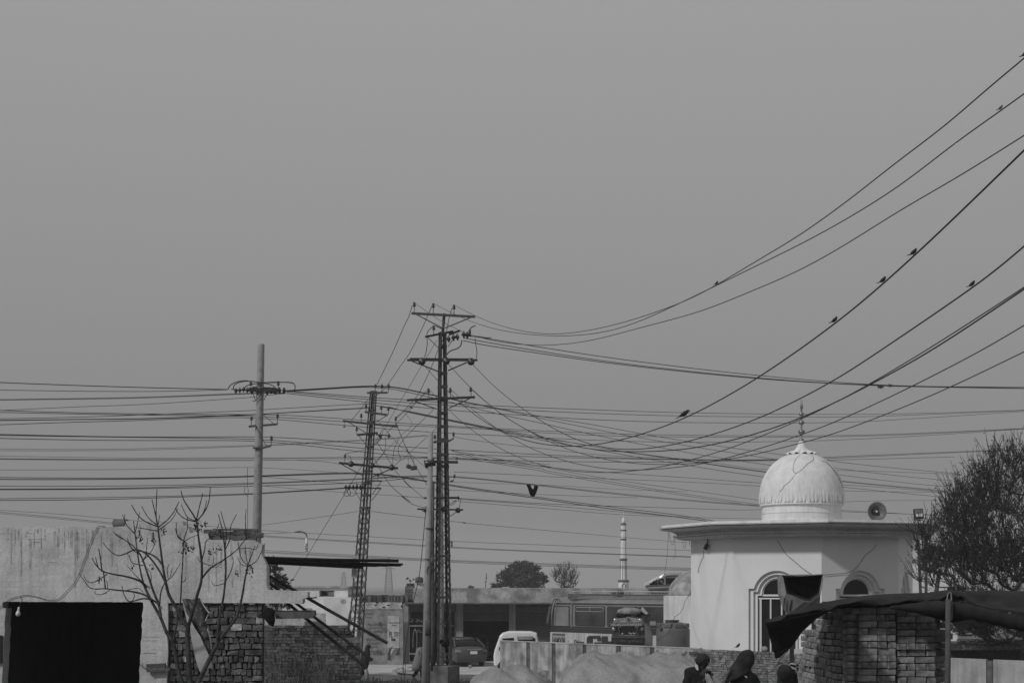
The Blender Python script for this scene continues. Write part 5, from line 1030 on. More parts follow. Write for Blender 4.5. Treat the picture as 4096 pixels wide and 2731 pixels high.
# ============================================================ far things
YM = 210.0; k_ = YM/F
mn = thing('minaret', 'slender white banded minaret standing alone far beyond the bus', 'minaret', V((P(2494, 0, YM).x, YM, 0)))
def zy(y, Y): return CH-(y-HY)*Y/F
c = V((P(2494, 0, YM).x, YM, 0))
MB().lathe(c, [(22*k_, 0), (22*k_, zy(2340, YM)), (20*k_, zy(2325, YM))], 8, a0=pi/8).build('base', 'minaret', mn)
MB().lathe(c, [(21*k_, zy(2327, YM)), (23*k_, zy(2324, YM)), (23*k_, zy(2319, YM)), (14*k_, zy(2317, YM))], 16).build('band', 'minaret_band', mn)
MB().lathe(c, [(14*k_, zy(2322, YM)), (12.5*k_, zy(2240, YM)), (11.5*k_, zy(2160, YM)), (10.5*k_, zy(2096, YM)), (9*k_, zy(2092, YM))], 8, a0=pi/8).build('shaft', 'minaret', mn)
for y, r in ((2238, 16), (2158, 12.5), (2122, 11.6), (2098, 11.4)): MB().lathe(c, [(r*.8*k_, zy(y+4, YM)), (r*k_, zy(y, YM)), (r*k_, zy(y-4, YM)), (r*.8*k_, zy(y-6, YM))], 16).build('band', 'minaret_band', mn)
m = MB()
for i in range(8):
    a = pi/8+i*pi/4; m.beam(c+V((13.2*k_*cos(a), 13.2*k_*sin(a), zy(2318, YM))), c+V((12.2*k_*cos(a), 12.2*k_*sin(a), zy(2244, YM))), .07)
m.build('corner_rib', 'minaret_band', mn, kind='stuff')
m = MB().tube([c+V((x*k_, -21*k_, zy(y, YM))) for x, y in ((-7, 2350), (-7, 2340), (0, 2330), (7, 2340), (7, 2350))], .06, 4); m.build('niche_outline', 'minaret_band', mn)
MB().lathe(c, [(7.5*k_, zy(2094, YM)), (8*k_, zy(2084, YM)), (6*k_, zy(2075, YM)), (2*k_, zy(2070, YM)), (.8*k_, zy(2066, YM)), (1.6*k_, zy(2062, YM)), (.6*k_, zy(2057, YM)), (1.2*k_, zy(2052, YM)), (.3*k_, zy(2044, YM))], 12).build('cap', 'minaret', mn, smooth=True)
# distant transmission pylons in the haze
def pylon(x, ytop, ybase, w, Y, lab):
    b = V((P(x, 0, Y).x, Y, 0)); T = thing('transmission_pylon', lab, 'pylon', b); k_ = Y/F; zt = zy(ytop, Y); m = MB()
    prof = [(w/2, 0), (w*.30, .62), (w*.22, .8), (w*.05, 1)]
    for sx in (-1, 1):
        for sy in (-1, 1):
            m.tube([b+V((sx*a*k_, sy*a*k_, zt*t)) for a, t in prof], .16, 4)
    for i in range(14):
        t0, t1_ = i/14, (i+1)/14
        def wa(t):
            for (a, ta), (b_, tb) in zip(prof, prof[1:]):
                if t <= tb+1e-6: return (a+(b_-a)*(t-ta)/(tb-ta))*k_
        for sy in (-1, 1):
            m.tube([b+V((-wa(t0), sy*wa(t0), zt*t0)), b+V((wa(t1_), sy*wa(t1_), zt*t1_))], .1, 4); m.tube([b+V((wa(t0), sy*wa(t0), zt*t0)), b+V((-wa(t1_), sy*wa(t1_), zt*t1_))], .1, 4)
    m.build('tower', 'steel', T)
    a = MB()
    for t, l in ((.8, 1.2), (.68, 1.4), (.92, .9)): a.tube([b+V((-w*l*.55*k_, 0, zt*t)), b+V((0, 0, zt*(t+.03))), b+V((w*l*.55*k_, 0, zt*t))], .18, 4)
    a.build('crossarm', 'steel', T)
pylon(1555, 2228, 2380, 32, 760, 'faint tall transmission pylon in the haze over the painted brick wall')
pylon(1375, 2285, 2380, 24, 1050, 'very faint smaller transmission pylon in the haze by the pale house')

# ============================================================ pale house, painted wall, long row of shops
def bx(mb, x0, y0, x1, y1, Y, d, y1z=None):
    """box whose front face covers the given picture rectangle at depth Y"""
    a, b = P(x0, y0, Y), P(x1, y1, Y); z1 = b.z if y1z is None else y1z
    mb.box(((a.x+b.x)/2, Y+d/2, (a.z+z1)/2), (b.x-a.x, d, a.z-z1)); return mb
YH = 88.0
ho = thing('pale_house', 'pale flat roofed house with one square upper opening behind the dry brick wall', 'house', V((P(1300, 0, YH).x, YH, 0)))
m = MB(); bx(m, 1130, 2350, 1277, 2700, YH, 7, 0); bx(m, 1277, 2350, 1392, 2361, YH, 7); bx(m, 1277, 2384.5, 1392, 2700, YH, 7, 0); bx(m, 1337, 2361, 1392, 2384.5, YH, 7)
m.build('wall', 'house', ho)
m = MB(); bx(m, 1125, 2343, 1400, 2350, YH-.15, 7.3); m.build('parapet', 'concrete_far', ho)
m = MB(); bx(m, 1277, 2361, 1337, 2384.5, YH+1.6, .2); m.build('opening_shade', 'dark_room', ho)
m = MB(); m.grid([[P(1294, 2363, YH+.5), P(1310, 2364, YH+.45), P(1311, 2381, YH+.5), P(1292, 2382, YH+.5)], [P(1312, 2366, YH+.3), P(1336, 2365, YH+.25), P(1336, 2382, YH+.3), P(1310, 2382, YH+.3)]]); m.build('hung_cloth', 'white_cloth', ho, thick=.02)
m = MB(); bx(m, 1296, 2388, 1444, 2700, YH-2.2, 2.1, 0); m.build('front_block', 'house', ho)
m = MB(); bx(m, 1392, 2374, 1430, 2388, YH-1.2, 3); m.build('roof_block', 'concrete_dark', ho)
m = MB(); rr = random.Random(2)
for i in range(11): a = i/11*2*pi; q = P(1372+9*cos(a), 2403+7*sin(a), YH-2.23); m.box(q, (.035, .02, .035), rz=0)
m.box(P(1372, 2403, YH-2.23), (.05, .02, .07)); m.build('wall_motif', 'sign_ink_soft', ho)
m = MB(); 
for i in range(5): q = P(1222+i*6, 2430, YH-.03); m.tube([q, P(1222+i*6, 2500, YH-.03)], .02, 4)
m.build('window_grille', 'concrete_far', ho)
lw = thing('boundary_wall', 'low pale boundary wall with a dark painted strip in front of the pale house', 'wall', V((P(1190, 0, 80).x, 80, 0)))
m = MB(); bx(m, 1060, 2452, 1300, 2700, 80, .25, 0); m.build('wall', 'plaster_plain', lw); m = MB(); bx(m, 1218, 2484, 1290, 2500, 79.9, .08); m.build('painted_strip', 'pole_dark', lw)
# painted brick wall
YW = 73.0
pw = thing('painted_brick_wall', 'old brick wall with faded painted advertisements and a whitewashed top band', 'wall', V((P(1520, 0, YW).x, YW, 0)))
m = MB(); bx(m, 1434, 2433, 1612, 2760, YW, .3, -.1); m.build('wall', 'wall_ad', pw)
m, mp = MB(), MB(); rr = random.Random(3)
ph = YW/F
for j in range(6):
    y0_ = 2408+j*4.6; x = 1432+rr.uniform(-4, 0)
    while x < 1606:
        w_ = rr.uniform(8, 12)
        if rr.random() > .07: bx(m, x, y0_, min(x+w_, 1610)-.8, y0_+3.9, YW-.04+rr.uniform(-.012, .012), .25)
        x += w_
m.build('whitewashed_brick', 'wall_ad_white', pw, kind='stuff')
m = MB(); bx(m, 1432, 2406, 1610, 2434, YW+.03, .2); m.build('top_course', 'gap', pw)
for j in range(30):        # toothed brick end
    y0_ = 2410+j*8; bx(mp, 1426 if j % 2 else 1430, y0_, 1440, y0_+5, YW-.02, .25)
for j in range(4): bx(mp, 1440, 2668+j*7, 1600, 2673+j*7, YW-.05-j*.02, .3)
mp.build('toothed_end', 'brick_rough', pw, kind='stuff')
m = MB(); bx(m, 1550, 2462, 1597, 2592, YW-.02, .03)
m.prism([P(x, y, YW-.02) for x, y in ((1552, 2590), (1597, 2590), (1597, 2596), (1585, 2592), (1573, 2600), (1563, 2620), (1562, 2645), (1552, 2645))], (0, .03, 0)); m.build('sign_ground', 'sign_pale', pw)
m = MB(); m.prism([P(x, y, YW-.03) for x, y in ((1551, 2640), (1551, 2615), (1556, 2595), (1573, 2580), (1565, 2592), (1562, 2605), (1562, 2640))], (0, .02, 0))
m.prism([P(x, y, YW-.03) for x, y in ((1583, 2618), (1588, 2600), (1597, 2588), (1596, 2615))], (0, .02, 0)); m.build('painted_arc', 'sign_ink', pw)
m = MB(); U, W2 = (1, 0, 0), (0, 0, 1)
put_text(m, 'PL', .44, P(1563, 2548, YW-.03), U, W2, sx=.42, extr=.004, bold=.008); put_text(m, '777', .34, P(1584, 2545, YW-.03), U, W2, sx=.45, extr=.004)
put_text(m, 'PL', .44, P(1523, 2509, YW-.03), U, W2, sx=.45, extr=.004); bx(m, 1565, 2552, 1582, 2562, YW-.03, .03)
m.build('painted_letters', 'sign_ink', pw)
m = MB(); put_text(m, 'Civil Paints', .12, P(1575, 2492, YW-.03), U, W2, extr=.004); put_text(m, 'Paint', .12, P(1577, 2498+4, YW-.03), U, W2, extr=.004)
for x, y, t in ((1478, 2455, 'Builders'), (1473, 2470, 'Farms'), (1530, 2525, 'WATER')): put_text(m, t, .13, P(x, y, YW-.03), U, W2, extr=.004)
for i in range(9): scribble(m, P(1462+rr.uniform(0, 6), 2500+i*15+rr.uniform(-3, 3), YW-.03), U, W2, .6+rr.random()*.5, .12, .012, i, 3)
m.build('faded_writing', 'sign_ink_soft', pw, kind='stuff')
# low brick annexe with piled roof above the painted wall
an = thing('brick_chimney_block', 'dark weathered brick block topped with little iron bars at the end of the shop row', 'building', V((P(1640, 0, 77).x, 77, 0)))
m = MB(); rr = random.Random(17)
for j in range(10):
    x = 1622+rr.uniform(-3, 0)
    while x < 1653: w_ = rr.uniform(7, 10); bx(m, x, 2343+j*7, x+w_-.8, 2349+j*7, 77+rr.uniform(-.02, .02), 1.2); x += w_
m.build('brickwork', 'brick_rough', an, kind='stuff'); m = MB()
for j in range(7): m.tube([P(1628+j*4.6, 2346, 77.2), P(1628+j*4.6, 2332, 77.2)], .035, 5)
m.build('roof_bar', 'steel', an, kind='stuff')
m = MB(); 
for x in range(1436, 1626, 6): bx(m, x, 2386+rr.uniform(-5, 5)-6*sin((x-1436)/60), x+8, 2407, 75.0+rr.uniform(-.1, .1), 1.5)
rb = m.build('rubble_heap', 'brick_dark', loc=V((P(1530, 0, 75).x, 75, 0)), label='dark ragged heap of brick rubble along the roof behind the painted wall', category='rubble')
# shops
YG = 75.5
sh = thing('shop_row', 'long low row of shops with a stained concrete parapet and dusty roller shutters', 'building', V((P(1950, 0, YG).x, YG, 0)))
m = MB(); bx(m, 1652, 2351, 2760, 2413, YG-1.3, 8); m.build('parapet', 'concrete_far', sh)
m = MB(); bx(m, 1618, 2409, 2760, 2414.5, YG-1.5, 8.2); m.build('canopy_edge', 'soffit', sh)
m = MB(); bx(m, 1636, 2415, 2760, 2446, YG, .25)
m.build('lintel_wall', 'soffit', sh)
for x0_, x1_ in ((1601, 1633), (1825, 1852), (2036, 2062), (2230, 2260), (2470, 2500)):
    m = MB(); bx(m, x0_, 2412, x1_, 2700, YG-.25 if x0_ > 1650 else YG-1.4, .5, 0); m.build('pillar', 'pillar', sh)
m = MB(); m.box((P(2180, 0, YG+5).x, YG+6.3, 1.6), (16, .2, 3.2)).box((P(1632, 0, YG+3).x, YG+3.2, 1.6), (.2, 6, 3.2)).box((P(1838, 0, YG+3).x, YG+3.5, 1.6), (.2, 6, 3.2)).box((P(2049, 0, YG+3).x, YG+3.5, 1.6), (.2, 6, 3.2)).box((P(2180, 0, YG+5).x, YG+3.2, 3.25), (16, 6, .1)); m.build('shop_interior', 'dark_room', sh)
def shutter(x0, y0, x1, y1, Y, z=None):
    m = MB(); b = P(x1, y1, Y).z if z is None else z; a = P(x0, y0, Y); w_ = P(x1, 0, Y).x-a.x; zc = a.z; 
    while zc > b:
        m.add([(a.x, Y, zc), (a.x+w_, Y, zc), (a.x+w_, Y-.03, zc-.05), (a.x, Y-.03, zc-.05), (a.x+w_, Y, zc-.09), (a.x, Y, zc-.09)], [(0, 1, 2, 3), (3, 2, 4, 5)]); zc -= .09
    return m.build('roller_shutter', 'shutter', sh)
shutter(1852, 2442, 2036, 2476, YG+.05); shutter(2062, 2442, 2230, 2600, YG+.05, .35); shutter(2260, 2442, 2470, 2600, YG+.05, .1); shutter(2500, 2442, 2760, 2600, YG+.05, .1)
m = MB(); bx(m, 1852, 2419, 2047, 2444, YG-.1, .35); bx(m, 2062, 2424, 2230, 2444, YG-.1, .35); m.build('shutter_box', 'shutter', sh)
m = MB(); scribble(m, P(2100, 2478, YG-.05), U, W2, .95, .3, .022, 3, 3); scribble(m, P(2095, 2503, YG-.05), U, W2, .9, .16, .016, 5, 4); m.build('sprayed_writing', 'pole_dark', sh)
m = MB(); bx(m, 1636, 2447, 1825, 2668, YG+.1, .05, .35); m.build('shop_glass', 'glass', sh)
m = MB()
for x0_, y0_, x1_, y1_ in ((1633, 2447, 1638, 2668), (1638, 2499, 1824, 2504), (1638, 2610, 1824, 2616), (1730, 2447, 1735, 2668), (1818, 2447, 1824, 2668), (1636, 2664, 1824, 2668)): bx(m, x0_, y0_, x1_, y1_, YG+.02, .06)
m.build('shop_door_frame', 'pillar', sh)
m = MB(); put_text(m, '\uFEB3\uFEE0\uFEF4\uFEA9 \uFEA3\uFEB4\uFEF4\uFEE6', .42, P(1668, 2486, YG), U, W2, extr=.003); put_text(m, '\uFED3\uFEAE\uFEF3\uFEB6', .3, P(1682, 2524, YG), U, W2, extr=.003)
m.tube(smoothpts([P(x, y, YG) for x, y in ((1652, 2590), (1653, 2540), (1660, 2516), (1668, 2540), (1666, 2600), (1662, 2640))]), .02, 4); m.build('glass_lettering', 'ink_grey', sh)
m = MB(); bx(m, 1634, 2664, 1850, 2672, YG-.6, 1, 0); m.build('door_step', 'pillar', sh)
# things on the shop roof
tk = thing('roof_tank', 'small dark roof tank at the end of the shop row', 'water tank', P(1677, 2340, 79))
m = MB().lathe(P(1677, 2330, 79), [(.2, 0), (.23, .02), (.23, .24), (.18, .3), (.08, .34)], 14).build('tank_body', 'pole_dark', tk, smooth=True)
m = MB(); bx(m, 1660, 2331, 1697, 2352, 79, .6); m.build('tank_base', 'house_grey', tk)
MB().tube([P(1942, 2352, 78), P(1946, 2292, 78)], .018, 5).lathe(P(1943, 2326, 78), [(.02, -.04), (.045, 0), (.02, .04)], 6).lathe(P(1945, 2311, 78), [(.02, -.04), (.04, 0), (.02, .04)], 6).build('antenna_rod', 'steel_dark', loc=P(1942, 2352, 78), label='thin knobbed rod standing on the shop parapet', category='rod')
m = MB().ell(P(1884, 2347, 76), .17, .15, .09, 10, 6, lump=.6, seed=2); m.build('rubble_clump', 'pole_dark', loc=P(1884, 2350, 76), label='small clump of debris on the shop parapet edge', category='debris')
sm = thing('dead_sapling', 'withered sapling with a few leaf clumps on the roof by the small tank', 'plant', P(1640, 2345, 79))
m = MB().tube(smoothpts([P(1642, 2345, 79), P(1640, 2325, 79), P(1632, 2310, 79)]), .012, 4).tube(smoothpts([P(1641, 2330, 79), P(1650, 2320, 79), P(1654, 2316, 79)]), .01, 4); m.build('stem', 'twig_far', sm)
m = MB()
for x, y in ((1631, 2310), (1640, 2320), (1654, 2316), (1627, 2314)): m.ell(P(x, y, 79), .05, .05, .05, 7, 5, lump=.6, seed=x)
m.build('leaf_clump', 'twig_far', sm, kind='stuff')
# rubble by the door and forecourt
m = MB(); rr = random.Random(21)
for i in range(40): m.box(V((P(rr.uniform(1585, 1700), 0, 66).x, 66+rr.uniform(-1, 2), .05+rr.random()*.12)), (rr.uniform(.1, .5), rr.uniform(.1, .3), rr.uniform(.05, .2)), rot=Matrix.Rotation(rr.random()*3, 3, 'Z') @ Matrix.Rotation(rr.uniform(-.3, .3), 3, 'X'), jit=.03)
m.build('rubble', 'rubble', kind='stuff')
gs = thing('pale_shed', 'pale block building glimpsed past the far corner of the domed shrine', 'building', V((P(3700, 0, 90).x, 90, 0)))
m = MB(); bx(m, 3560, 2236, 3830, 2700, 90, 5, 0); m.build('wall', 'house', gs); m = MB(); bx(m, 3552, 2228, 3838, 2237, 89.8, 5.4); m.build('roof_edge', 'house_grey', gs)
lt = thing('ladder_tower', 'narrow dark twin legged steel ladder tower beyond the shrine corner', 'tower', V((P(3690, 0, 70).x, 70, 0)))
m = MB()
for x0_, x1_ in ((3672, 3694), (3706, 3702)): m.beam(P(x0_, 2120, 70), V((P(x1_, 0, 70).x, 70, 0)), .12, .12)
m.build('tower_leg', 'steel', lt); m = MB()
for y in range(2140, 2640, 34): m.beam(P(3674+(y-2120)*.042, y, 70), P(3706-(y-2120)*.008, y+8, 70), .06, .06)
m.build('rung', 'steel', lt, kind='stuff')

# ============================================================ vehicles
def wheel(par, c, r, w_, axis=(0, 1, 0)):
    w0 = MB().lathe(c, [(r*.62, -w_/2), (r*.95, -w_/2), (r, -w_*.35), (r, w_*.35), (r*.95, w_/2), (r*.62, w_/2)], 22, axis=axis).build('wheel', 'rubber', par, smooth=True)
    MB().lathe(c, [(r*.1, -w_*.45), (r*.6, -w_*.36), (r*.62, 0), (r*.6, w_*.36), (r*.1, w_*.45)], 18, axis=axis).build('rim', 'steel', w0, smooth=True)
def xf(o, a):
    c_, s_ = cos(a), sin(a); return lambda x, y, z: V((o[0]+x*c_-y*s_, o[1]+x*s_+y*c_, o[2]+z))
def sedan(name, label, o, a, paint='car_paint'):
    """x across, y forward (away), z up; o = centre of the rear bumper on the ground"""
    T = thing(name, label, 'car', V(o)); q = xf(o, a)
    secs = [(-.02, .60, .28, .78), (.05, .78, .24, .92), (.25, .84, .22, 1.0), (.75, .855, .22, 1.02), (1.3, .865, .22, .98), (2.6, .865, .22, .97), (3.3, .86, .22, .95), (4.0, .82, .24, .86), (4.35, .7, .3, .7), (4.42, .5, .34, .6)]
    rings = []
    for y, hw, z0, z1 in secs:
        rings.append([q(x*hw, y, z) for x, z in ((-1, z0+.12), (-1.0, z0+.38), (-.97, (z0+z1)/2+.16), (-.88, z1-.03), (-.5, z1), (0, z1+.015), (.5, z1), (.88, z1-.03), (.97, (z0+z1)/2+.16), (1.0, z0+.38), (1, z0+.12), (.85, z0), (0, z0), (-.85, z0))])
    MB().loft(rings).build('body', paint, T, smooth=True, bevel=0)
    secs = [(.42, .68, .99, 1.0), (.75, .68, .98, 1.22), (1.15, .62, .98, 1.385), (1.6, .60, .98, 1.42), (2.2, .61, .97, 1.40), (2.75, .66, .96, 1.2), (3.3, .70, .95, .96)]
    MB().loft([[q(x*hw*f_, y, z) for x, z, f_ in ((-1, z0, 1.12), (-1, (z0+z1)/2, 1.06), (-.92, z1-.03, 1), (-.5, z1+.01, 1), (.5, z1+.01, 1), (.92, z1-.03, 1), (1, (z0+z1)/2, 1.06), (1, z0, 1.12))] for y, hw, z0, z1 in secs]).build('cabin', 'glass', T, smooth=True)
    MB().loft([[q(x*hw, y, z) for x, z in ((-1, z1-.02), (-.55, z1+.02), (.55, z1+.02), (1, z1-.02), (.8, z1-.03), (-.8, z1-.03))] for y, hw, z1 in ((1.0, .6, 1.36), (1.3, .6, 1.41), (1.8, .6, 1.435), (2.2, .6, 1.42), (2.4, .6, 1.37))]).build('roof', paint, T, smooth=True)
    for sx in (-1, 1):
        MB().beam(q(sx*.76, .3, .99), q(sx*.60, 1.15, 1.39), .07, .05).build('pillar', paint, T)
        MB().box(q(sx*.68, -.01, .80), (.30, .06, .13), rz=a).build('tail_lamp', 'ornate_pale' if sx < 0 else 'pole_dark', T, bevel=.02)
        for yy in (.85, 3.45): wheel(T, q(sx*.76, yy, .3), .3, .2, axis=(cos(a), sin(a), 0))
    MB().box(q(0, -.03, .48), (1.58, .12, .2), rz=a).build('bumper', paint, T, bevel=.03)
    MB().box(q(0.14, -.05, .87), (.72, .03, .03), rz=a).build('chrome_strip', 'chrome', T)
    np_ = MB().box(q(.12, -.045, .72), (.36, .03, .15), rz=a).build('number_plate', 'white_paint', T)
    return T
sedan('parked_car', 'dark saloon car seen from behind with a pale number plate on the shop forecourt', (P(1885, 0, 71).x, 71, .03), radians(17))
sedan('parked_car', 'dark car whose roof line only just shows inside the open shop bay', (P(1893, 0, 76.5).x, 76.2, .0), radians(-4))
# small white van
vn = thing('van', 'small white van peeping out from behind the end of the concrete wall', 'van', (P(2060, 0, 66).x, 66, .03)); q = xf((P(1974, 0, 66.5).x, 66.5, .0), 0)
VX = .68
prof = [(0.02, .35), (.0, .8), (.06, 1.05), (.30, 1.5), (.42, 1.72), (.62, 1.86), (1.1, 1.94), (2.6, 1.93), (3.0, 1.85), (3.2, 1.2), (3.2, .35)]
rings = []
for yy, s_, dz in ((0, .93, -.03), (.06, 1, 0), (.7, 1, .02), (1.34, 1, 0), (1.4, .93, -.03)):
    rings.append([q(1.05+(x*VX-1.05)*s_, yy, z+dz if z > 1 else z) for x, z in prof])
MB().loft(rings).build('body', 'white_paint', vn, smooth=False, bevel=.04)
MB().prism([q(x, -.02, z) for x, z in ((.26, 1.08), (.42, 1.62), (.95, 1.66), (.98, 1.08))], (0, .03, 0)).build('window', 'glass', vn); MB().prism([q(x, -.02, z) for x, z in ((1.15, 1.08), (1.15, 1.66), (1.95, 1.64), (1.95, 1.08))], (0, .03, 0)).build('window', 'glass', vn)
MB().prism([q(x, yy, z) for x, yy, z in ((.05, .12, 1.1), (.05, 1.28, 1.1), (.22, 1.2, 1.6), (.22, .2, 1.6))], (-.03, 0, .02)).build('windscreen', 'glass', vn)
MB().box(q(1.02, -.03, .88), (.12, .03, .05)).build('door_handle', 'pole_dark', vn); MB().box(q(.3, -.1, 1.15), (.1, .14, .16)).build('mirror', 'pole_dark', vn, bevel=.02)
m = MB(); bx(m, 2068, 2543, 2130, 2556, 66.4, .1); m.build('roof_lettering_panel', 'pillar', vn)
for x in (.48, 1.75): wheel(vn, q(x, .08, .3), .3, .2); wheel(vn, q(x, 1.3, .3), .3, .2)
MB().lathe(P(1881, 2671, 67.5), [(.06, 0), (.08, .15), (.07, .16)], 12).build('bucket', 'ornate_pale', smooth=True, loc=P(1881, 2671, 67.5), label='small pale tin lying on the forecourt behind the dark saloon car', category='tin')

# bus: side plane runs from (2203, Y66) to (2800, Y59.6)
BA, BB = V((P(2190, 0, 66).x, 66, 0)), V((P(2800, 0, 59.3).x, 59.3, 0)); bd = (BB-BA).normalized(); bn = V((bd.y, -bd.x, 0)); BLn = (BB-BA).length
if bn.y > 0: bn = -bn
def bp(px_, z, off=0.0):
    """point on the bus side at picture column px_ and height z"""
    t = (px_-CX)/F; s_ = (BA.x-t*BA.y)/(t*bd.y-bd.x); return BA+bd*s_+V((0, 0, z))+bn*off
def bz(px_, y): p_ = bp(px_, 0); return CH-(y-HY)*p_.y/F
bus = thing('bus', 'old bus with large dusty windows, roof rack and white lettered band behind the wall', 'bus', BA)
def strip(pts, n_=1): return pts
zt, zg, zb_, zw, zf = 3.62, 3.28, 2.18, 1.98, .45
ends = (2190, 2860)
def bprof(px_, ins=0.0):
    P0 = bp(px_, 0); W_ = 2.4; sec = [(0, zf), (0, zg), (-.06, zg+.06), (-.25, zt-.16), (-.6, zt-.05), (-1.2, zt), (-1.8, zt-.05), (-2.15, zt-.16), (-2.34, zg+.06), (-W_, zg), (-W_, zf)]
    return [P0+bn*(o_-ins)+V((0, 0, z-ins*.8 if z > 1 else z)) for o_, z in sec]
MB().loft([bprof(2196, .14), bprof(2203, .05), bprof(2225, 0), bprof(2860, 0)]).build('body', 'bus_side', bus, smooth=False)
m = MB(); m.loft([[p_+bn*.012+V((0, 0, .012)) for p_ in bprof(x)[1:6]]+[p_-V((0, 0, .05)) for p_ in reversed(bprof(x)[1:6])] for x in (2235, 2859)]); m.build('roof_skin', 'bus_roof', bus, smooth=True)
def panel(x0, z0, x1, z1, off, th, m_, name, mb=None):
    mb2 = mb or MB(); a, b, c_, d_ = bp(x0, z0, off), bp(x1, z0, off), bp(x1, z1, off), bp(x0, z1, off); mb2.prism([a, b, c_, d_], -bn*th)
    return mb2 if mb else mb2.build(name, m_, bus)
panel(2203, zb_-.02, 2859, zb_+.06, .02, .03, 'bus_belt', 'belt_rail'); panel(2203, zw-.02, 2859, zb_-.04, .016, .03, 'bus_belt', 'belt_band')
panel(2202, zf, 2859, zw-.03, .018, .03, 'bus_white', 'side_panel'); panel(2225, zg-.03, 2859, zg+.02, .03, .04, 'bus_belt', 'gutter')
m = MB(); 
def rrect(x0, z0, x1, z1, off, r_=.09):
    a, b = bp(x0, 0), bp(x1, 0); L_ = (b-a).length; pts = []
    for cx_, cz_, a0_ in ((L_-r_, z1-r_, 0), (r_, z1-r_, 90), (r_, z0+r_, 180), (L_-r_, z0+r_, 270)):
        for k2_ in range(4): t_ = radians(a0_+k2_*30); pts.append(a+bd*(cx_+r_*cos(t_))+V((0, 0, cz_+r_*sin(t_)))+bn*off)
    return pts
for i, (x0, x1) in enumerate(((2301, 2421), (2429, 2548), (2556, 2668), (2676, 2790))):
    z1_, z0_ = 3.17, 2.27
    w0 = MB().prism(rrect(x0, z0_, x1, z1_, .02), -bn*.04).build('window', 'bus_belt', bus)
    MB().prism(rrect(x0+3, z0_+.04, x1-3, z1_-.04, .026, .07), -bn*.04).build('pane', 'glass_bus', w0)
    if i == 0:
        v = rrect(x0+5, z1_-.24, x1-5, z1_-.06, .035, .05); MB().tube(v+[v[0]], .014, 5).beam(bp((x0+x1)/2, z1_-.24, .035), bp((x0+x1)/2, z1_-.06, .035), .03).build('vent_frame', 'chrome', w0)
m = MB(); panel(2215, 2.22, 2279, 3.16, .02, .03, 'bus_belt', 'end_panel'); m = MB(); panel(2218, 2.25, 2276, 3.12, .03, .03, 'bus_side', 'end_panel_inner')
MB().beam(bp(2287, zb_, .02), bp(2289, zg, .02), .09, .06).build('corner_post', 'bus_roof', bus)
c0 = bp(2200, 0)
for dx in (0, 9): 
    pts = [bp(2212+dx, 2.25, .15), bp(2216+dx, 2.9, .2), bp(2220+dx, 3.3, .15), bp(2224+dx, 3.45, .1), bp(2231+dx, 3.45, .05), bp(2234+dx, 3.36, .03)]
    MB().tube(smoothpts(pts), .018, 6).build('ladder_rail', 'steel_dark', bus)
pts = [bp(2218, 3.2, .15), bp(2208, 3.12, .15), bp(2204, 2.8, .15), bp(2197, 2.35, .15), bp(2206, 2.32, .15), bp(2212, 2.8, .15)]
MB().prism(pts, bn*.06).build('hanging_curtain', 'pole_dark', bus)
# roof rack and luggage board
m = MB()
for off in (-.35, -2.05):
    m.tube([bp(2266, zt+.06, off), bp(2859, zt+.06, off)], .022, 6); m.tube([bp(2266, zt+.2, off), bp(2290, zt+.21, off), bp(2859, zt+.19, off)], .018, 6)
    for x in range(2266, 2860, 30): m.tube([bp(x, zt-.05, off), bp(x, zt+.2, off)], .014, 5)
for x in range(2266, 2860, 30): m.tube([bp(x, zt+.06, -.35), bp(x, zt+.06, -2.05)], .016, 5)
m.build('roof_rack', 'chrome', bus, kind='stuff')
m = MB().prism([bp(2290, zt-.17, .02), bp(2320, zt-.03, .02), bp(2355, zt+.02, -.05), bp(2859, zt+.02, -.05), bp(2859, zt+.08, -.05), bp(2268, zt+.1, -.05), bp(2268, zt-.14, -.05)], -bn*.04); m.build('fascia_board', 'pole_dark', bus)
MB().ell(bp(2420, zt+.12, -.9), .3, .25, .12, 10, 6, lump=.5).build('luggage_bundle', 'pole_dark', bus, smooth=True)
# lettering on the bus
def btext(body, size, px_, y, m_, sx=1, shear=0, name='lettering', bold=0.0):
    m = MB(); o_ = bp(px_, 0, .05); o_.z = CH-(y-HY)*o_.y/F; put_text(m, body, size, o_, bd, (0, 0, 1), sx=sx, extr=.004, shear=shear, align='LEFT', bold=bold); return m.build(name, m_, bus)
panel(2211, bz(2235, 2572), 2261, bz(2235, 2532), .03, .03, 'pole_dark', 'name_box'); panel(2214, bz(2235, 2571), 2261, bz(2235, 2540), .038, .03, 'pillar', 'name_box_inner')
btext('HAMDON', .42, 2214, 2572, 'sign_ink', .42, bold=.004); btext('Deluxe', .28, 2297, 2574, 'ink_dark', .78, .3, bold=.003); btext('0', .1, 2274, 2565, 'sign_ink', 1)
# big block letters G H, built as strokes
def stroke(lst, m_='bus_belt'):
    m = MB()
    for x0, y0, x1, y1 in lst: a, b = bp(x0, 0, .05), bp(x1, 0, .05); m.prism([V((a.x, a.y, bz(x0, y1))), V((b.x, b.y, bz(x1, y1))), V((b.x, b.y, bz(x1, y0))), V((a.x, a.y, bz(x0, y0)))], -bn*.03)
    m.build('block_letter', m_, bus)
stroke([(2356, 2541, 2403, 2552), (2350, 2546, 2373, 2620), (2392, 2548, 2406, 2562), (2380, 2567, 2406, 2620)]); stroke([(2409, 2543, 2433, 2620), (2433, 2563, 2450, 2575), (2448, 2545, 2470, 2620)])
# bus wheels
for x in (2290, 2740): wheel(bus, bp(x, .5, -.2), .5, .28, axis=tuple(bn))

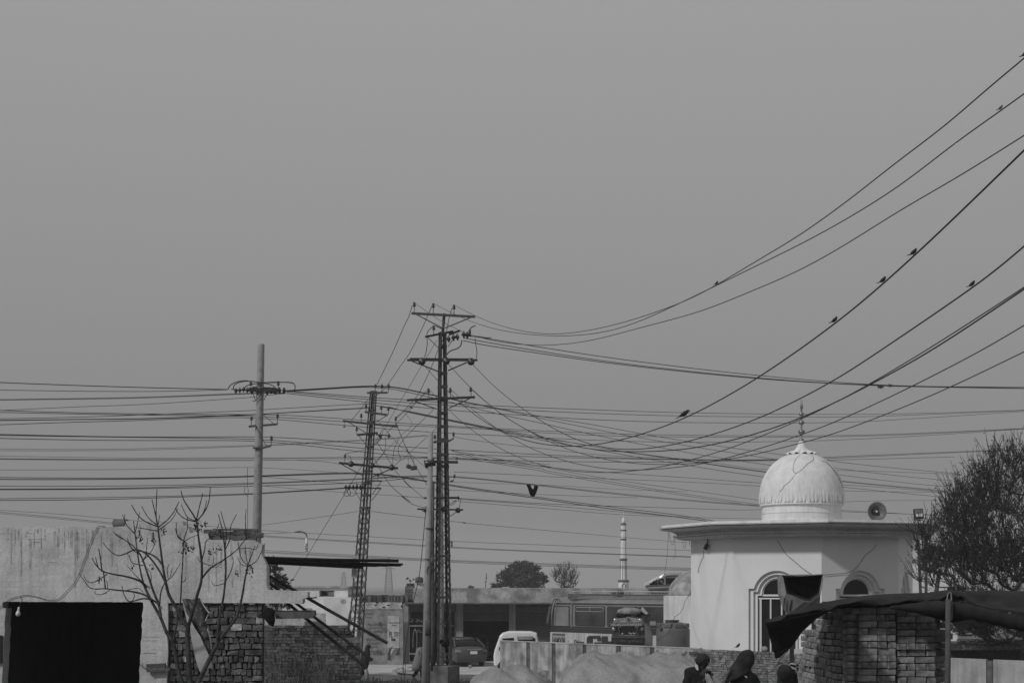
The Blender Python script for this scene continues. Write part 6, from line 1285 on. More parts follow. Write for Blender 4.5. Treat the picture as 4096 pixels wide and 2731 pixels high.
# decorated lorry crown past the bus
YL = 74.0
lo = thing('lorry', 'high decorated lorry crown with white lattice trim showing over the bus roof', 'lorry', V((P(2680, 0, YL).x, YL, 0)))
m = MB().prism([P(x, y, YL) for x, y in ((2590, 2340), (2590, 2330), (2606, 2326), (2630, 2310), (2660, 2297), (2722, 2290), (2722, 2340))], (0, 1.8, 0)); m.build('crown_panel', 'truck_white', lo)
m = MB(); rr = random.Random(41)
for i in range(90):
    x = rr.uniform(2600, 2655); yt_ = 2332-(x-2600)*.48; m.box(P(x, rr.uniform(yt_, 2340-2), YL-.02), (rr.uniform(.02, .08), .02, rr.uniform(.03, .14)), rot=Matrix.Rotation(rr.uniform(-1, 1), 3, 'Y'))
for x in range(2662, 2705, 8): m.beam(P(x, 2306, YL-.03), P(x+6, 2301, YL-.03), .03); m.beam(P(x+6, 2301, YL-.03), P(x+8, 2306, YL-.03), .03)
m.build('crown_pattern', 'ornate', lo, kind='stuff')
m = MB(); bx(m, 2662, 2310, 2702, 2338, YL-.06, .08); m.build('crown_window', 'glass', lo)
m = MB().beam(P(2585, 2344, YL-.2), P(2700, 2338, YL-.2), .9, .12, up=(0, 0, 1)); m.build('visor', 'pole_dark', lo); m = MB().beam(P(2584, 2355, YL-.3), P(2702, 2346, YL-.3), .5, .06, up=(0, 0, 1)).build('visor_trim', 'chrome', lo)
m = MB().tube(smoothpts([P(2640, 2310, YL-.1), P(2664, 2293, YL-.1), P(2722, 2289, YL-.1)]), .03, 6).tube([P(2664, 2293, YL-.1), P(2664, 2303, YL-.1)], .02, 5).tube([P(2722, 2286, YL-.1), P(2720, 2303, YL-.1), P(2712, 2325, YL-.1)], .05, 6).build('crown_rail', 'chrome', lo)
m = MB(); m.box((P(2720, 0, YL).x, YL+3, 1.9), (3.0, 6, 3.2)); m.build('lorry_body', 'ornate', lo)
# decorated rickshaw with a load on its roof
YK = 57.0
rk = thing('auto_rickshaw', 'dark decorated auto rickshaw facing out with a bundle tied on its roof', 'rickshaw', V((P(2513, 0, YK).x, YK, 0)))
R_ = lambda x, y, d=0.0: P(2180+x/4.523, 2350+y/4.523, YK+d)
m = MB().loft([[R_(x, y, d) for x, y in ((1215, 1200), (1210, 860), (1225, 690), (1240, 640), (1770, 640), (1800, 690), (1810, 870), (1805, 1200))] for d in (0, .15)]+[[R_(x, y, 2.2) for x, y in ((1215, 1200), (1210, 860), (1230, 700), (1290, 600), (1800, 600), (1900, 700), (1950, 870), (1940, 1200))]]); m.build('cab', 'ornate', rk)
MB().prism([R_(x, y, -.03) for x, y in ((1325, 690), (1355, 850), (1625, 855), (1685, 690))], (0, .03, 0)).build('windscreen', 'glass_bus', rk)
MB().tube([R_(x, y, -.05) for x, y in ((1318, 685), (1353, 855), (1628, 860), (1692, 685))], .018, 5).build('windscreen_trim', 'chrome', rk)
MB().beam(R_(1275, 690, -.03), R_(1330, 860, -.03), .1, .05).beam(R_(1730, 690, -.03), R_(1660, 860, -.03), .1, .05).build('windscreen_post', 'pole_dark', rk)
pts = [(1245, 640), (1245, 560), (1290, 548), (1340, 555), (1400, 545), (1450, 540), (1510, 518), (1560, 538), (1620, 545), (1690, 550), (1755, 565), (1755, 640)]
vz = MB().prism([R_(x, y, -.22) for x, y in pts], (0, .1, 0)).build('visor', 'ornate_pale', rk)
MB().beam(R_(1190, 665, -.25), R_(1760, 660, -.25), .12, .1).build('visor_fringe', 'ornate_pale', rk); MB().beam(R_(1245, 615, -.27), R_(1755, 610, -.27), .03, .03).build('visor_strip', 'chrome', rk)
m = MB()
for x, y in ((1275, 585), (1725, 585), (1345, 690), (1650, 695), (1250, 745), (1750, 745)): m.lathe(R_(x, y, -.29 if y < 600 else -.06), [(.05, -.01), (.07, 0), (.05, .01)], 12, axis=(0, 1, 0))
m.build('round_badge', 'chrome', rk, kind='stuff')
MB().prism([R_(x, y, -.3) for x, y in ((1470, 600), (1510, 545), (1550, 600))], (0, .03, 0)).build('visor_crest', 'ornate', rk)
MB().beam(R_(1210, 885, -.12), R_(1810, 885, -.12), .14, .1).beam(R_(1215, 905, -.14), R_(1800, 900, -.14), .03, .02).build('front_rail', 'pole_dark', rk); 
m = MB(); rr = random.Random(15)
for x in range(1225, 1800, 18): m.beam(R_(x, 930, -.14), R_(x+rr.uniform(-5, 5), 990+rr.uniform(-10, 20), -.14), .04, .03)
m.build('front_fringe', 'ornate', rk, kind='stuff')
m = MB()
for i, (x, y) in enumerate(((1400, 830), (1405, 825), (1545, 825), (1560, 830), (1600, 815), (1610, 825), (1530, 815))): m.ell(R_(x, y, -.08), .04, .02, .025, 7, 5, lump=.4, seed=i)
m.build('dashboard_trinket', 'white_cloth', rk, kind='stuff')
MB().ell(R_(1530, 430, .7), .50, .6, .17, 16, 8, lump=.35, seed=3).build('roof_load', 'hopper', rk, smooth=True); MB().ell(R_(1690, 440, .9), .26, .4, .2, 12, 8, lump=.5, seed=6).ell(R_(1420, 490, .6), .3, .3, .12, 10, 6, lump=.5, seed=9).build('tied_bundle', 'dark_cloth', rk, smooth=True)
m = MB().beam(R_(1800, 490, .6), R_(2050, 480, .6), .05).beam(R_(1800, 610, .6), R_(2110, 610, .6), .05).beam(R_(2040, 470, .6), R_(2045, 620, .6), .04)
for x in range(1800, 2040, 60): m.beam(R_(x, 490, .6), R_(x+60, 610, .6), .03); m.beam(R_(x+60, 490, .6), R_(x, 610, .6), .03)
m.build('side_rack', 'steel', rk)
MB().prism([R_(x, y, .5) for x, y in ((1760, 340), (1870, 460), (1830, 480), (1720, 410))], (0, .03, 0)).build('load_flap', 'white_cloth', rk)
MB().box(R_(1950, 640, .3), (.24, .05, .16)).build('side_mirror', 'chrome', rk); wheel(rk, V((P(2513, 0, YK).x, YK+.1, .25)), .25, .1, axis=(1, 0, 0)); wheel(rk, V((P(2450, 0, YK).x, YK+2, .25)), .25, .12, axis=(1, 0, 0)); wheel(rk, V((P(2575, 0, YK).x, YK+2, .25)), .25, .12, axis=(1, 0, 0))
# ============================================================ domed shrine
YC = 58.0; C0 = V(((3206-CX)*YC/F, YC, 0)); RW = 4.49; PH0 = radians(-2.0)
ms = thing('domed_shrine', 'white eight sided shrine with a broad moulded eave and an onion dome', 'shrine', C0)
def ov(k, r, z=0.0):
    a = PH0+k*pi/4; return C0+V((r*sin(a), -r*cos(a), z))
zE = lambda y: CH+(HY-y)*52.4/F          # heights read off at the near corner
z_sof = zE(2139)
A8 = -pi/2+PH0
zc = CH+(HY-2377)*54/F
def outl(hw, sh, r, zb, off=0):
    """half outlines of the stepped arch opening in (u, z)"""
    zs = CH+(HY-sh)*54/F; h = zs-zc; pts = [(hw, zb), (hw, zs)]
    a0 = math.asin(max(-1, min(1, h/r))); n = 14
    arc = [(r*cos(a0+(pi-2*a0)*i/n), zc+r*sin(a0+(pi-2*a0)*i/n)) for i in range(n+1)]
    return pts+arc+[(-hw, zs), (-hw, zb)]
O = [outl(1.09, 2353, .91, .25), outl(.93, 2366, .765, .25), outl(.795, 2381, .63, .25)]
def face_frame(k):
    a, b = ov(k, RW), ov(k+1, RW); mid = (a+b)/2; u = (b-a).normalized(); n = V((u.y, -u.x, 0)); 
    if n.dot(mid-C0) < 0: n = -n
    return mid, u, n, (b-a).length
wm = MB(); rv = MB()
for k in range(-4, 4):
    mid, u, n, L_ = face_frame(k); q = lambda x, z, d=0.0: mid+u*x+n*d+V((0, 0, z))
    if k in (-1, 0, 1, 2):
        loops = [[(-L_/2, 0), (L_/2, 0), (L_/2, z_sof), (-L_/2, z_sof)]]+O
        for i in range(3):
            outer, inner = loops[i], loops[i+1]; dep = -.11*i
            polys = [[V((x, z, 0)) for x, z in outer], [V((x, z, 0)) for x, z in inner]]
            allp = outer+inner
            if i == 0:
                tris = tessellate_polygon([[V((x, z, 0)) for x, z in outer], [V((x, z, 0)) for x, z in inner]])
                wm.add([q(x, z, dep) for x, z in allp], [tuple(t) for t in tris])
            else:
                tris = tessellate_polygon([[V((x, z, 0)) for x, z in outer], [V((x, z-.0, 0)) for x, z in [(inner[0][0], .2501)]+inner[1:-1]+[(inner[-1][0], .2501)]]])
                wm.add([q(x, z, dep) for x, z in allp], [tuple(t) for t in tris])
            # reveal of the inner loop
            n_ = len(inner)
            vs = [q(x, z, dep) for x, z in inner]+[q(x, z, dep-.11) for x, z in inner]
            wm.add(vs, [(j, (j+1) % n_, n_+(j+1) % n_, n_+j) for j in range(n_-1)])
    else:
        wm.add([q(-L_/2, 0), q(L_/2, 0), q(L_/2, z_sof), q(-L_/2, z_sof)], [(0, 1, 2, 3)])
wl = wm.build('wall', 'mosque', ms)
for k in (-1, 0, 1, 2):
    if k == -1: continue
    mid, u, n, L_ = face_frame(k-1 if False else k); 
for k in (-1, 0, 1, 2):
    mid, u, n, L_ = face_frame(k); q = lambda x, z, d=0.0: mid+u*x+n*d+V((0, 0, z)); dd = -.34
    gl = MB(); arc = [(.60*cos(pi*i/16), zc+.04+.57*sin(pi*i/16)) for i in range(17)]
    gl.prism([q(x, z, dd) for x, z in arc], -n*.03); gl.prism([q(x, z, dd) for x, z in ((-.66, .3), (.66, .3), (.66, zc-.17), (-.66, zc-.17))], -n*.03)
    w0 = gl.build('window_glass', 'glass', ms)
    fr = MB(); ring = [(.615*cos(pi*i/16), zc+.03+.585*sin(pi*i/16)) for i in range(17)]
    fr.tube([q(x, z, dd+.03) for x, z in ring], .045, 6)
    fr.beam(q(-.8, zc-.03, dd+.03), q(.8, zc-.03, dd+.03), .07, .07, up=(0, 0, 1)); fr.beam(q(-.8, zc-.15, dd+.03), q(.8, zc-.15, dd+.03), .05, .05, up=(0, 0, 1))
    for x in (-.70, .70): fr.beam(q(x, .25, dd+.03), q(x, zc-.12, dd+.03), .07, .07)
    for x in (-.31, .31, .12): fr.beam(q(x, .25, dd+.02), q(x, zc-.15, dd+.02), .05 if x != .12 else .03, .05)
    fr.build('window_frame', 'mosque', ms)
    MB().prism([q(x, z, -.333) for x, z in O[2]], -n*.004).build('recess_back', 'mosque', ms) if False else None
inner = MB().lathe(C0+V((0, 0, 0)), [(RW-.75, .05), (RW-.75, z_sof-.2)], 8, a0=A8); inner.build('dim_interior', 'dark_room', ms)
# eave, tier by tier
prof = [(RW-.3, z_sof-.02)]+[(r, z_sof if y is None else zE(y)) for r, y in ((5.0, None), (5.02, 2134.5), (5.15, 2134), (5.16, 2129.5), (5.05, 2129), (5.05, 2127), (5.23, 2126.5), (5.24, 2122.5), (5.06, 2122), (5.08, 2116), (5.16, 2110), (5.30, 2104), (5.48, 2100.5), (5.48, 2099), (5.72, 2098.5), (5.74, 2094), (5.60, 2093.5), (5.60, 2091), (5.84, 2090.5), (5.86, 2085.5), (5.68, 2085), (5.68, 2075), (5.56, 2074.5), (RW-.4, 2072))]+[(RW-.4, z_sof-.02)]
m = MB().lathe(C0, prof, 8, a0=A8, cap=False); ev = m.build('eave', 'mosque_old', ms)
MB().lathe(C0, [(5.0, zE(2080)), (5.0, zE(2073.5)), (.1, zE(2073))], 8, a0=A8).build('roof_deck', 'mosque_old', ms)
# dome
kd = YC/F/2.8; DZ = lambda y: CH+(HY-(1560+y/2.8))*YC/F
rd = [(440, 1450), (440, 1388), (446, 1386), (446, 1382), (437, 1380), (437, 1300)]
dm = MB().lathe(C0, [(r*kd, DZ(y)) for r, y in [(445, 1470)]+rd], 64).build('drum', 'mosque_dome', ms, smooth=False)
rd = [(437, 1300), (462, 1297), (463, 1288), (456, 1280), (463, 1240), (466, 1180), (463, 1130), (456, 1085), (446, 1040), (430, 990), (408, 945), (380, 900), (350, 858), (312, 818), (270, 782), (228, 755), (180, 732), (140, 718), (100, 712)]
dome = MB().lathe(C0, [(r*kd, DZ(y)) for r, y in rd], 72).build('dome', 'mosque_dome', ms, smooth=True)
m = MB()
for i in range(22):          # raised lotus leaves round the dome foot
    a = 2*pi*i/22+.06; R_0 = 463*kd
    er = V((sin(a), -cos(a), 0)); et = V((cos(a), sin(a), 0))
    for cx_, h0, h1, wd in ((0, 1272, 1125, 25), (-38, 1272, 1172, 17), (38, 1272, 1172, 17)):
        lean = cx_*.35; pts = []
        for t, s_ in ((0, .55), (.3, 1), (.6, 1), (.85, .6), (1, .05)):
            y = h0+(h1-h0)*t; rr_ = (463-max(0, (1180-y))*.12)*kd+.012*(1-abs(t-.5)); x = (cx_+(-lean*0 if t < .5 else 0))*kd
            pts.append((x, y, s_*wd*kd, rr_))
        L_ = [C0+er*r_+et*(x-w_)+V((0, 0, DZ(y))) for x, y, w_, r_ in pts]; Rr = [C0+er*r_+et*(x+w_)+V((0, 0, DZ(y))) for x, y, w_, r_ in pts]; Mi = [C0+er*(r_+.014)+et*x+V((0, 0, DZ(y))) for x, y, w_, r_ in pts]
        m.grid([L_, Mi, Rr])
m.build('lotus_relief', 'mosque_dome', ms, smooth=False, kind='stuff')
m = MB(); rows = []
for r, y, wv in ((170, 716, 1.5), (142, 699, .8), (78, 672, .2), (56, 640, .06), (42, 610, 0), (30, 585, 0), (27, 570, 0)):
    rows.append([C0+V(((r+8*wv*cos(12*t))*kd*cos(t), (r+8*wv*cos(12*t))*kd*sin(t), DZ(y-6*wv*cos(12*t)))) for t in [2*pi*j/96 for j in range(97)]])
m.grid(rows).build('fluted_cap', 'mosque_dome', ms, smooth=True)
fp = [(26, 572), (29, 560), (24, 546), (10, 542), (9, 500), (14, 497), (34, 483), (39, 467), (34, 450), (14, 438), (8, 432), (10, 418), (13, 410), (9, 402), (9, 392), (13, 388), (29, 376), (33, 362), (29, 348), (12, 337), (8, 328), (10, 318), (8, 300), (12, 293), (25, 282), (28, 268), (24, 254), (11, 245), (8, 238), (12, 225), (8, 212), (16, 200), (18, 190), (11, 150), (3, 108), (1, 84)]
MB().lathe(C0, [(r*kd, DZ(y)) for r, y in fp], 20).build('finial', 'finial', ms, smooth=True)
# string lights trailing over the dome and eave
def on_dome(x, y):
    X = (x-575)*kd; z = DZ(y); ys = [q[1] for q in rd]; r = 100
    for (r1, y1), (r2, y2) in zip(rd, rd[1:]):
        if y2 <= y <= y1: r = r1+(r2-r1)*(y1-y)/max(y1-y2, 1e-6)
    R_ = r*kd+.012; return C0+V((X, -sqrt(max(R_*R_-X*X, 0)), z))
for i, pts in enumerate(([(530, 735), (480, 775), (440, 820), (415, 890), (410, 935), (440, 958), (510, 910), (560, 860), (630, 815), (660, 765), (590, 728)], [(440, 958), (370, 1045), (310, 1095), (290, 1130), (265, 1160)], [(630, 815), (760, 812), (830, 855), (880, 915), (930, 990), (980, 1070), (1005, 1110)], [(730, 735), (790, 785), (850, 870), (910, 950), (960, 1050)])):
    MB().tube(smoothpts([on_dome(x, y) for x, y in pts], 3), .007, 4).build('string_light', 'steel', loc=C0+V((0, 0, 6)), label=['thin string light looping over the middle of the onion dome', 'thin string light trailing to the lower left of the onion dome', 'thin string light curving down the right side of the onion dome', 'thin string light running close beside another down the dome'][i], category='string light')
zz_ = lambda y, Y: CH-(y-HY)*Y/F
def hang(pts, Y, lab, r=.008): MB().tube(smoothpts([P(x, y, Y) for x, y in pts], 4), r, 4).build('hanging_wire', 'steel', loc=P(pts[0][0], pts[0][1], Y), label=lab, category='wire')
for i, (pts, lab) in enumerate((([(2676, 2122), (2679, 2150), (2686, 2176), (2693, 2172), (2697, 2140)], 'thin festoon loop hanging from the outer tip of the shrine eave'), ([(2699, 2140), (2700, 2180), (2701, 2220), (2693, 2234)], 'straight thin festoon end hanging under the shrine eave tip'), ([(2674, 2122), (2670, 2200), (2664, 2260), (2655, 2310), (2650, 2340)], 'longest thin wire dropping from the shrine eave tip'), ([(2732, 2154), (2733, 2180), (2740, 2190), (2744, 2160)], 'small festoon loop under the shrine eave near its wall'), ([(2757, 2158), (2761, 2182), (2768, 2178), (2770, 2160)], 'smallest festoon loop under the shrine eave near its wall'))): hang(pts, 58.3, lab, .007)
def on_face(k, x, y, d=.02):
    mid, u, n, L_ = face_frame(k); t = (x-CX)/F; s_ = (mid.x-t*mid.y)/(t*u.y-u.x); q = mid+u*s_; return V((q.x, q.y, CH-(y-HY)*q.y/F))+n*d
MB().tube(smoothpts([on_face(-1, x, y, .03) for x, y in ((3112, 2160), (3128, 2190), (3150, 2220), (3180, 2245), (3215, 2275), (3248, 2296))]), .009, 4).build('wall_wire', 'steel', loc=on_face(-1, 3180, 2240), label='thin wire sagging down the sunny shrine wall toward the metal hopper', category='wire')
MB().tube(smoothpts([on_face(0, x, y, .03) for x, y in ((3292, 2298), (3340, 2294), (3400, 2286), (3430, 2262), (3460, 2220), (3490, 2196), (3505, 2175))]), .009, 4).build('wall_wire', 'steel', loc=on_face(0, 3400, 2286), label='thin wire crossing the shaded shrine wall above the arched window', category='wire')
fl = thing('corner_floodlight', 'little dark box lamp hanging tilted under the shrine eave with a cable below', 'lamp', P(2825, 2190, 56.7))
c = P(2825, 2186, 56.65); MB().box(c, (.15, .14, .24), rot=Matrix.Rotation(.45, 3, 'Y')).build('lamp_box', 'steel_dark', fl, bevel=.01); MB().tube([c+V((.04, 0, .1)), P(2831, 2160, 56.6), P(2832, 2150, 56.7)], .03, 6).build('lamp_bracket', 'steel_dark', fl)
MB().tube(smoothpts([on_face(-2, x, y, .03) for x, y in ((2818, 2200), (2815, 2216), (2817, 2222), (2808, 2240), (2797, 2270), (2795, 2285))]+[P(x, y, Y) for x, y, Y in ((2784, 2300, 58.2), (2780, 2320, 58.3), (2764, 2360, 58.3), (2760, 2375, 58.3), (2748, 2390, 58.2), (2738, 2410, 58.1), (2735, 2425, 58), (2720, 2450, 57.4), (2700, 2465, 56.5), (2694, 2480, 55), (2680, 2520, 54.2), (2668, 2535, 54), (2627, 2560, 54))]), .009, 5).build('hanging_wire', 'wire', loc=P(2780, 2320, 55.3), label='long dangling cable from the eave box lamp down across the plastic tank', category='wire')
# prayer niche apse
ap = C0-C0+V((7.9, 60.0, 0)); za = CH-(2382-HY)*60/F
MB().lathe(ap, [(1.5, 0), (1.5, za), (1.3, za+.02)], 40).build('apse_wall', 'mosque_old', ms, smooth=False)
MB().lathe(ap, [(1.34*cos(t), za+1.08*sin(t)) for t in [i*pi/2/12 for i in range(13)]], 40).build('apse_dome', 'drygrey', ms, smooth=True)
# horn loudspeaker and floodlight on the roof
YHn = 55.5; hp = P(3507, 2045, YHn); k_ = YHn/F
hn = thing('horn_loudspeaker', 'round grey horn loudspeaker facing out on the shrine roof edge', 'loudspeaker', P(3507, 2082, YHn))
ax = V((.10, -1, -.04)).normalized()
MB().lathe(hp, [(.05, -.34), (.10, -.26), (.17, -.14), (.27, -.04), (37*k_, .02), (39*k_, .03), (39*k_, .045), (36.5*k_, .04), (.26, -.03), (.16, -.12), (.09, -.24), (.01, -.27)], 40, axis=ax, cap=False).build('horn_bell', 'horn', hn, smooth=True)
MB().lathe(hp+ax*-.2, [(.02, 0), (.11, .0), (.11, .12), (.045, .2), (.04, .21), (.01, .215)], 20, axis=ax).build('horn_throat', 'steel', hn, smooth=True); MB().ell(hp+ax*.0, .04, .03, .04, 12, 8).build('horn_cap', 'mosque', hn, smooth=True)
MB().box(hp+V((0, .2, -.34)), (.08, .1, .4)).build('horn_stand', 'steel', hn)
fd = thing('floodlight', 'square black framed floodlight on the shrine roof beside the tree', 'floodlight', P(3673, 2078, 57)); c = P(3674, 2055, 57); rt = Matrix.Rotation(-.06, 3, 'Y') @ Matrix.Rotation(-.18, 3, 'X')
MB().box(c, (.38, .12, .42), rot=rt).build('lamp_housing', 'ink_dark', fd, bevel=.02); MB().box(c+rt @ V((0, -.065, .02)), (.30, .012, .30), rot=rt).build('reflector', 'horn', fd); MB().box(c+rt @ V((0.01, -.075, -.06)), (.26, .012, .12), rot=rt).build('lamp_glass', 'lamp_glass', fd); MB().box(c+V((0, .06, -.26)), (.34, .06, .06)).build('lamp_stand', 'pole_dark', fd)
# plastic water tank between wall and shrine
YKt = 55.4; tc_ = V((P(2692, 0, YKt).x, YKt, 0)); k_ = YKt/F; zk = lambda y: CH-(y-HY)*YKt/F
tk = thing('water_tank', 'big ribbed grey plastic water tank standing between the concrete wall and the shrine', 'water tank', tc_)
MB().lathe(tc_, [(64*k_, 0), (66*k_, zk(2700)), (67*k_, zk(2580)), (67*k_, zk(2518)), (65*k_, zk(2512)), (60*k_, zk(2507)), (58*k_, zk(2498)), (50*k_, zk(2491)), (34*k_, zk(2488)), (30*k_, zk(2487))], 36).build('tank_body', 'plastic', tk, smooth=True)
MB().lathe(tc_+V((-.04, 0, 0)), [(25*k_, zk(2489)), (25*k_, zk(2485)), (29*k_, zk(2484)), (30*k_, zk(2480)), (28*k_, zk(2478)), (5*k_, zk(2477))], 28).build('tank_lid', 'pole_dark', tk, smooth=True)
m = MB()
for i in range(8): a = i*pi/4+.3; m.box(tc_+V((56*k_*cos(a), 56*k_*sin(a), zk(2500))), (.34, .16, .17), rz=a+pi/2)
m.build('tank_shoulder', 'plastic', tk, bevel=.03, kind='stuff'); MB().lathe(tc_+V((-.50, -.42, zk(2512))), [(.07, 0), (.07, .06), (.045, .07)], 12, axis=(-.7, -.7, 0)).build('tank_outlet', 'pole_dark', tk)
# ============================================================ concrete panel wall, brick wall
zt_ = 1.8; wy = lambda px_: 2.3*F/((2559.5+(px_-1998)*.0388)-HY)
def wp(px_, z, d=0.0): Y = wy(px_); return V((P(px_, 0, Y).x, Y+d, z))
cw = thing('concrete_wall', 'streaked precast concrete wall with recessed posts behind the grey tarpaulin heaps', 'wall', wp(2400, 0))
m = MB(); pp = []
edges = [(2000, 2105), (2120, 2207), (2222, 2330), (2345, 2465), (2484, 2600), (2618, 2776)]
for i, (a, b) in enumerate(edges):
    A, B = wp(a, -.2), wp(b, -.2); d = (B-A).normalized(); n = V((d.y, -d.x, 0)); dz = [0, .01, -.01, .0, .01, 0][i]
    m = MB().prism([A, B, B+V((0, 0, zt_+.2-.035+dz)), A+V((0, 0, zt_+.2-.035+dz))], -n*.1); m.build('concrete_panel', 'concrete', cw)
for a, b in ((2105, 2120), (2207, 2222), (2330, 2345), (2465, 2484), (2600, 2618)):
    A, B = wp(a, -.2), wp(b, -.2); d = (B-A).normalized(); n = V((d.y, -d.x, 0)); MB().prism([A-n*.045, B-n*.045, B-n*.045+V((0, 0, zt_+.15)), A-n*.045+V((0, 0, zt_+.15))], -n*.08).build('wall_post', 'concrete_dark', cw)
A, B = wp(1997, zt_-.035), wp(2800, zt_-.035); d = (B-A).normalized(); n = V((d.y, -d.x, 0)); MB().prism([A+n*.02, B+n*.02, B+n*.02+V((0, 0, .04)), A+n*.02+V((0, 0, .04))], -n*.15).build('coping', 'plaster_plain', cw)
m = MB(); rr = random.Random(19)
for i in range(34):          # lime drips of their own shape
    px_ = rr.choice([2500, 2520, 2655, 2670, 2675, 2640, 2030, 2290, 2400])+rr.uniform(-14, 14); t0 = zt_-.06-rr.uniform(0, .1); l = rr.uniform(.08, .42); L_, R_2 = [], []
    for j in range(6): w2 = .012*rr.uniform(.4, 1.6)*(1-j/7); q = wp(px_, t0-l*j/5, -.012); L_.append(q-V((w2, 0, 0))); R_2.append(q+V((w2, 0, 0)))
    m.grid([L_, R_2])
m.build('lime_drip', 'mosque_old', cw, kind='stuff')
bw_ = thing('brick_wall', 'rough brick wall with raked joints behind the three people, a small bird on it', 'wall', wp(3000, 0))
m = MB(); rr = random.Random(23); A, B = wp(2776, 0), wp(3420, 0); d = (B-A).normalized(); n = V((d.y, -d.x, 0)); 
if n.y > 0: n = -n
L_ = (B-A).length; z = zt_-.03; row = 0
while z > .3:
    h = .088*rr.uniform(.9, 1.1); s_ = -rr.random()*.12
    while s_ < L_:
        w2 = rr.choice((.11, .22, .22, .2))*rr.uniform(.9, 1.1); q = A+d*(s_+w2/2)+V((0, 0, z-h/2))+n*rr.uniform(-.012, .016)
        if 0 < s_+w2/2 < L_ and rr.random() > .015: m.box(q+V((0, 0, rr.uniform(-.006, .006))), (w2-.016, .12, h-.016), rot=Matrix.Rotation(atan2(d.y, d.x)+rr.uniform(-.05, .05), 3, 'Z'), jit=.008)
        s_ += w2
    z -= h
m.build('brickwork', 'brick_wall_m', bw_, kind='stuff'); MB().prism([A-n*.0, B, B+V((0, 0, zt_-.05)), A+V((0, 0, zt_-.05))], -n*.12).build('mortar_core', 'mortar', bw_)
MB().prism([wp(2755, zt_-.24, -.05), wp(2790, zt_-.24, -.05), wp(2790, zt_-.14, -.05), wp(2755, zt_-.14, -.05)], (0, -.12, 0)).build('loose_block', 'brick_dark', bw_)
MB().prism([wp(3148, zt_-.10, -.06), wp(3330, zt_-.10, -.06), wp(3330, zt_+.10, -.06), wp(3148, zt_+.10, -.06)], (0, .2, 0)).build('coping_block', 'plaster_plain', bw_)
rw_ = thing('concrete_wall', 'short stretch of pale precast wall past the bamboo pole, before the lettered lorry', 'wall', wp(4000, 0))
for i, (a, b) in enumerate(((3640, 3944), (3973, 4290))):
    A, B = wp(a, -.2), wp(b, -.2); d = (B-A).normalized(); n = V((d.y, -d.x, 0)); MB().prism([A, B, B+V((0, 0, zt_+.2)), A+V((0, 0, zt_+.2))], -n*.1).build('concrete_panel', 'concrete_pale', rw_)
A, B = wp(3944, -.2), wp(3973, -.2); MB().prism([A+V((0, .05, 0)), B+V((0, .05, 0)), B+V((0, .05, zt_+.2-.04)), A+V((0, .05, zt_+.2-.04))], V((0, .1, 0))).build('wall_post', 'concrete_dark', rw_)
# lettered lorry side past the wall
YZ = 49.0; lz = thing('lorry', 'painted lorry side with a lettered strip over a dark gap behind the pale precast wall', 'lorry', V((P(4000, 0, YZ).x, YZ, 0)))
m = MB(); bx(m, 3800, 2572, 4300, 2600, YZ, 2.2); m.build('lettered_strip', 'steel', lz); m = MB(); bx(m, 3830, 2555, 4300, 2571, YZ-.04, .1); m.build('painted_rail', 'ornate', lz); m = MB(); bx(m, 3800, 2600, 4300, 2740, YZ+.3, 1.8, .4); m.build('dark_underside', 'gap', lz)
m = MB(); U, W2 = (1, 0, 0), (0, 0, 1)
put_text(m, '0685/59', .13, P(3885, 2597, YZ-.02), U, W2, sx=1.1, extr=.003, shear=.2); put_text(m, 'LRR', .09, P(3895, 2586, YZ-.02), U, W2, sx=1.1, extr=.003)
put_text(m, '\uFEAD\uFED8\uFEE0\uFEA8 \uFE8E\uFEF3\uFE91', .17, P(3945, 2595, YZ-.02), U, W2, extr=.003); put_text(m, '\uFEAD\uFED8\uFEE0\uFEA8 \uFE8D\uFEDF\uFE91', .15, P(4010, 2596, YZ-.02), U, W2, extr=.003)
scribble(m, P(3975, 2596, YZ-.02), U, W2, .85, .14, .010, 4, 3); scribble(m, P(4060, 2596, YZ-.02), U, W2, .5, .16, .012, 9, 2)
m.prism([P(x, y, YZ-.02) for x, y in ((3846, 2577), (3855, 2577), (3862, 2588), (3853, 2599), (3849, 2598), (3854, 2588))], (0, .01, 0)); m.build('lettering', 'ink_grey', lz, kind='stuff')
m = MB(); rr = random.Random(29)
for i in range(26):
    x = 3835+i*12; m.lathe(P(x, 2562, YZ-.05), [(.02, 0), (.05, .01), (.02, .02)], 8, axis=(0, -1, 0)) if i % 3 == 0 else m.box(P(x, 2559, YZ-.05), (.09, .02, .03))
m.build('rail_ornament', 'ink_grey', lz, kind='stuff')
m = MB()
for i in range(9):
    x = 3925+i*24; m.tube(smoothpts([P(x, 2640, YZ-.6), P(x+rr.uniform(-10, 10), 2615, YZ-.6), P(x+rr.uniform(-24, 24), 2598, YZ-.6)]), .012, 4)
    m.tube(smoothpts([P(x, 2625, YZ-.6), P(x+18, 2605, YZ-.6), P(x+30, 2612, YZ-.6), P(x+34, 2636, YZ-.6)]), .008, 4)
m.build('dry_creeper', 'twig_far', loc=P(4000, 2636, YZ-.6), label='dry leafless creeper stems along the top of the pale precast wall', category='creeper')
bird(2951, 2591, 51.8, 27, 1, 'tiny upright dark bird on top of the rough brick wall')
MB().lathe(P(3058, 2602, 50.6), [(.09, 0), (.12, .03), (.12, .10), (.08, .15), (.03, .17)], 14).build('upturned_pot', 'drygrey', smooth=True, loc=P(3058, 2602, 50.6), label='small rounded pot set on the brick wall before the dark doorway', category='pot')
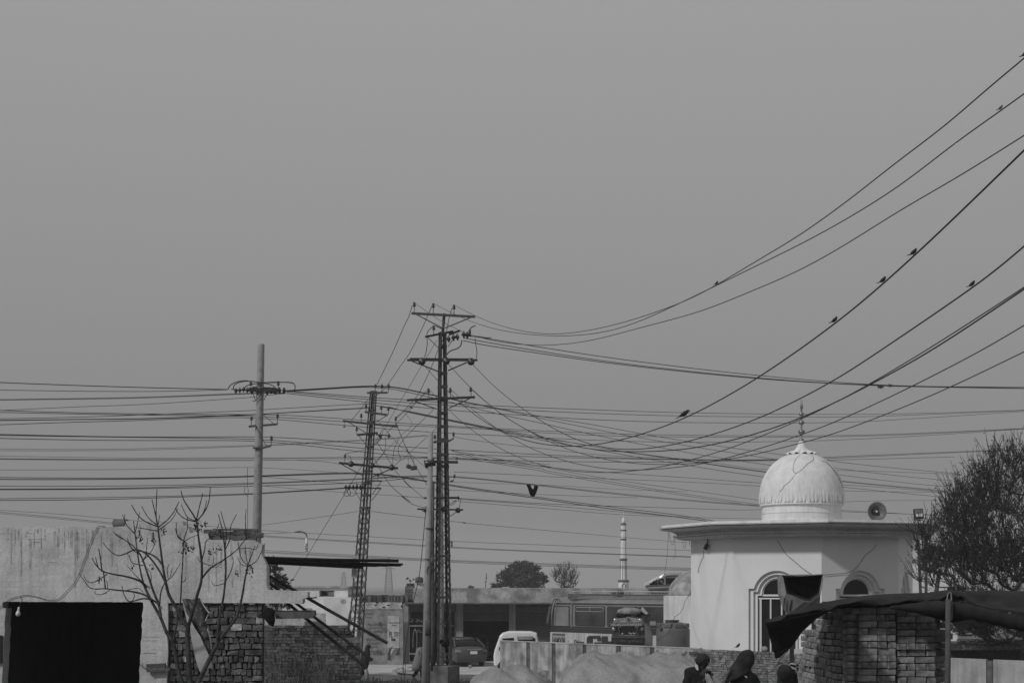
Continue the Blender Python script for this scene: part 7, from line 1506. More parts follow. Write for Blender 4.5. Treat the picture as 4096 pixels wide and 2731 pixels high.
MB().tube(smoothpts([wp(2625, 1.66, -.08), wp(2640, 1.52, -.08), wp(2660, 1.46, -.08), wp(2700, 1.45, -.08), wp(2730, 1.55, -.08), wp(2745, 1.68, -.08)]), .016, 5).build('wall_cable', 'wire', loc=wp(2680, 1.5), label='sagging cable on the concrete wall below the plastic tank', category='cable')
MB().tube(smoothpts([P(x, y, 46) for x, y in ((3010, 2700), (3060, 2692), (3090, 2680), (3105, 2660), (3125, 2630), (3140, 2615), (3155, 2600))]), .013, 5).build('wall_cable', 'wire', loc=P(3090, 2680, 46), label='slanting cable before the rough brick wall between two hooded people', category='cable')
# ============================================================ tarpaulin heaps
def heap(label, prof, Y, dp, seed, mname='sheet'):
    """prof: outline in picture columns/rows at depth Y; the sheet falls to the ground front and back"""
    rows = []; n = 90; xs0, xs1 = prof[0][0], prof[-1][0]
    def top(px_):
        for (x0, y0), (x1, y1) in zip(prof, prof[1:]):
            if px_ <= x1: t = (px_-x0)/(x1-x0); t = t*t*(3-2*t) if False else t; return y0+(y1-y0)*t
        return prof[-1][1]
    for j in range(49):
        v = -1+2*j/48; row = []
        for i in range(n+1):
            px_ = xs0+(xs1-xs0)*i/n; z0 = ground_z(Y)-.05; zt = max(CH-(top(px_)-HY)*Y/F, z0)
            f = (1-abs(v)**2.6)**.6; x = P(px_, 0, Y).x
            w = mnoise.noise(V((x*1.1+seed, v*2.2, 0)))*.09+mnoise.noise(V((x*2.8+seed+v*2.5, v*3, 3)))*.06+(1-abs(mnoise.noise(V((x*3.2+v*5+seed, v*2.5-x, 7)))*2.2))*.05+.02*sin(x*7+v*9+seed+2*mnoise.noise(V((x, v, seed))))*max(0, mnoise.noise(V((x*1.7, v*2, 5)))+.3)*2
            w *= 1.5; w += .05*(1-min(1, abs(sin(x*2.1-v*3.4+seed+1.3*mnoise.noise(V((x*.8, v*1.5, seed)))))*2.5)); row.append(V((x+.15*v*sin(x), Y+dp*v, z0+(zt-z0)*f+w*f*(1-.75*max(0, 1-abs(v)*4))*min(1, (zt-z0)*1.5))))
        rows.append(row)
    return MB().grid(rows).build('tarpaulin_heap', mname, smooth=True, loc=V((P((xs0+xs1)/2, 0, Y).x, Y, ground_z(Y))), label=label, category='heap')
heap('smaller grey tarpaulin covered heap beside the tall mast footing', [(1800, 2860), (1850, 2790), (1890, 2735), (1930, 2708), (1975, 2688), (2025, 2677), (2075, 2675), (2110, 2682), (2150, 2703), (2190, 2727), (2240, 2790), (2290, 2860)], 33.5, 1.6, 3)
heap('larger grey tarpaulin covered heap in front of the concrete wall', [(2170, 2880), (2215, 2790), (2240, 2735), (2262, 2698), (2290, 2662), (2318, 2638), (2350, 2630), (2420, 2631), (2480, 2635), (2550, 2644), (2600, 2640), (2650, 2633), (2705, 2631), (2745, 2640), (2790, 2658), (2850, 2710), (2900, 2790), (2940, 2880)], 31.0, 2.0, 11)
tr = thing('trough', 'small shiny metal bowl lying tilted between the two tarpaulin heaps', 'bowl', P(2172, 2700, 36)); c = P(2172, 2699, 36)
MB().lathe(c, [(.02, -.06), (.13, -.04), (.18, .02), (.17, .02), (.12, -.03), (.02, -.045)], 18, axis=(-.35, -.5, .8), cap=False).build('bowl', 'horn', tr, smooth=True)

# ============================================================ stacked clay bricks, every brick its own
ST = []
for s_ in range(5): ST.append(MB().box((0, 0, 0), (.226, .108, .0695), jit=.005).build('clay_brick', 'brick', loc=(0, 0, 0), bevel=.004))
HD = [MB().box((0, 0, 0), (.108, .216, .0695), jit=.005).build('clay_brick', 'brick', loc=(0, 0, 0), bevel=.004) for s_ in range(4)]
used_b = set(); NB = 0
def put_brick(kind, pos, rz_, lab, grp, tilt=0.0, sc=1.0):
    global NB
    src = rnd.choice(HD if kind == 'h' else ST); 
    if src.name in used_b: o = src.copy(); col.objects.link(o)
    else: o = src; used_b.add(src.name)
    o.location = pos; o.scale = (sc, 1, 1); o.rotation_euler = (rnd.uniform(-.012, .012), tilt+rnd.uniform(-.012, .012), rz_); o['label'] = lab; o['category'] = 'brick'; o['group'] = grp; NB += 1
def run(A, B, zs, lab, grp, seed, depthdir, skip=None, hp=.45, seg=None, wav=0.0):
    rr = random.Random(seed); A, B = V(A), V(B); d = (B-A); L_ = d.length; d.normalize(); ang = atan2(d.y, d.x); dn = V(depthdir).normalized()
    for r_, z in enumerate(zs):
        mode = rr.random() < hp; j = rr.uniform(-.012, .012); seq = []; tot = 0
        while True:
            h = (rr.random() < .8) if mode else (rr.random() < .18); w2 = .114 if h else .232
            if tot+w2 > L_+.05:
                if h or tot+.114 > L_+.05: break
                h, w2 = True, .114
            seq.append((h, w2)); tot += w2
        f_ = L_/max(tot, .1); s_ = rr.uniform(-.008, .008)
        for h, w2 in seq:
            w2 *= f_; q = A+d*(s_+w2/2)+dn*((.108 if h else .054)+rr.uniform(-.004, .026)+j); z2 = z+.0365+wav*sin(s_*6+r_*.5)
            put_brick('h' if h else 's', V((q.x, q.y, z2)), ang+rr.uniform(-.03, .03), lab, grp, sc=f_*.97); s_ += w2
YB1, cz = 16.0, .0765
X = lambda px_, Y=YB1: P(px_, 0, Y).x
zrow = lambda y, Y=YB1: CH-(y-HY)*Y/F
nrow = 16; zbot = 2.86
za = [zbot+i*cz for i in range(15)]
run((X(3436), YB1, 0), (X(3586), YB1, 0), [z for z in za if z < zrow(2432)], 'clay brick in the tallest frontal column of the brick stack', 'bricks of the frontal column', 5, (0, 1, 0), hp=.45)
zb2 = [zbot-.02+i*cz for i in range(15)]
tp = lambda t: zrow(2443+ (0 if t < .45 else 16 if t < .72 else 62 if t < .9 else 100))
run((X(3592), YB1+.03, 0), (X(3748), YB1+.03, 0), [z for z in zb2 if z < zrow(2443)-.0], 'clay brick in the column next to the bamboo pole', 'bricks of the column by the pole', 6, (0, 1, 0), hp=.5)
run((X(3742), YB1+.22, 0), (X(3812), YB1+.22, 0), [z for z in zb2 if z < zrow(2490)], 'clay brick in the low ragged column behind the bamboo pole', 'bricks of the ragged column behind the pole', 8, (0, 1, 0), hp=.4)
# the receding side of the stack
run((X(3258, 17.3), 17.3, 0), (X(3402), YB1+.10, 0), [z for z in za if z < zrow(2440)], 'clay brick seen end on in the wavy receding side of the stack', 'bricks of the receding side', 7, (.92, .35, 0), hp=.72, wav=.007)
run((X(3400), YB1+.12, 0), (X(3436), YB1+.02, 0), [z for z in za if z < zrow(2446)], 'clay brick at the inner corner of the stack', 'bricks of the inner corner', 12, (.3, 1, 0), hp=.9)
run((X(3205, 18.1), 18.1, 0), (X(3262, 17.4), 17.4, 0), [z for z in za if z < zrow(2520, 17.8)], 'dark clay brick in the far low end of the receding side', 'bricks of the far low end', 9, (.92, .35, 0), hp=.5)
put_brick('s', V((X(3800), YB1+.3, zrow(2546))), 0, 'clay brick sticking out past the bamboo pole', 'projecting brick'); 
for i, (px_, y, Y) in enumerate(((3445, 2436, 15.98), (3370, 2440, 16.2), (3560, 2431, 15.99), (3630, 2440, 16.1))): put_brick('s', V((X(px_, Y+.1), Y+.1, zrow(y, Y)-.02)), rnd.uniform(-.3, .3), 'clay brick lying on the very top of the stack under the canopy', 'top bricks of the stack')
core = MB(); cp = [(X(3262, 17.5)+.16, 17.5), (X(3402)+.10, YB1+.32), (X(3436)+.04, YB1+.2), (X(3585)-.02, YB1+.17), (X(3590), YB1+.3), (X(3808), YB1+.44), (X(3808), YB1+1.6), (X(3262, 17.5)+.4, 18.0)]
bk = thing('brick_pile', 'dark inner mass and bottom courses of the tall brick stack', 'brick pile', V((X(3500), YB1+.4, 1.4)))
core.prism([V((x, y, zbot)) for x, y in cp], V((0, 0, zrow(2447)-zbot))); core.build('inner_bricks', 'brick', bk)
m = MB(); z = 1.4; rr = random.Random(3)
while z < zbot-.02:
    for a, b in zip(cp[:-1], cp[1:]):
        A, B = V((a[0], a[1], 0)), V((b[0], b[1], 0)); d = (B-A); L_ = d.length; d.normalize(); s_ = 0; n = V((d.y, -d.x, 0))
        while s_ < L_: w2 = rr.choice((.112, .228)); m.box(A+d*(s_+w2/2)+n*.07+V((0, 0, z+.036)), (w2-.005, .16, .07), rz=atan2(d.y, d.x), jit=.003); s_ += w2
    z += cz
m.build('lower_courses', 'brick', bk, kind='stuff'); MB().prism([V((x, y, 1.4)) for x, y in cp], V((0, 0, zbot-1.41))).build('lower_core', 'gap', bk)

# ============================================================ black canopy on its pole, metal hopper
cn = thing('canopy', 'sagging black tarpaulin canopy stretched over the brick stack from a bamboo pole', 'canopy', P(3793, 2380, 15.3))
def TP(x, y, Y): return P(x, y, Y)
up = [(3058, 2486), (3100, 2468), (3200, 2438), (3300, 2409), (3400, 2389), (3500, 2378), (3600, 2373), (3700, 2370), (3760, 2366), (3806, 2357), (3851, 2366), (3910, 2363), (3974, 2360), (4096, 2364), (4250, 2362), (4500, 2364)]
lo_ = [(3062, 2493), (3110, 2482), (3200, 2465), (3300, 2442), (3345, 2432), (3450, 2429), (3540, 2426), (3640, 2420), (3730, 2416), (3806, 2402), (3860, 2398), (3930, 2425), (4020, 2441), (4096, 2452), (4250, 2470), (4500, 2500)]
rows = []; K = 14; exp_ = math.exp
upp = smoothpts([P(x, y, 16.9) for i, (x, y) in enumerate(up)], 6); lop = smoothpts([P(x, y, 15.3) for x, y in lo_], 6); nn = len(upp)
for j in range(K+1):
    t = j/K; row = []
    for i in range(nn):
        a, b = upp[i], lop[i]; s_ = i/(nn-1)
        pa_, pb2 = (CX+a.x*F/a.y, HY-(a.z-CH)*F/a.y), (CX+b.x*F/b.y, HY-(b.z-CH)*F/b.y); xx = pa_[0]+(pb2[0]-pa_[0])*t; yy = pa_[1]+(pb2[1]-pa_[1])*t
        rt_ = min(1, max(0, (xx-3790)/120)); Yn = 16.9-1.25*sin(pi*.86*min(1, t/.62)*.5) if t < .62 else 16.9-1.25*sin(pi*.43)+(t-.62)*2.0
        q = P(xx, yy, Yn*(1-rt_)+(16.9-1.6*t)*rt_)
        pk = exp_(-abs(s_-.6)*7); fold = .055*sin(t*5+s_*38)*(1-pk)+.05*mnoise.noise(V((s_*26+t*4, t*2.5, 1)))+.022*sin(s_*90+t*18)+.05*pk*sin(atan2(t+.05, s_-.6)*13)
        q.z += (fold-.02*sin(pi*t))*sin(pi*min(1, t*1.1))*(.6 if s_ < .5 else .8); row.append(q)
    rows.append(row)
MB().grid(rows).build('top_sheet', 'tarp', cn, smooth=True, thick=.006)
ub = upp[24:]; back = [[p for p in ub], [p+V((.1, .9, -.05+.03*sin(i*.3))) for i, p in enumerate(ub)], [p+V((.15, 1.8, -.16+.04*sin(i*.4))) for i, p in enumerate(ub)]]
MB().grid(back).build('rear_sheet', 'tarp', cn, smooth=True, thick=.006)
fl_ = [[P(3062, 2490, 15.30), P(3075, 2530, 15.40), P(3090, 2590, 15.45), P(3103, 2634, 15.45)], [P(3110, 2482, 15.30), P(3118, 2525, 15.50), P(3124, 2580, 15.55), P(3122, 2625, 15.50)], [P(3165, 2472, 15.30), P(3160, 2515, 15.60), P(3155, 2560, 15.60), P(3152, 2600, 15.55)], [P(3225, 2460, 15.30), P(3210, 2490, 15.65), P(3195, 2522, 15.70), P(3181, 2566, 15.65)], [P(3290, 2445, 15.30), P(3262, 2465, 15.75), P(3235, 2490, 15.85), P(3208, 2525, 15.80)], [P(3345, 2432, 15.30), P(3335, 2438, 15.85), P(3300, 2450, 16.00), P(3262, 2476, 16.05)]]
MB().grid(fl_).build('hanging_flap', 'black_cloth', cn, smooth=True, thick=.006)  # same tarpaulin, coloured near black for its shaded underside
MB().grid([[P(3103, 2634, 15.42), P(3122, 2625, 15.47), P(3152, 2600, 15.52)], [P(3099, 2612, 15.41), P(3120, 2604, 15.46), P(3150, 2590, 15.51)]]).build('flap_hem', 'shawl', cn, thick=.006)
rl = [P(x, y, 15.3) for x, y in ((3560, 2428), (3640, 2430), (3720, 2430), (3806, 2436), (3880, 2448), (3950, 2462), (4030, 2482), (4096, 2494), (4200, 2508), (4400, 2530))]
rl = smoothpts(rl, 5); MB().tube(rl, [(.012+.066*min(1, i/10))*(1+.08*sin(i*1.7)) for i in range(len(rl))], 12).build('rolled_edge', 'tarp', cn, smooth=True)
under = [[P(x, y, 15.4) for x, y in ((3600, 2424), (3700, 2424), (3806, 2430), (3900, 2445), (3980, 2458))], [P(x, y, 15.9) for x, y in ((3600, 2432), (3710, 2462), (3806, 2488), (3890, 2474), (3960, 2462))]]
MB().grid(under).build('sagging_belly', 'black_cloth', cn, smooth=True, thick=.006)
MB().ell(P(3806, 2357, 16.85), .05, .05, .035, 10, 6, lump=.4).build('knot', 'tarp', cn, smooth=True)
MB().tube(smoothpts([P(3788, 2400, 15.2), P(3792, 2375, 15.3), P(3803, 2368, 15.4), P(3806, 2400, 15.2), P(3808, 2440, 15.2), P(3806, 2480, 15.2)]), .007, 5).build('tie_rope', 'shawl_grey', cn)
pb = P(3793, 2395, 15.18); MB().tube([V((pb.x-.045, pb.y, 1.4)), V((pb.x-.01, pb.y, 2.6)), pb], [.035, .032, .029], 12).build('canopy_pole', 'tarp_pole', smooth=True, loc=V((pb.x-.045, pb.y, 1.4)), label='upright bamboo pole holding up the black canopy before the brick stack', category='pole')
YHP = 22.5
h_ = thing('metal_hopper', 'dusty sheet metal hopper with a dark open mouth rising over the black canopy', 'hopper', P(3200, 2460, YHP))
Hq = lambda x, y, d=0.0: P(2900+x/2.953, 2200+y/2.953, YHP+d)
rim = [(668, 290), (1157, 283), (1152, 330), (1122, 520), (1010, 603), (945, 598), (728, 508), (684, 305)]
inn = [(760, 360), (1090, 350), (1075, 430), (1060, 480), (985, 540), (950, 540), (790, 470), (770, 380)]
m = MB(); n = len(rim); m.add([Hq(x, y) for x, y in rim]+[Hq(x, y, .55) for x, y in inn], [(i, (i+1) % n, n+(i+1) % n, n+i) for i in range(n)]+[tuple(range(n, 2*n))]); m.build('inner_shell', 'gap', h_, thick=.01)  # inner faces coloured near black as the shade inside the mouth
outer = [[(625, 315), (668, 290), (684, 305), (728, 508), (722, 530)], [(625, 520), (650, 520), (680, 520), (712, 545), (725, 540)], [(672, 690), (690, 690), (720, 700), (735, 710), (740, 740)]]
m = MB().add([Hq(*p, d) for p, d in (((622, 318), .06), ((668, 290), 0), ((684, 305), 0), ((728, 508), 0), ((712, 545), .02), ((655, 560), .1), ((630, 520), .1))], [(0, 1, 2, 3, 4, 5, 6)]); m.build('left_cheek', 'hopper', h_, thick=.012)
m = MB().add([Hq(728, 508), Hq(945, 598), Hq(1010, 603), Hq(1122, 520), Hq(1118, 640, .12), Hq(1120, 760, .25), Hq(900, 790, .2), Hq(740, 760, .15), Hq(690, 690, .12), Hq(655, 560, .1), Hq(712, 545, .02)], [(0, 10, 9, 8), (0, 8, 7), (0, 7, 1), (1, 7, 6), (1, 6, 2), (2, 6, 5), (2, 5, 4), (2, 4, 3)]); m.build('front_skirt', 'hopper', h_, thick=.012)
m = MB().tube([Hq(x, y, -.01) for x, y in ((668, 292), (900, 300), (1157, 283), (1152, 330), (1122, 520))], .012, 6); m.build('rim_bead', 'hopper', h_)
m = MB().add([Hq(1157, 283), Hq(1122, 520), Hq(1118, 640, .12), Hq(1120, 500, .55), Hq(1140, 300, .55)], [(0, 1, 2, 3, 4)]).add([Hq(622, 318, .06), Hq(1157, 283), Hq(1140, 300, .55), Hq(650, 330, .55)], [(0, 1, 2, 3)]).add([Hq(622, 318, .06), Hq(650, 330, .55), Hq(680, 700, .5), Hq(690, 690, .12), Hq(630, 520, .1)], [(0, 1, 2, 3, 4)]); m.build('outer_shell', 'hopper', h_, thick=.01)
m = MB().beam(Hq(700, 560, -.0), Hq(690, 720, .1), .012).beam(Hq(790, 580, .02), Hq(760, 720, .1), .012); m.build('seam', 'steel_dark', h_)
hb = Hq(900, 780, .25); MB().beam(V((hb.x-.15, hb.y, 1.4)), hb-V((.15, 0, 0)), .06).beam(V((hb.x+.2, hb.y, 1.4)), hb+V((.2, 0, 0)), .06).build('stand', 'steel_dark', h_)
MB().box(P(3297, 2411, 22), (.055, .05, .05)).build('metal_cap', 'steel_dark', h_)

# ============================================================ people
def skin_mesh(vs, es, rs, root=0, sub=2):
    me = bpy.data.meshes.new('tmp_body'); me.from_pydata([tuple(v) for v in vs], es, []); me.update()
    o = bpy.data.objects.new('tmp_body', me); col.objects.link(o)
    md = o.modifiers.new('skin', 'SKIN'); md.use_smooth_shade = True
    for i, r in enumerate(rs):
        sv = me.skin_vertices[0].data[i]; sv.radius = (r, r) if not isinstance(r, tuple) else r; sv.use_root = (i == root)
    s2 = o.modifiers.new('sub', 'SUBSURF'); s2.levels = sub; s2.render_levels = sub
    dg = bpy.context.evaluated_depsgraph_get(); dg.update()
    m2 = bpy.data.meshes.new_from_object(o.evaluated_get(dg)); V2 = [v.co.copy() for v in m2.vertices]; F2 = [tuple(p.vertices) for p in m2.polygons]
    bpy.data.objects.remove(o); bpy.data.meshes.remove(m2); return V2, F2
def add_skin(mb, vs, es, rs, **k): a, b = skin_mesh(vs, es, rs, **k); mb.add(a, b); return mb
def human(mb, q, H, hip, sh, neck, head, hr, arms, legs, tw=.135):
    """one continuous body; q maps local metres to world; each arm/leg is a list of joints"""
    vs = [q(*hip), q(*((hip[i]*.5+sh[i]*.5) for i in range(3))), q(*sh), q(*neck), q(*head), q(head[0], head[1], head[2]+hr*.55)]; es = [(0, 1), (1, 2), (2, 3), (3, 4), (4, 5)]; rs = [tw, tw*.95, tw*.9, .05, hr*.88, hr*.66]
    for a in arms:
        p_ = 2
        for j, jt in enumerate(a): vs.append(q(*jt)); rs.append([.065, .048, .032, .034][j]); es.append((p_, len(vs)-1)); p_ = len(vs)-1
    for l in legs:
        p_ = 0
        for j, jt in enumerate(l): vs.append(q(*jt)); rs.append([.09, .062, .045, .035][j]); es.append((p_, len(vs)-1)); p_ = len(vs)-1
    return add_skin(mb, vs, es, rs)
def ring(c, rx, ry, n=20, ang=0.0, tilt=(0, 0), fold=0.0, ph=0.0):
    out = []
    for j in range(n):
        a = 2*pi*j/n; f_ = 1+fold*sin(a*5+ph)
        x, y = rx*f_*cos(a), ry*f_*sin(a); out.append(V((c[0]+x*cos(ang)-y*sin(ang), c[1]+x*sin(ang)+y*cos(ang), c[2]+tilt[0]*x+tilt[1]*y)))
    return out
def fingers(mb, wrist, palm, dirs, curl, s=1.0):
    """palm block with four separate bent fingers and a side thumb, as short skinned chains"""
    wrist, palm = V(wrist), V(palm); d = (palm-wrist).normalized(); side = V(dirs).normalized(); nrm = d.cross(side).normalized()
    for i, (off, ln) in enumerate(((-.03, .070), (-.010, .080), (.010, .075), (.03, .058))):
        b = palm+side*off*s; k1 = b+d*ln*.42*s+nrm*curl*.012; k2_ = k1+(d*(1-curl*.6)+nrm*curl).normalized()*ln*.34*s; k3 = k2_+(d*(1-curl*1.3)+nrm*curl*1.2).normalized()*ln*.28*s
        mb.tube([b-d*.02, b, k1, k2_, k3], [.010*s, .0100*s, .0092*s, .0085*s, .0065*s], 7)
    t0 = wrist.lerp(palm, .35)-side*.032*s; mb.tube([t0, t0-side*.025*s+d*.025*s, t0-side*.02*s+d*.055*s+nrm*.02*curl], [.013*s, .0115*s, .008*s], 7)
def face(par, q, head, hr, yaw, skin='skin'):
    """eyes, nose, mouth and ears on a head looking along yaw (local)"""
    f = V((sin(yaw), -cos(yaw), 0)); r = V((cos(yaw), sin(yaw), 0)); h = V(head); W = lambda a, b, c: q(*(h+f*a+r*b+V((0, 0, c))))
    MB().tube([W(hr*.82, 0, hr*.12), W(hr*1.02, 0, -hr*.12), W(hr*.86, 0, -hr*.2)], [hr*.09, hr*.16, hr*.1], 7).build('nose', skin, par, smooth=True)
    for s_ in (-1, 1):
        MB().ell(W(hr*.86, s_*hr*.36, hr*.12), hr*.13, hr*.1, hr*.07, 8, 6).build('eye', 'ink_dark', par, smooth=True)
        MB().ell(W(-.05*hr, s_*hr*.93, -.02*hr), hr*.12, hr*.2, hr*.28, 8, 6).build('ear', skin, par, smooth=True)
        MB().tube([W(hr*.86, s_*hr*.2, hr*.28), W(hr*.84, s_*hr*.5, hr*.28)], hr*.05, 5).build('eyebrow', 'hair', par)
    MB().tube([W(hr*.86, -hr*.25, -hr*.48), W(hr*.92, 0, -hr*.46), W(hr*.86, hr*.25, -hr*.48)], hr*.06, 6).build('mouth', 'dark_cloth', par, smooth=True)
GZ = 1.4
# --- bareheaded person holding a cloth to the face
YA = 22.0; oA = V((P(2803, 0, YA).x, YA, GZ)); qA = lambda x, y, z: oA+V((x, y, z)); kA = YA/F
pa = thing('person', 'bareheaded person in a dark jumper pressing a pale cloth to the face', 'person', oA)
xA = lambda x: (x-2803)*kA; hz_ = CH-(2645-HY)*kA-GZ; hx = (2812-2803)*kA     # head centre above the feet
m = MB(); human(m, qA, 1.63, (-.06, .02, .82), (-.03, .0, hz_-.30), (.0, -.03, hz_-.12), (hx, -.05, hz_), .120, [[(-.19, -.02, hz_-.32), (-.19, -.12, hz_-.56), (.03, -.24, hz_-.27), (.07, -.25, hz_-.20)], [(.15, .0, hz_-.33), (.22, -.12, hz_-.55), (.13, -.22, hz_-.27), (.10, -.23, hz_-.20)]], [[(-.14, .02, .76), (-.15, .0, .42), (-.15, .03, .08), (-.15, -.10, .04)], [(.03, .02, .76), (.04, .0, .42), (.04, .03, .08), (.04, -.10, .04)]])
m.build('body', 'skin', pa, smooth=True); face(pa, qA, (hx, -.05, hz_-.01), .102, .75)
zA = lambda y: CH-(y-HY)*kA-GZ
hc = qA(hx-.005, -.04, hz_+.015)
m = MB(); rings_ = []
for t in [-.62, -.35, -.1, .1, .3, .55, .8, 1.05, 1.3, 1.5]:
    rg_ = []
    for a in [2*pi*j/28 for j in range(28)]:
        fr_ = max(0, cos(a-(.75-pi/2)))          # open over the face, which looks down to one side
        tt_ = t if t > .1 else t*(1-fr_)+.1*fr_+(.25*fr_ if t <= .1 else 0)
        r_ = (.116 if t > .1 else .116-.012*fr_*(1 if t < .1 else 0)); rg_.append(hc+V((r_*cos(tt_)*cos(a), .122*cos(tt_)*sin(a), .122*sin(tt_))))
    rings_.append(rg_)
m.loft(rings_).build('hair', 'hair', pa, smooth=True)
m = MB(); rg = []
for y_, rx, ry, cx_ in ((2668, .075, .075, -.035), (2673, .12, .09, -.06), (2680, .165, .10, -.065), (2690, .195, .12, -.055), (2705, .215, .13, -.04), (2740, .22, .14, -.03), (2790, .21, .15, -.04), (2900, .19, .15, -.06)): rg.append(ring(qA(cx_, .02, zA(y_)), rx, ry, 24, fold=.02, ph=y_*.1, tilt=(-.16, 0)))
m.loft(rg)
add_skin(m, [qA(-.13, 0, hz_-.17), qA(-.235, -.05, hz_-.34), qA(-.20, -.15, hz_-.52), qA(-.08, -.22, hz_-.38), qA(-.01, -.24, hz_-.27)], [(0, 1), (1, 2), (2, 3), (3, 4)], [.085, .078, .066, .055, .046], sub=2)
add_skin(m, [qA(.08, 0, hz_-.26), qA(.17, -.06, hz_-.40), qA(.235, -.14, hz_-.56), qA(.16, -.20, hz_-.38), qA(.12, -.225, hz_-.27)], [(0, 1), (1, 2), (2, 3), (3, 4)], [.08, .072, .06, .05, .044], sub=2)
m.build('jumper', 'dark_cloth', pa, smooth=True)
m = MB(); m.loft([ring(qA(-.06, 0, .86), .19, .15, 20), ring(qA(-.06, 0, .74), .18, .14, 20)]); 
for x in (-.145, .035): m.loft([ring(qA(x, .01, z), r, r, 14) for z, r in ((.80, .105), (.45, .085), (.08, .07))])
m.build('trousers', 'dark_cloth', pa, smooth=True)
MB().grid([[qA(xA(2779), -.08, zA(2652)), qA(xA(2787), -.13, zA(2656))], [qA(xA(2777), -.10, zA(2664)), qA(xA(2788), -.15, zA(2668))], [qA(xA(2783), -.12, zA(2676)), qA(xA(2788), -.16, zA(2677))]]).build('collar', 'white_cloth', pa, thick=.008)
m = MB(); fingers(m, qA(.0, -.25, hz_-.22), qA(.02, -.265, hz_-.15), (1, -.2, .2), .9, 1.05); m.ell(qA(.015, -.252, hz_-.175), .042, .022, .045, 12, 8); m.build('hand', 'skin', pa, smooth=True)
m = MB(); fingers(m, qA(.115, -.235, hz_-.22), qA(.09, -.255, hz_-.15), (-1, -.2, .2), .9, 1.05); m.ell(qA(.095, -.242, hz_-.175), .042, .022, .045, 12, 8); m.build('hand', 'skin', pa, smooth=True)
cl = []
for z, x0_, x1_ in ((hz_-.17, .03, .08), (hz_-.22, .03, .11), (hz_-.30, .05, .16), (hz_-.45, .01, .20), (hz_-.62, -.03, .23)):
    cl.append([qA(x0_+(x1_-x0_)*j/12, -.30+.018*sin(j*2.1+z*3), z+.01*sin(j)) for j in range(13)])
clo = MB().grid(cl).build('face_cloth', 'white_cloth', smooth=True, thick=.006, loc=qA(.1, -.3, hz_-.3), label='pale cloth held up to the face of the bareheaded person', category='cloth')
# --- hooded person in a shawl and black jacket
YBp = 21.5; oB = V((P(2985, 0, YBp).x, YBp, GZ)); kB = YBp/F; qB = lambda x, y, z: oB+V((x, y, z)); zB = lambda y: CH-(y-HY)*kB-GZ; xB = lambda x: (x-2985)*kB
pb_ = thing('person', 'person turned away in a long brown hooded shawl over a black jacket', 'person', oB)
hzB = zB(2640); m = MB(); human(m, qB, 1.62, (-.04, 0, .82), (-.02, 0, hzB-.30), (.01, 0, hzB-.14), (.03, 0, hzB), .10, [[(-.19, 0, hzB-.32), (-.23, -.05, hzB-.60), (-.12, -.14, hzB-.80), (-.06, -.16, hzB-.82)], [(.15, 0, hzB-.33), (.19, -.05, hzB-.60), (.12, -.16, hzB-.80), (.06, -.18, hzB-.82)]], [[(-.12, 0, .76), (-.12, 0, .42), (-.12, .03, .08), (-.12, -.1, .04)], [(.05, 0, .76), (.05, 0, .42), (.05, .03, .08), (.05, -.1, .04)]]); m.build('body', 'skin', pb_, smooth=True); face(pb_, qB, (.03, 0, hzB), .10, 2.2)
m = MB(); m.loft([ring(qB(cx_, 0, z), rx, ry, 24, fold=.02, ph=z*7) for z, rx, ry, cx_ in ((hzB-.17, .07, .08, .01), (zB(2695), .14, .11, .0), (zB(2705), .175, .13, 0), (zB(2720), .20, .14, -.005), (zB(2760), .215, .15, -.01), (zB(2830), .21, .16, -.02), (.75, .2, .16, -.03), (.5, .19, .15, -.03))])
add_skin(m, [qB(.10, 0, zB(2708)), qB(.16, -.02, zB(2735)), qB(.20, -.06, zB(2790)), qB(.13, -.15, hzB-.78)], [(0, 1), (1, 2), (2, 3)], [.08, .075, .06, .05]); m.build('jacket', 'black_cloth', pb_, smooth=True)
hd = []   # hood rings: apex, round the head, down over the shoulder
for x0_, x1_, y_, ry, dy in ((2985, 3000, 2597, .02, 0), (2972, 3010, 2602, .08, 0), (2958, 3016, 2613, .115, 0), (2948, 3018, 2628, .13, 0), (2938, 3017, 2645, .135, 0), (2928, 3011, 2660, .135, 0), (2918, 3003, 2672, .13, 0), (2906, 3004, 2684, .15, -.01), (2899, 2998, 2697, .17, -.01), (2894, 2950, 2714, .15, -.01), (2892, 2915, 2726, .08, -.02)):
    hd.append(ring(qB((xB(x0_)+xB(x1_))/2, dy, zB(y_)), (x1_-x0_)/2*kB, ry, 28, fold=.018, ph=y_*.07, tilt=(.25 if y_ > 2680 else 0, .12)))
MB().loft(hd).build('hooded_shawl', 'shawl', pb_, smooth=True)
m = MB(); gr = []
for y_, x0_, x1_ in ((2672, 2914, 2924), (2690, 2902, 2914), (2710, 2893, 2907), (2735, 2884, 2902), (2780, 2872, 2895), (2850, 2862, 2890)): gr.append([qB(xB(x0_+(x1_-x0_)*j/5), -.12-.02*sin(j), zB(y_)) for j in range(6)])
MB().grid(gr).build('shawl_border', 'print_cloth_dark', pb_, smooth=True, thick=.012)
MB().prism([qB(xB(x), -.145, zB(y)) for x, y in ((2970, 2700), (2973, 2698), (2979, 2699), (2982, 2703), (2982, 2707), (2978, 2705), (2974, 2704))], (0, .03, 0)).build('jacket_mark', 'ink_white', pb_)
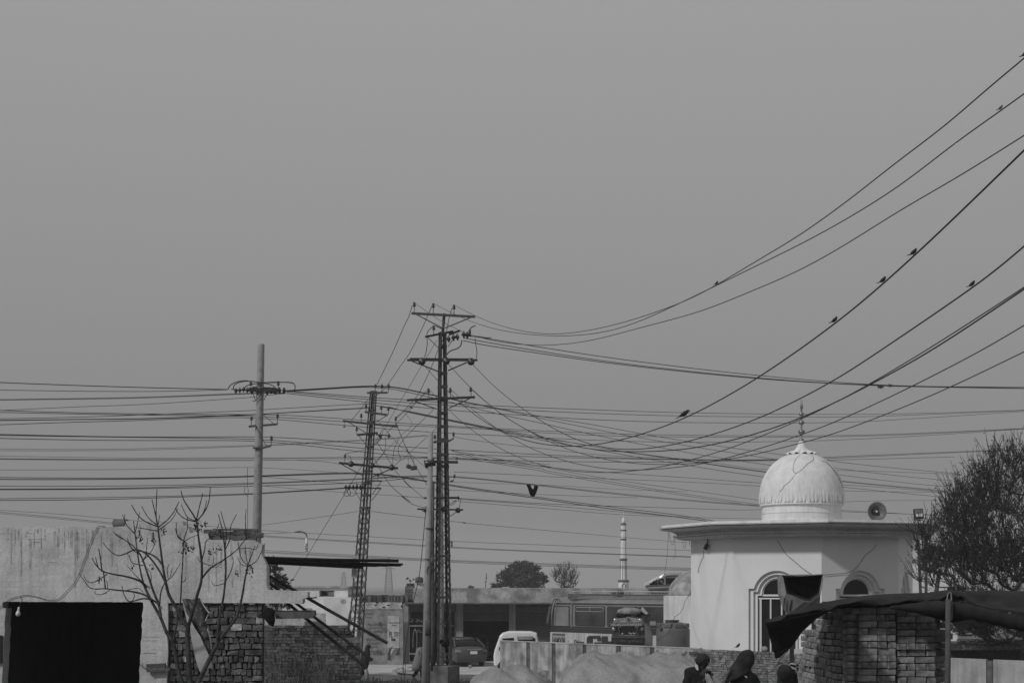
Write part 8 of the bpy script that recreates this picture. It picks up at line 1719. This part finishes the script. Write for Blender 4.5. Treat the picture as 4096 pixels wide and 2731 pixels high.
# --- hooded person cut by the picture edge below, with a patterned bundle at the back
YCp = 21.0; oC = V((P(3140, 0, YCp).x, YCp, GZ)); kC = YCp/F; qC = lambda x, y, z: oC+V((x, y, z)); zC = lambda y: CH-(y-HY)*kC-GZ; xC = lambda x: (x-3140)*kC
pc = thing('person', 'low hooded person with a dark face opening beside the brick stack', 'person', oC)
hzC = zC(2693); m = MB(); human(m, qC, 1.5, (0, 0, .76), (.0, 0, hzC-.30), (.0, -.01, hzC-.14), (-.01, -.03, hzC), .095, [[(-.17, 0, hzC-.32), (-.2, -.05, hzC-.58), (-.1, -.15, hzC-.72), (-.05, -.17, hzC-.72)], [(.17, 0, hzC-.32), (.2, -.05, hzC-.58), (.1, -.15, hzC-.72), (.05, -.17, hzC-.72)]], [[(-.09, 0, .7), (-.09, 0, .4), (-.09, .03, .08), (-.09, -.1, .04)], [(.09, 0, .7), (.09, 0, .4), (.09, .03, .08), (.09, -.1, .04)]]); m.build('body', 'skin', pc, smooth=True); face(pc, qC, (-.01, -.03, hzC), .095, -.3)
m = MB(); m.loft([ring(qC(cx_, 0, z), rx, ry, 24, fold=.02, ph=z*7) for z, rx, ry, cx_ in ((zC(2722), .10, .10, .0), (zC(2745), .15, .12, .0), (zC(2775), .2, .14, 0), (zC(2850), .22, .16, 0), (.7, .22, .17, 0), (.3, .24, .18, 0))]); m.build('robe', 'black_cloth', pc, smooth=True)
m = MB(); m.loft([ring(qC(.0+c_, -.0, zC(y_)), rx, ry, 26, fold=.012, ph=y_*.05, tilt=(0, .1)) for y_, rx, ry, c_ in ((2657, .03, .03, 0), (2661, .07, .075, 0), (2670, .10, .105, 0), (2683, .118, .125, .002), (2697, .12, .128, .004), (2712, .115, .122, .004), (2728, .12, .12, .002), (2745, .15, .13, 0))]); m.build('hood', 'shawl', pc, smooth=True)
m = MB().ell(qC(xC(3135), -.10, zC(2703)), .085, .055, .085, 18, 12); m.build('face_opening_shade', 'black_cloth', pc, smooth=True)  # black ellipsoid painted in as the shade of the hood opening
pbn = thing('patterned_bundle', 'bright patterned cloth bundle at the shoulder of the low hooded person', 'bundle', qC(xC(3178), .12, zC(2690)))
m = MB().ell(qC(xC(3178), .10, zC(2672)), .085, .08, .085, 20, 12, lump=.25, seed=4); m.build('cloth_wrap', 'print_cloth', pbn, smooth=True)
m = MB(); rr = random.Random(6)
for i in range(9):
    a = rr.uniform(-1.3, 1.3); e = rr.uniform(-.8, .9); d_ = V((sin(a)*cos(e), -cos(a)*cos(e), sin(e))); m.ell(qC(xC(3178), .10, zC(2672))+V((d_.x*.084, d_.y*.078, d_.z*.084)), .024, .012, .018, 8, 5)
m.build('dark_print', 'black_cloth', pbn, smooth=True, kind='stuff'); m = MB().loft([ring(qC(xC(3180), .12, zC(y_)), r, r, 16, fold=.05) for y_, r in ((2690, .05), (2720, .07), (2760, .08), (2800, .07))]); m.build('wrap_end', 'dark_cloth', pbn, smooth=True)
# --- walkers in the distance
def walker(label, px_, Y, H, cloak, trou, lean, heading, capm, fl_=1):
    o = V((P(px_, 0, Y).x, Y, ground_z(Y))); s = H/1.7; q = lambda x, y, z: o+V((x*fl_*s, y*s, z*s)); T = thing('person', label, 'person', o)
    m = MB(); human(m, q, H, (0, 0, .90), (lean*.45, 0, 1.34), (lean*.62, 0, 1.46), (lean*.8, 0, 1.58), .095, [[(lean*.45-.02, -.17, 1.32), (lean*.35, -.2, 1.05), (lean*.35+.2, -.12, 1.0), (lean*.35+.26, -.1, 1.0)], [(lean*.45-.02, .17, 1.32), (lean*.35, .2, 1.05), (lean*.35+.18, .12, .98), (lean*.35+.24, .1, .98)]], [[(.03, -.08, .82), (.16, -.08, .45), (.20, -.08, .09), (.32, -.08, .04)], [(-.03, .08, .82), (-.02, .08, .46), (-.24, .08, .14), (-.15, .08, .06)]]); m.build('body', 'skin', T, smooth=True)
    face(T, q, (lean*.8, 0, 1.58), .095, pi/2*fl_*1.0 if fl_ > 0 else pi/2)
    m = MB(); m.loft([ring(q(cx_, 0, z), rx*s, ry*s, 22, fold=.03, ph=z*6) for z, rx, ry, cx_ in ((1.50, .06, .07, lean*.68), (1.44, .13, .16, lean*.58), (1.32, .18, .22, lean*.45), (1.1, .21, .25, lean*.3), (.85, .23, .25, lean*.15-.01), (.62, .24, .24, -.04), (.42, .22, .22, -.08))]); m.build('cloak', cloak, T, smooth=True)
    m = MB()
    for a, b, c_ in (((.02, -.08, .82), (.16, -.08, .45), (.20, -.08, .12)), ((-.03, .08, .82), (-.02, .08, .46), (-.22, .08, .16))): m.loft([ring(q(*a), .12*s, .12*s, 14), ring(q(*b), .11*s, .11*s, 14), ring(q(*c_), .085*s, .085*s, 14)])
    m.build('trousers', trou, T, smooth=True)
    m = MB().ell(q(lean*.8-.015, 0, 1.615), .112*s, .112*s, .10*s, 14, 8).loft([ring(q(lean*.7-.02, 0, z), r*s, r*s, 14) for z, r in ((1.6, .105), (1.52, .10), (1.44, .11))]); m.build('head_wrap', capm, T, smooth=True)
    m = MB()
    for x, y in ((.26, -.08), (-.19, .08)): m.ell(q(x, y, .045), .13*s, .05*s, .045*s, 10, 6)
    m.build('shoe', 'pole_dark', T, smooth=True)
    return T
walker('walking person wrapped in a grey shawl with a dark head cover beside the poles', 1673, 61.5, 1.66, 'shawl_grey', 'dark_cloth', .18, 0, 'dark_cloth')
walker('stooping walker in a dark shawl and printed trousers below the slanting iron bars', 1452, 59.5, 1.62, 'shawl', 'print_cloth', .30, 0, 'shawl')
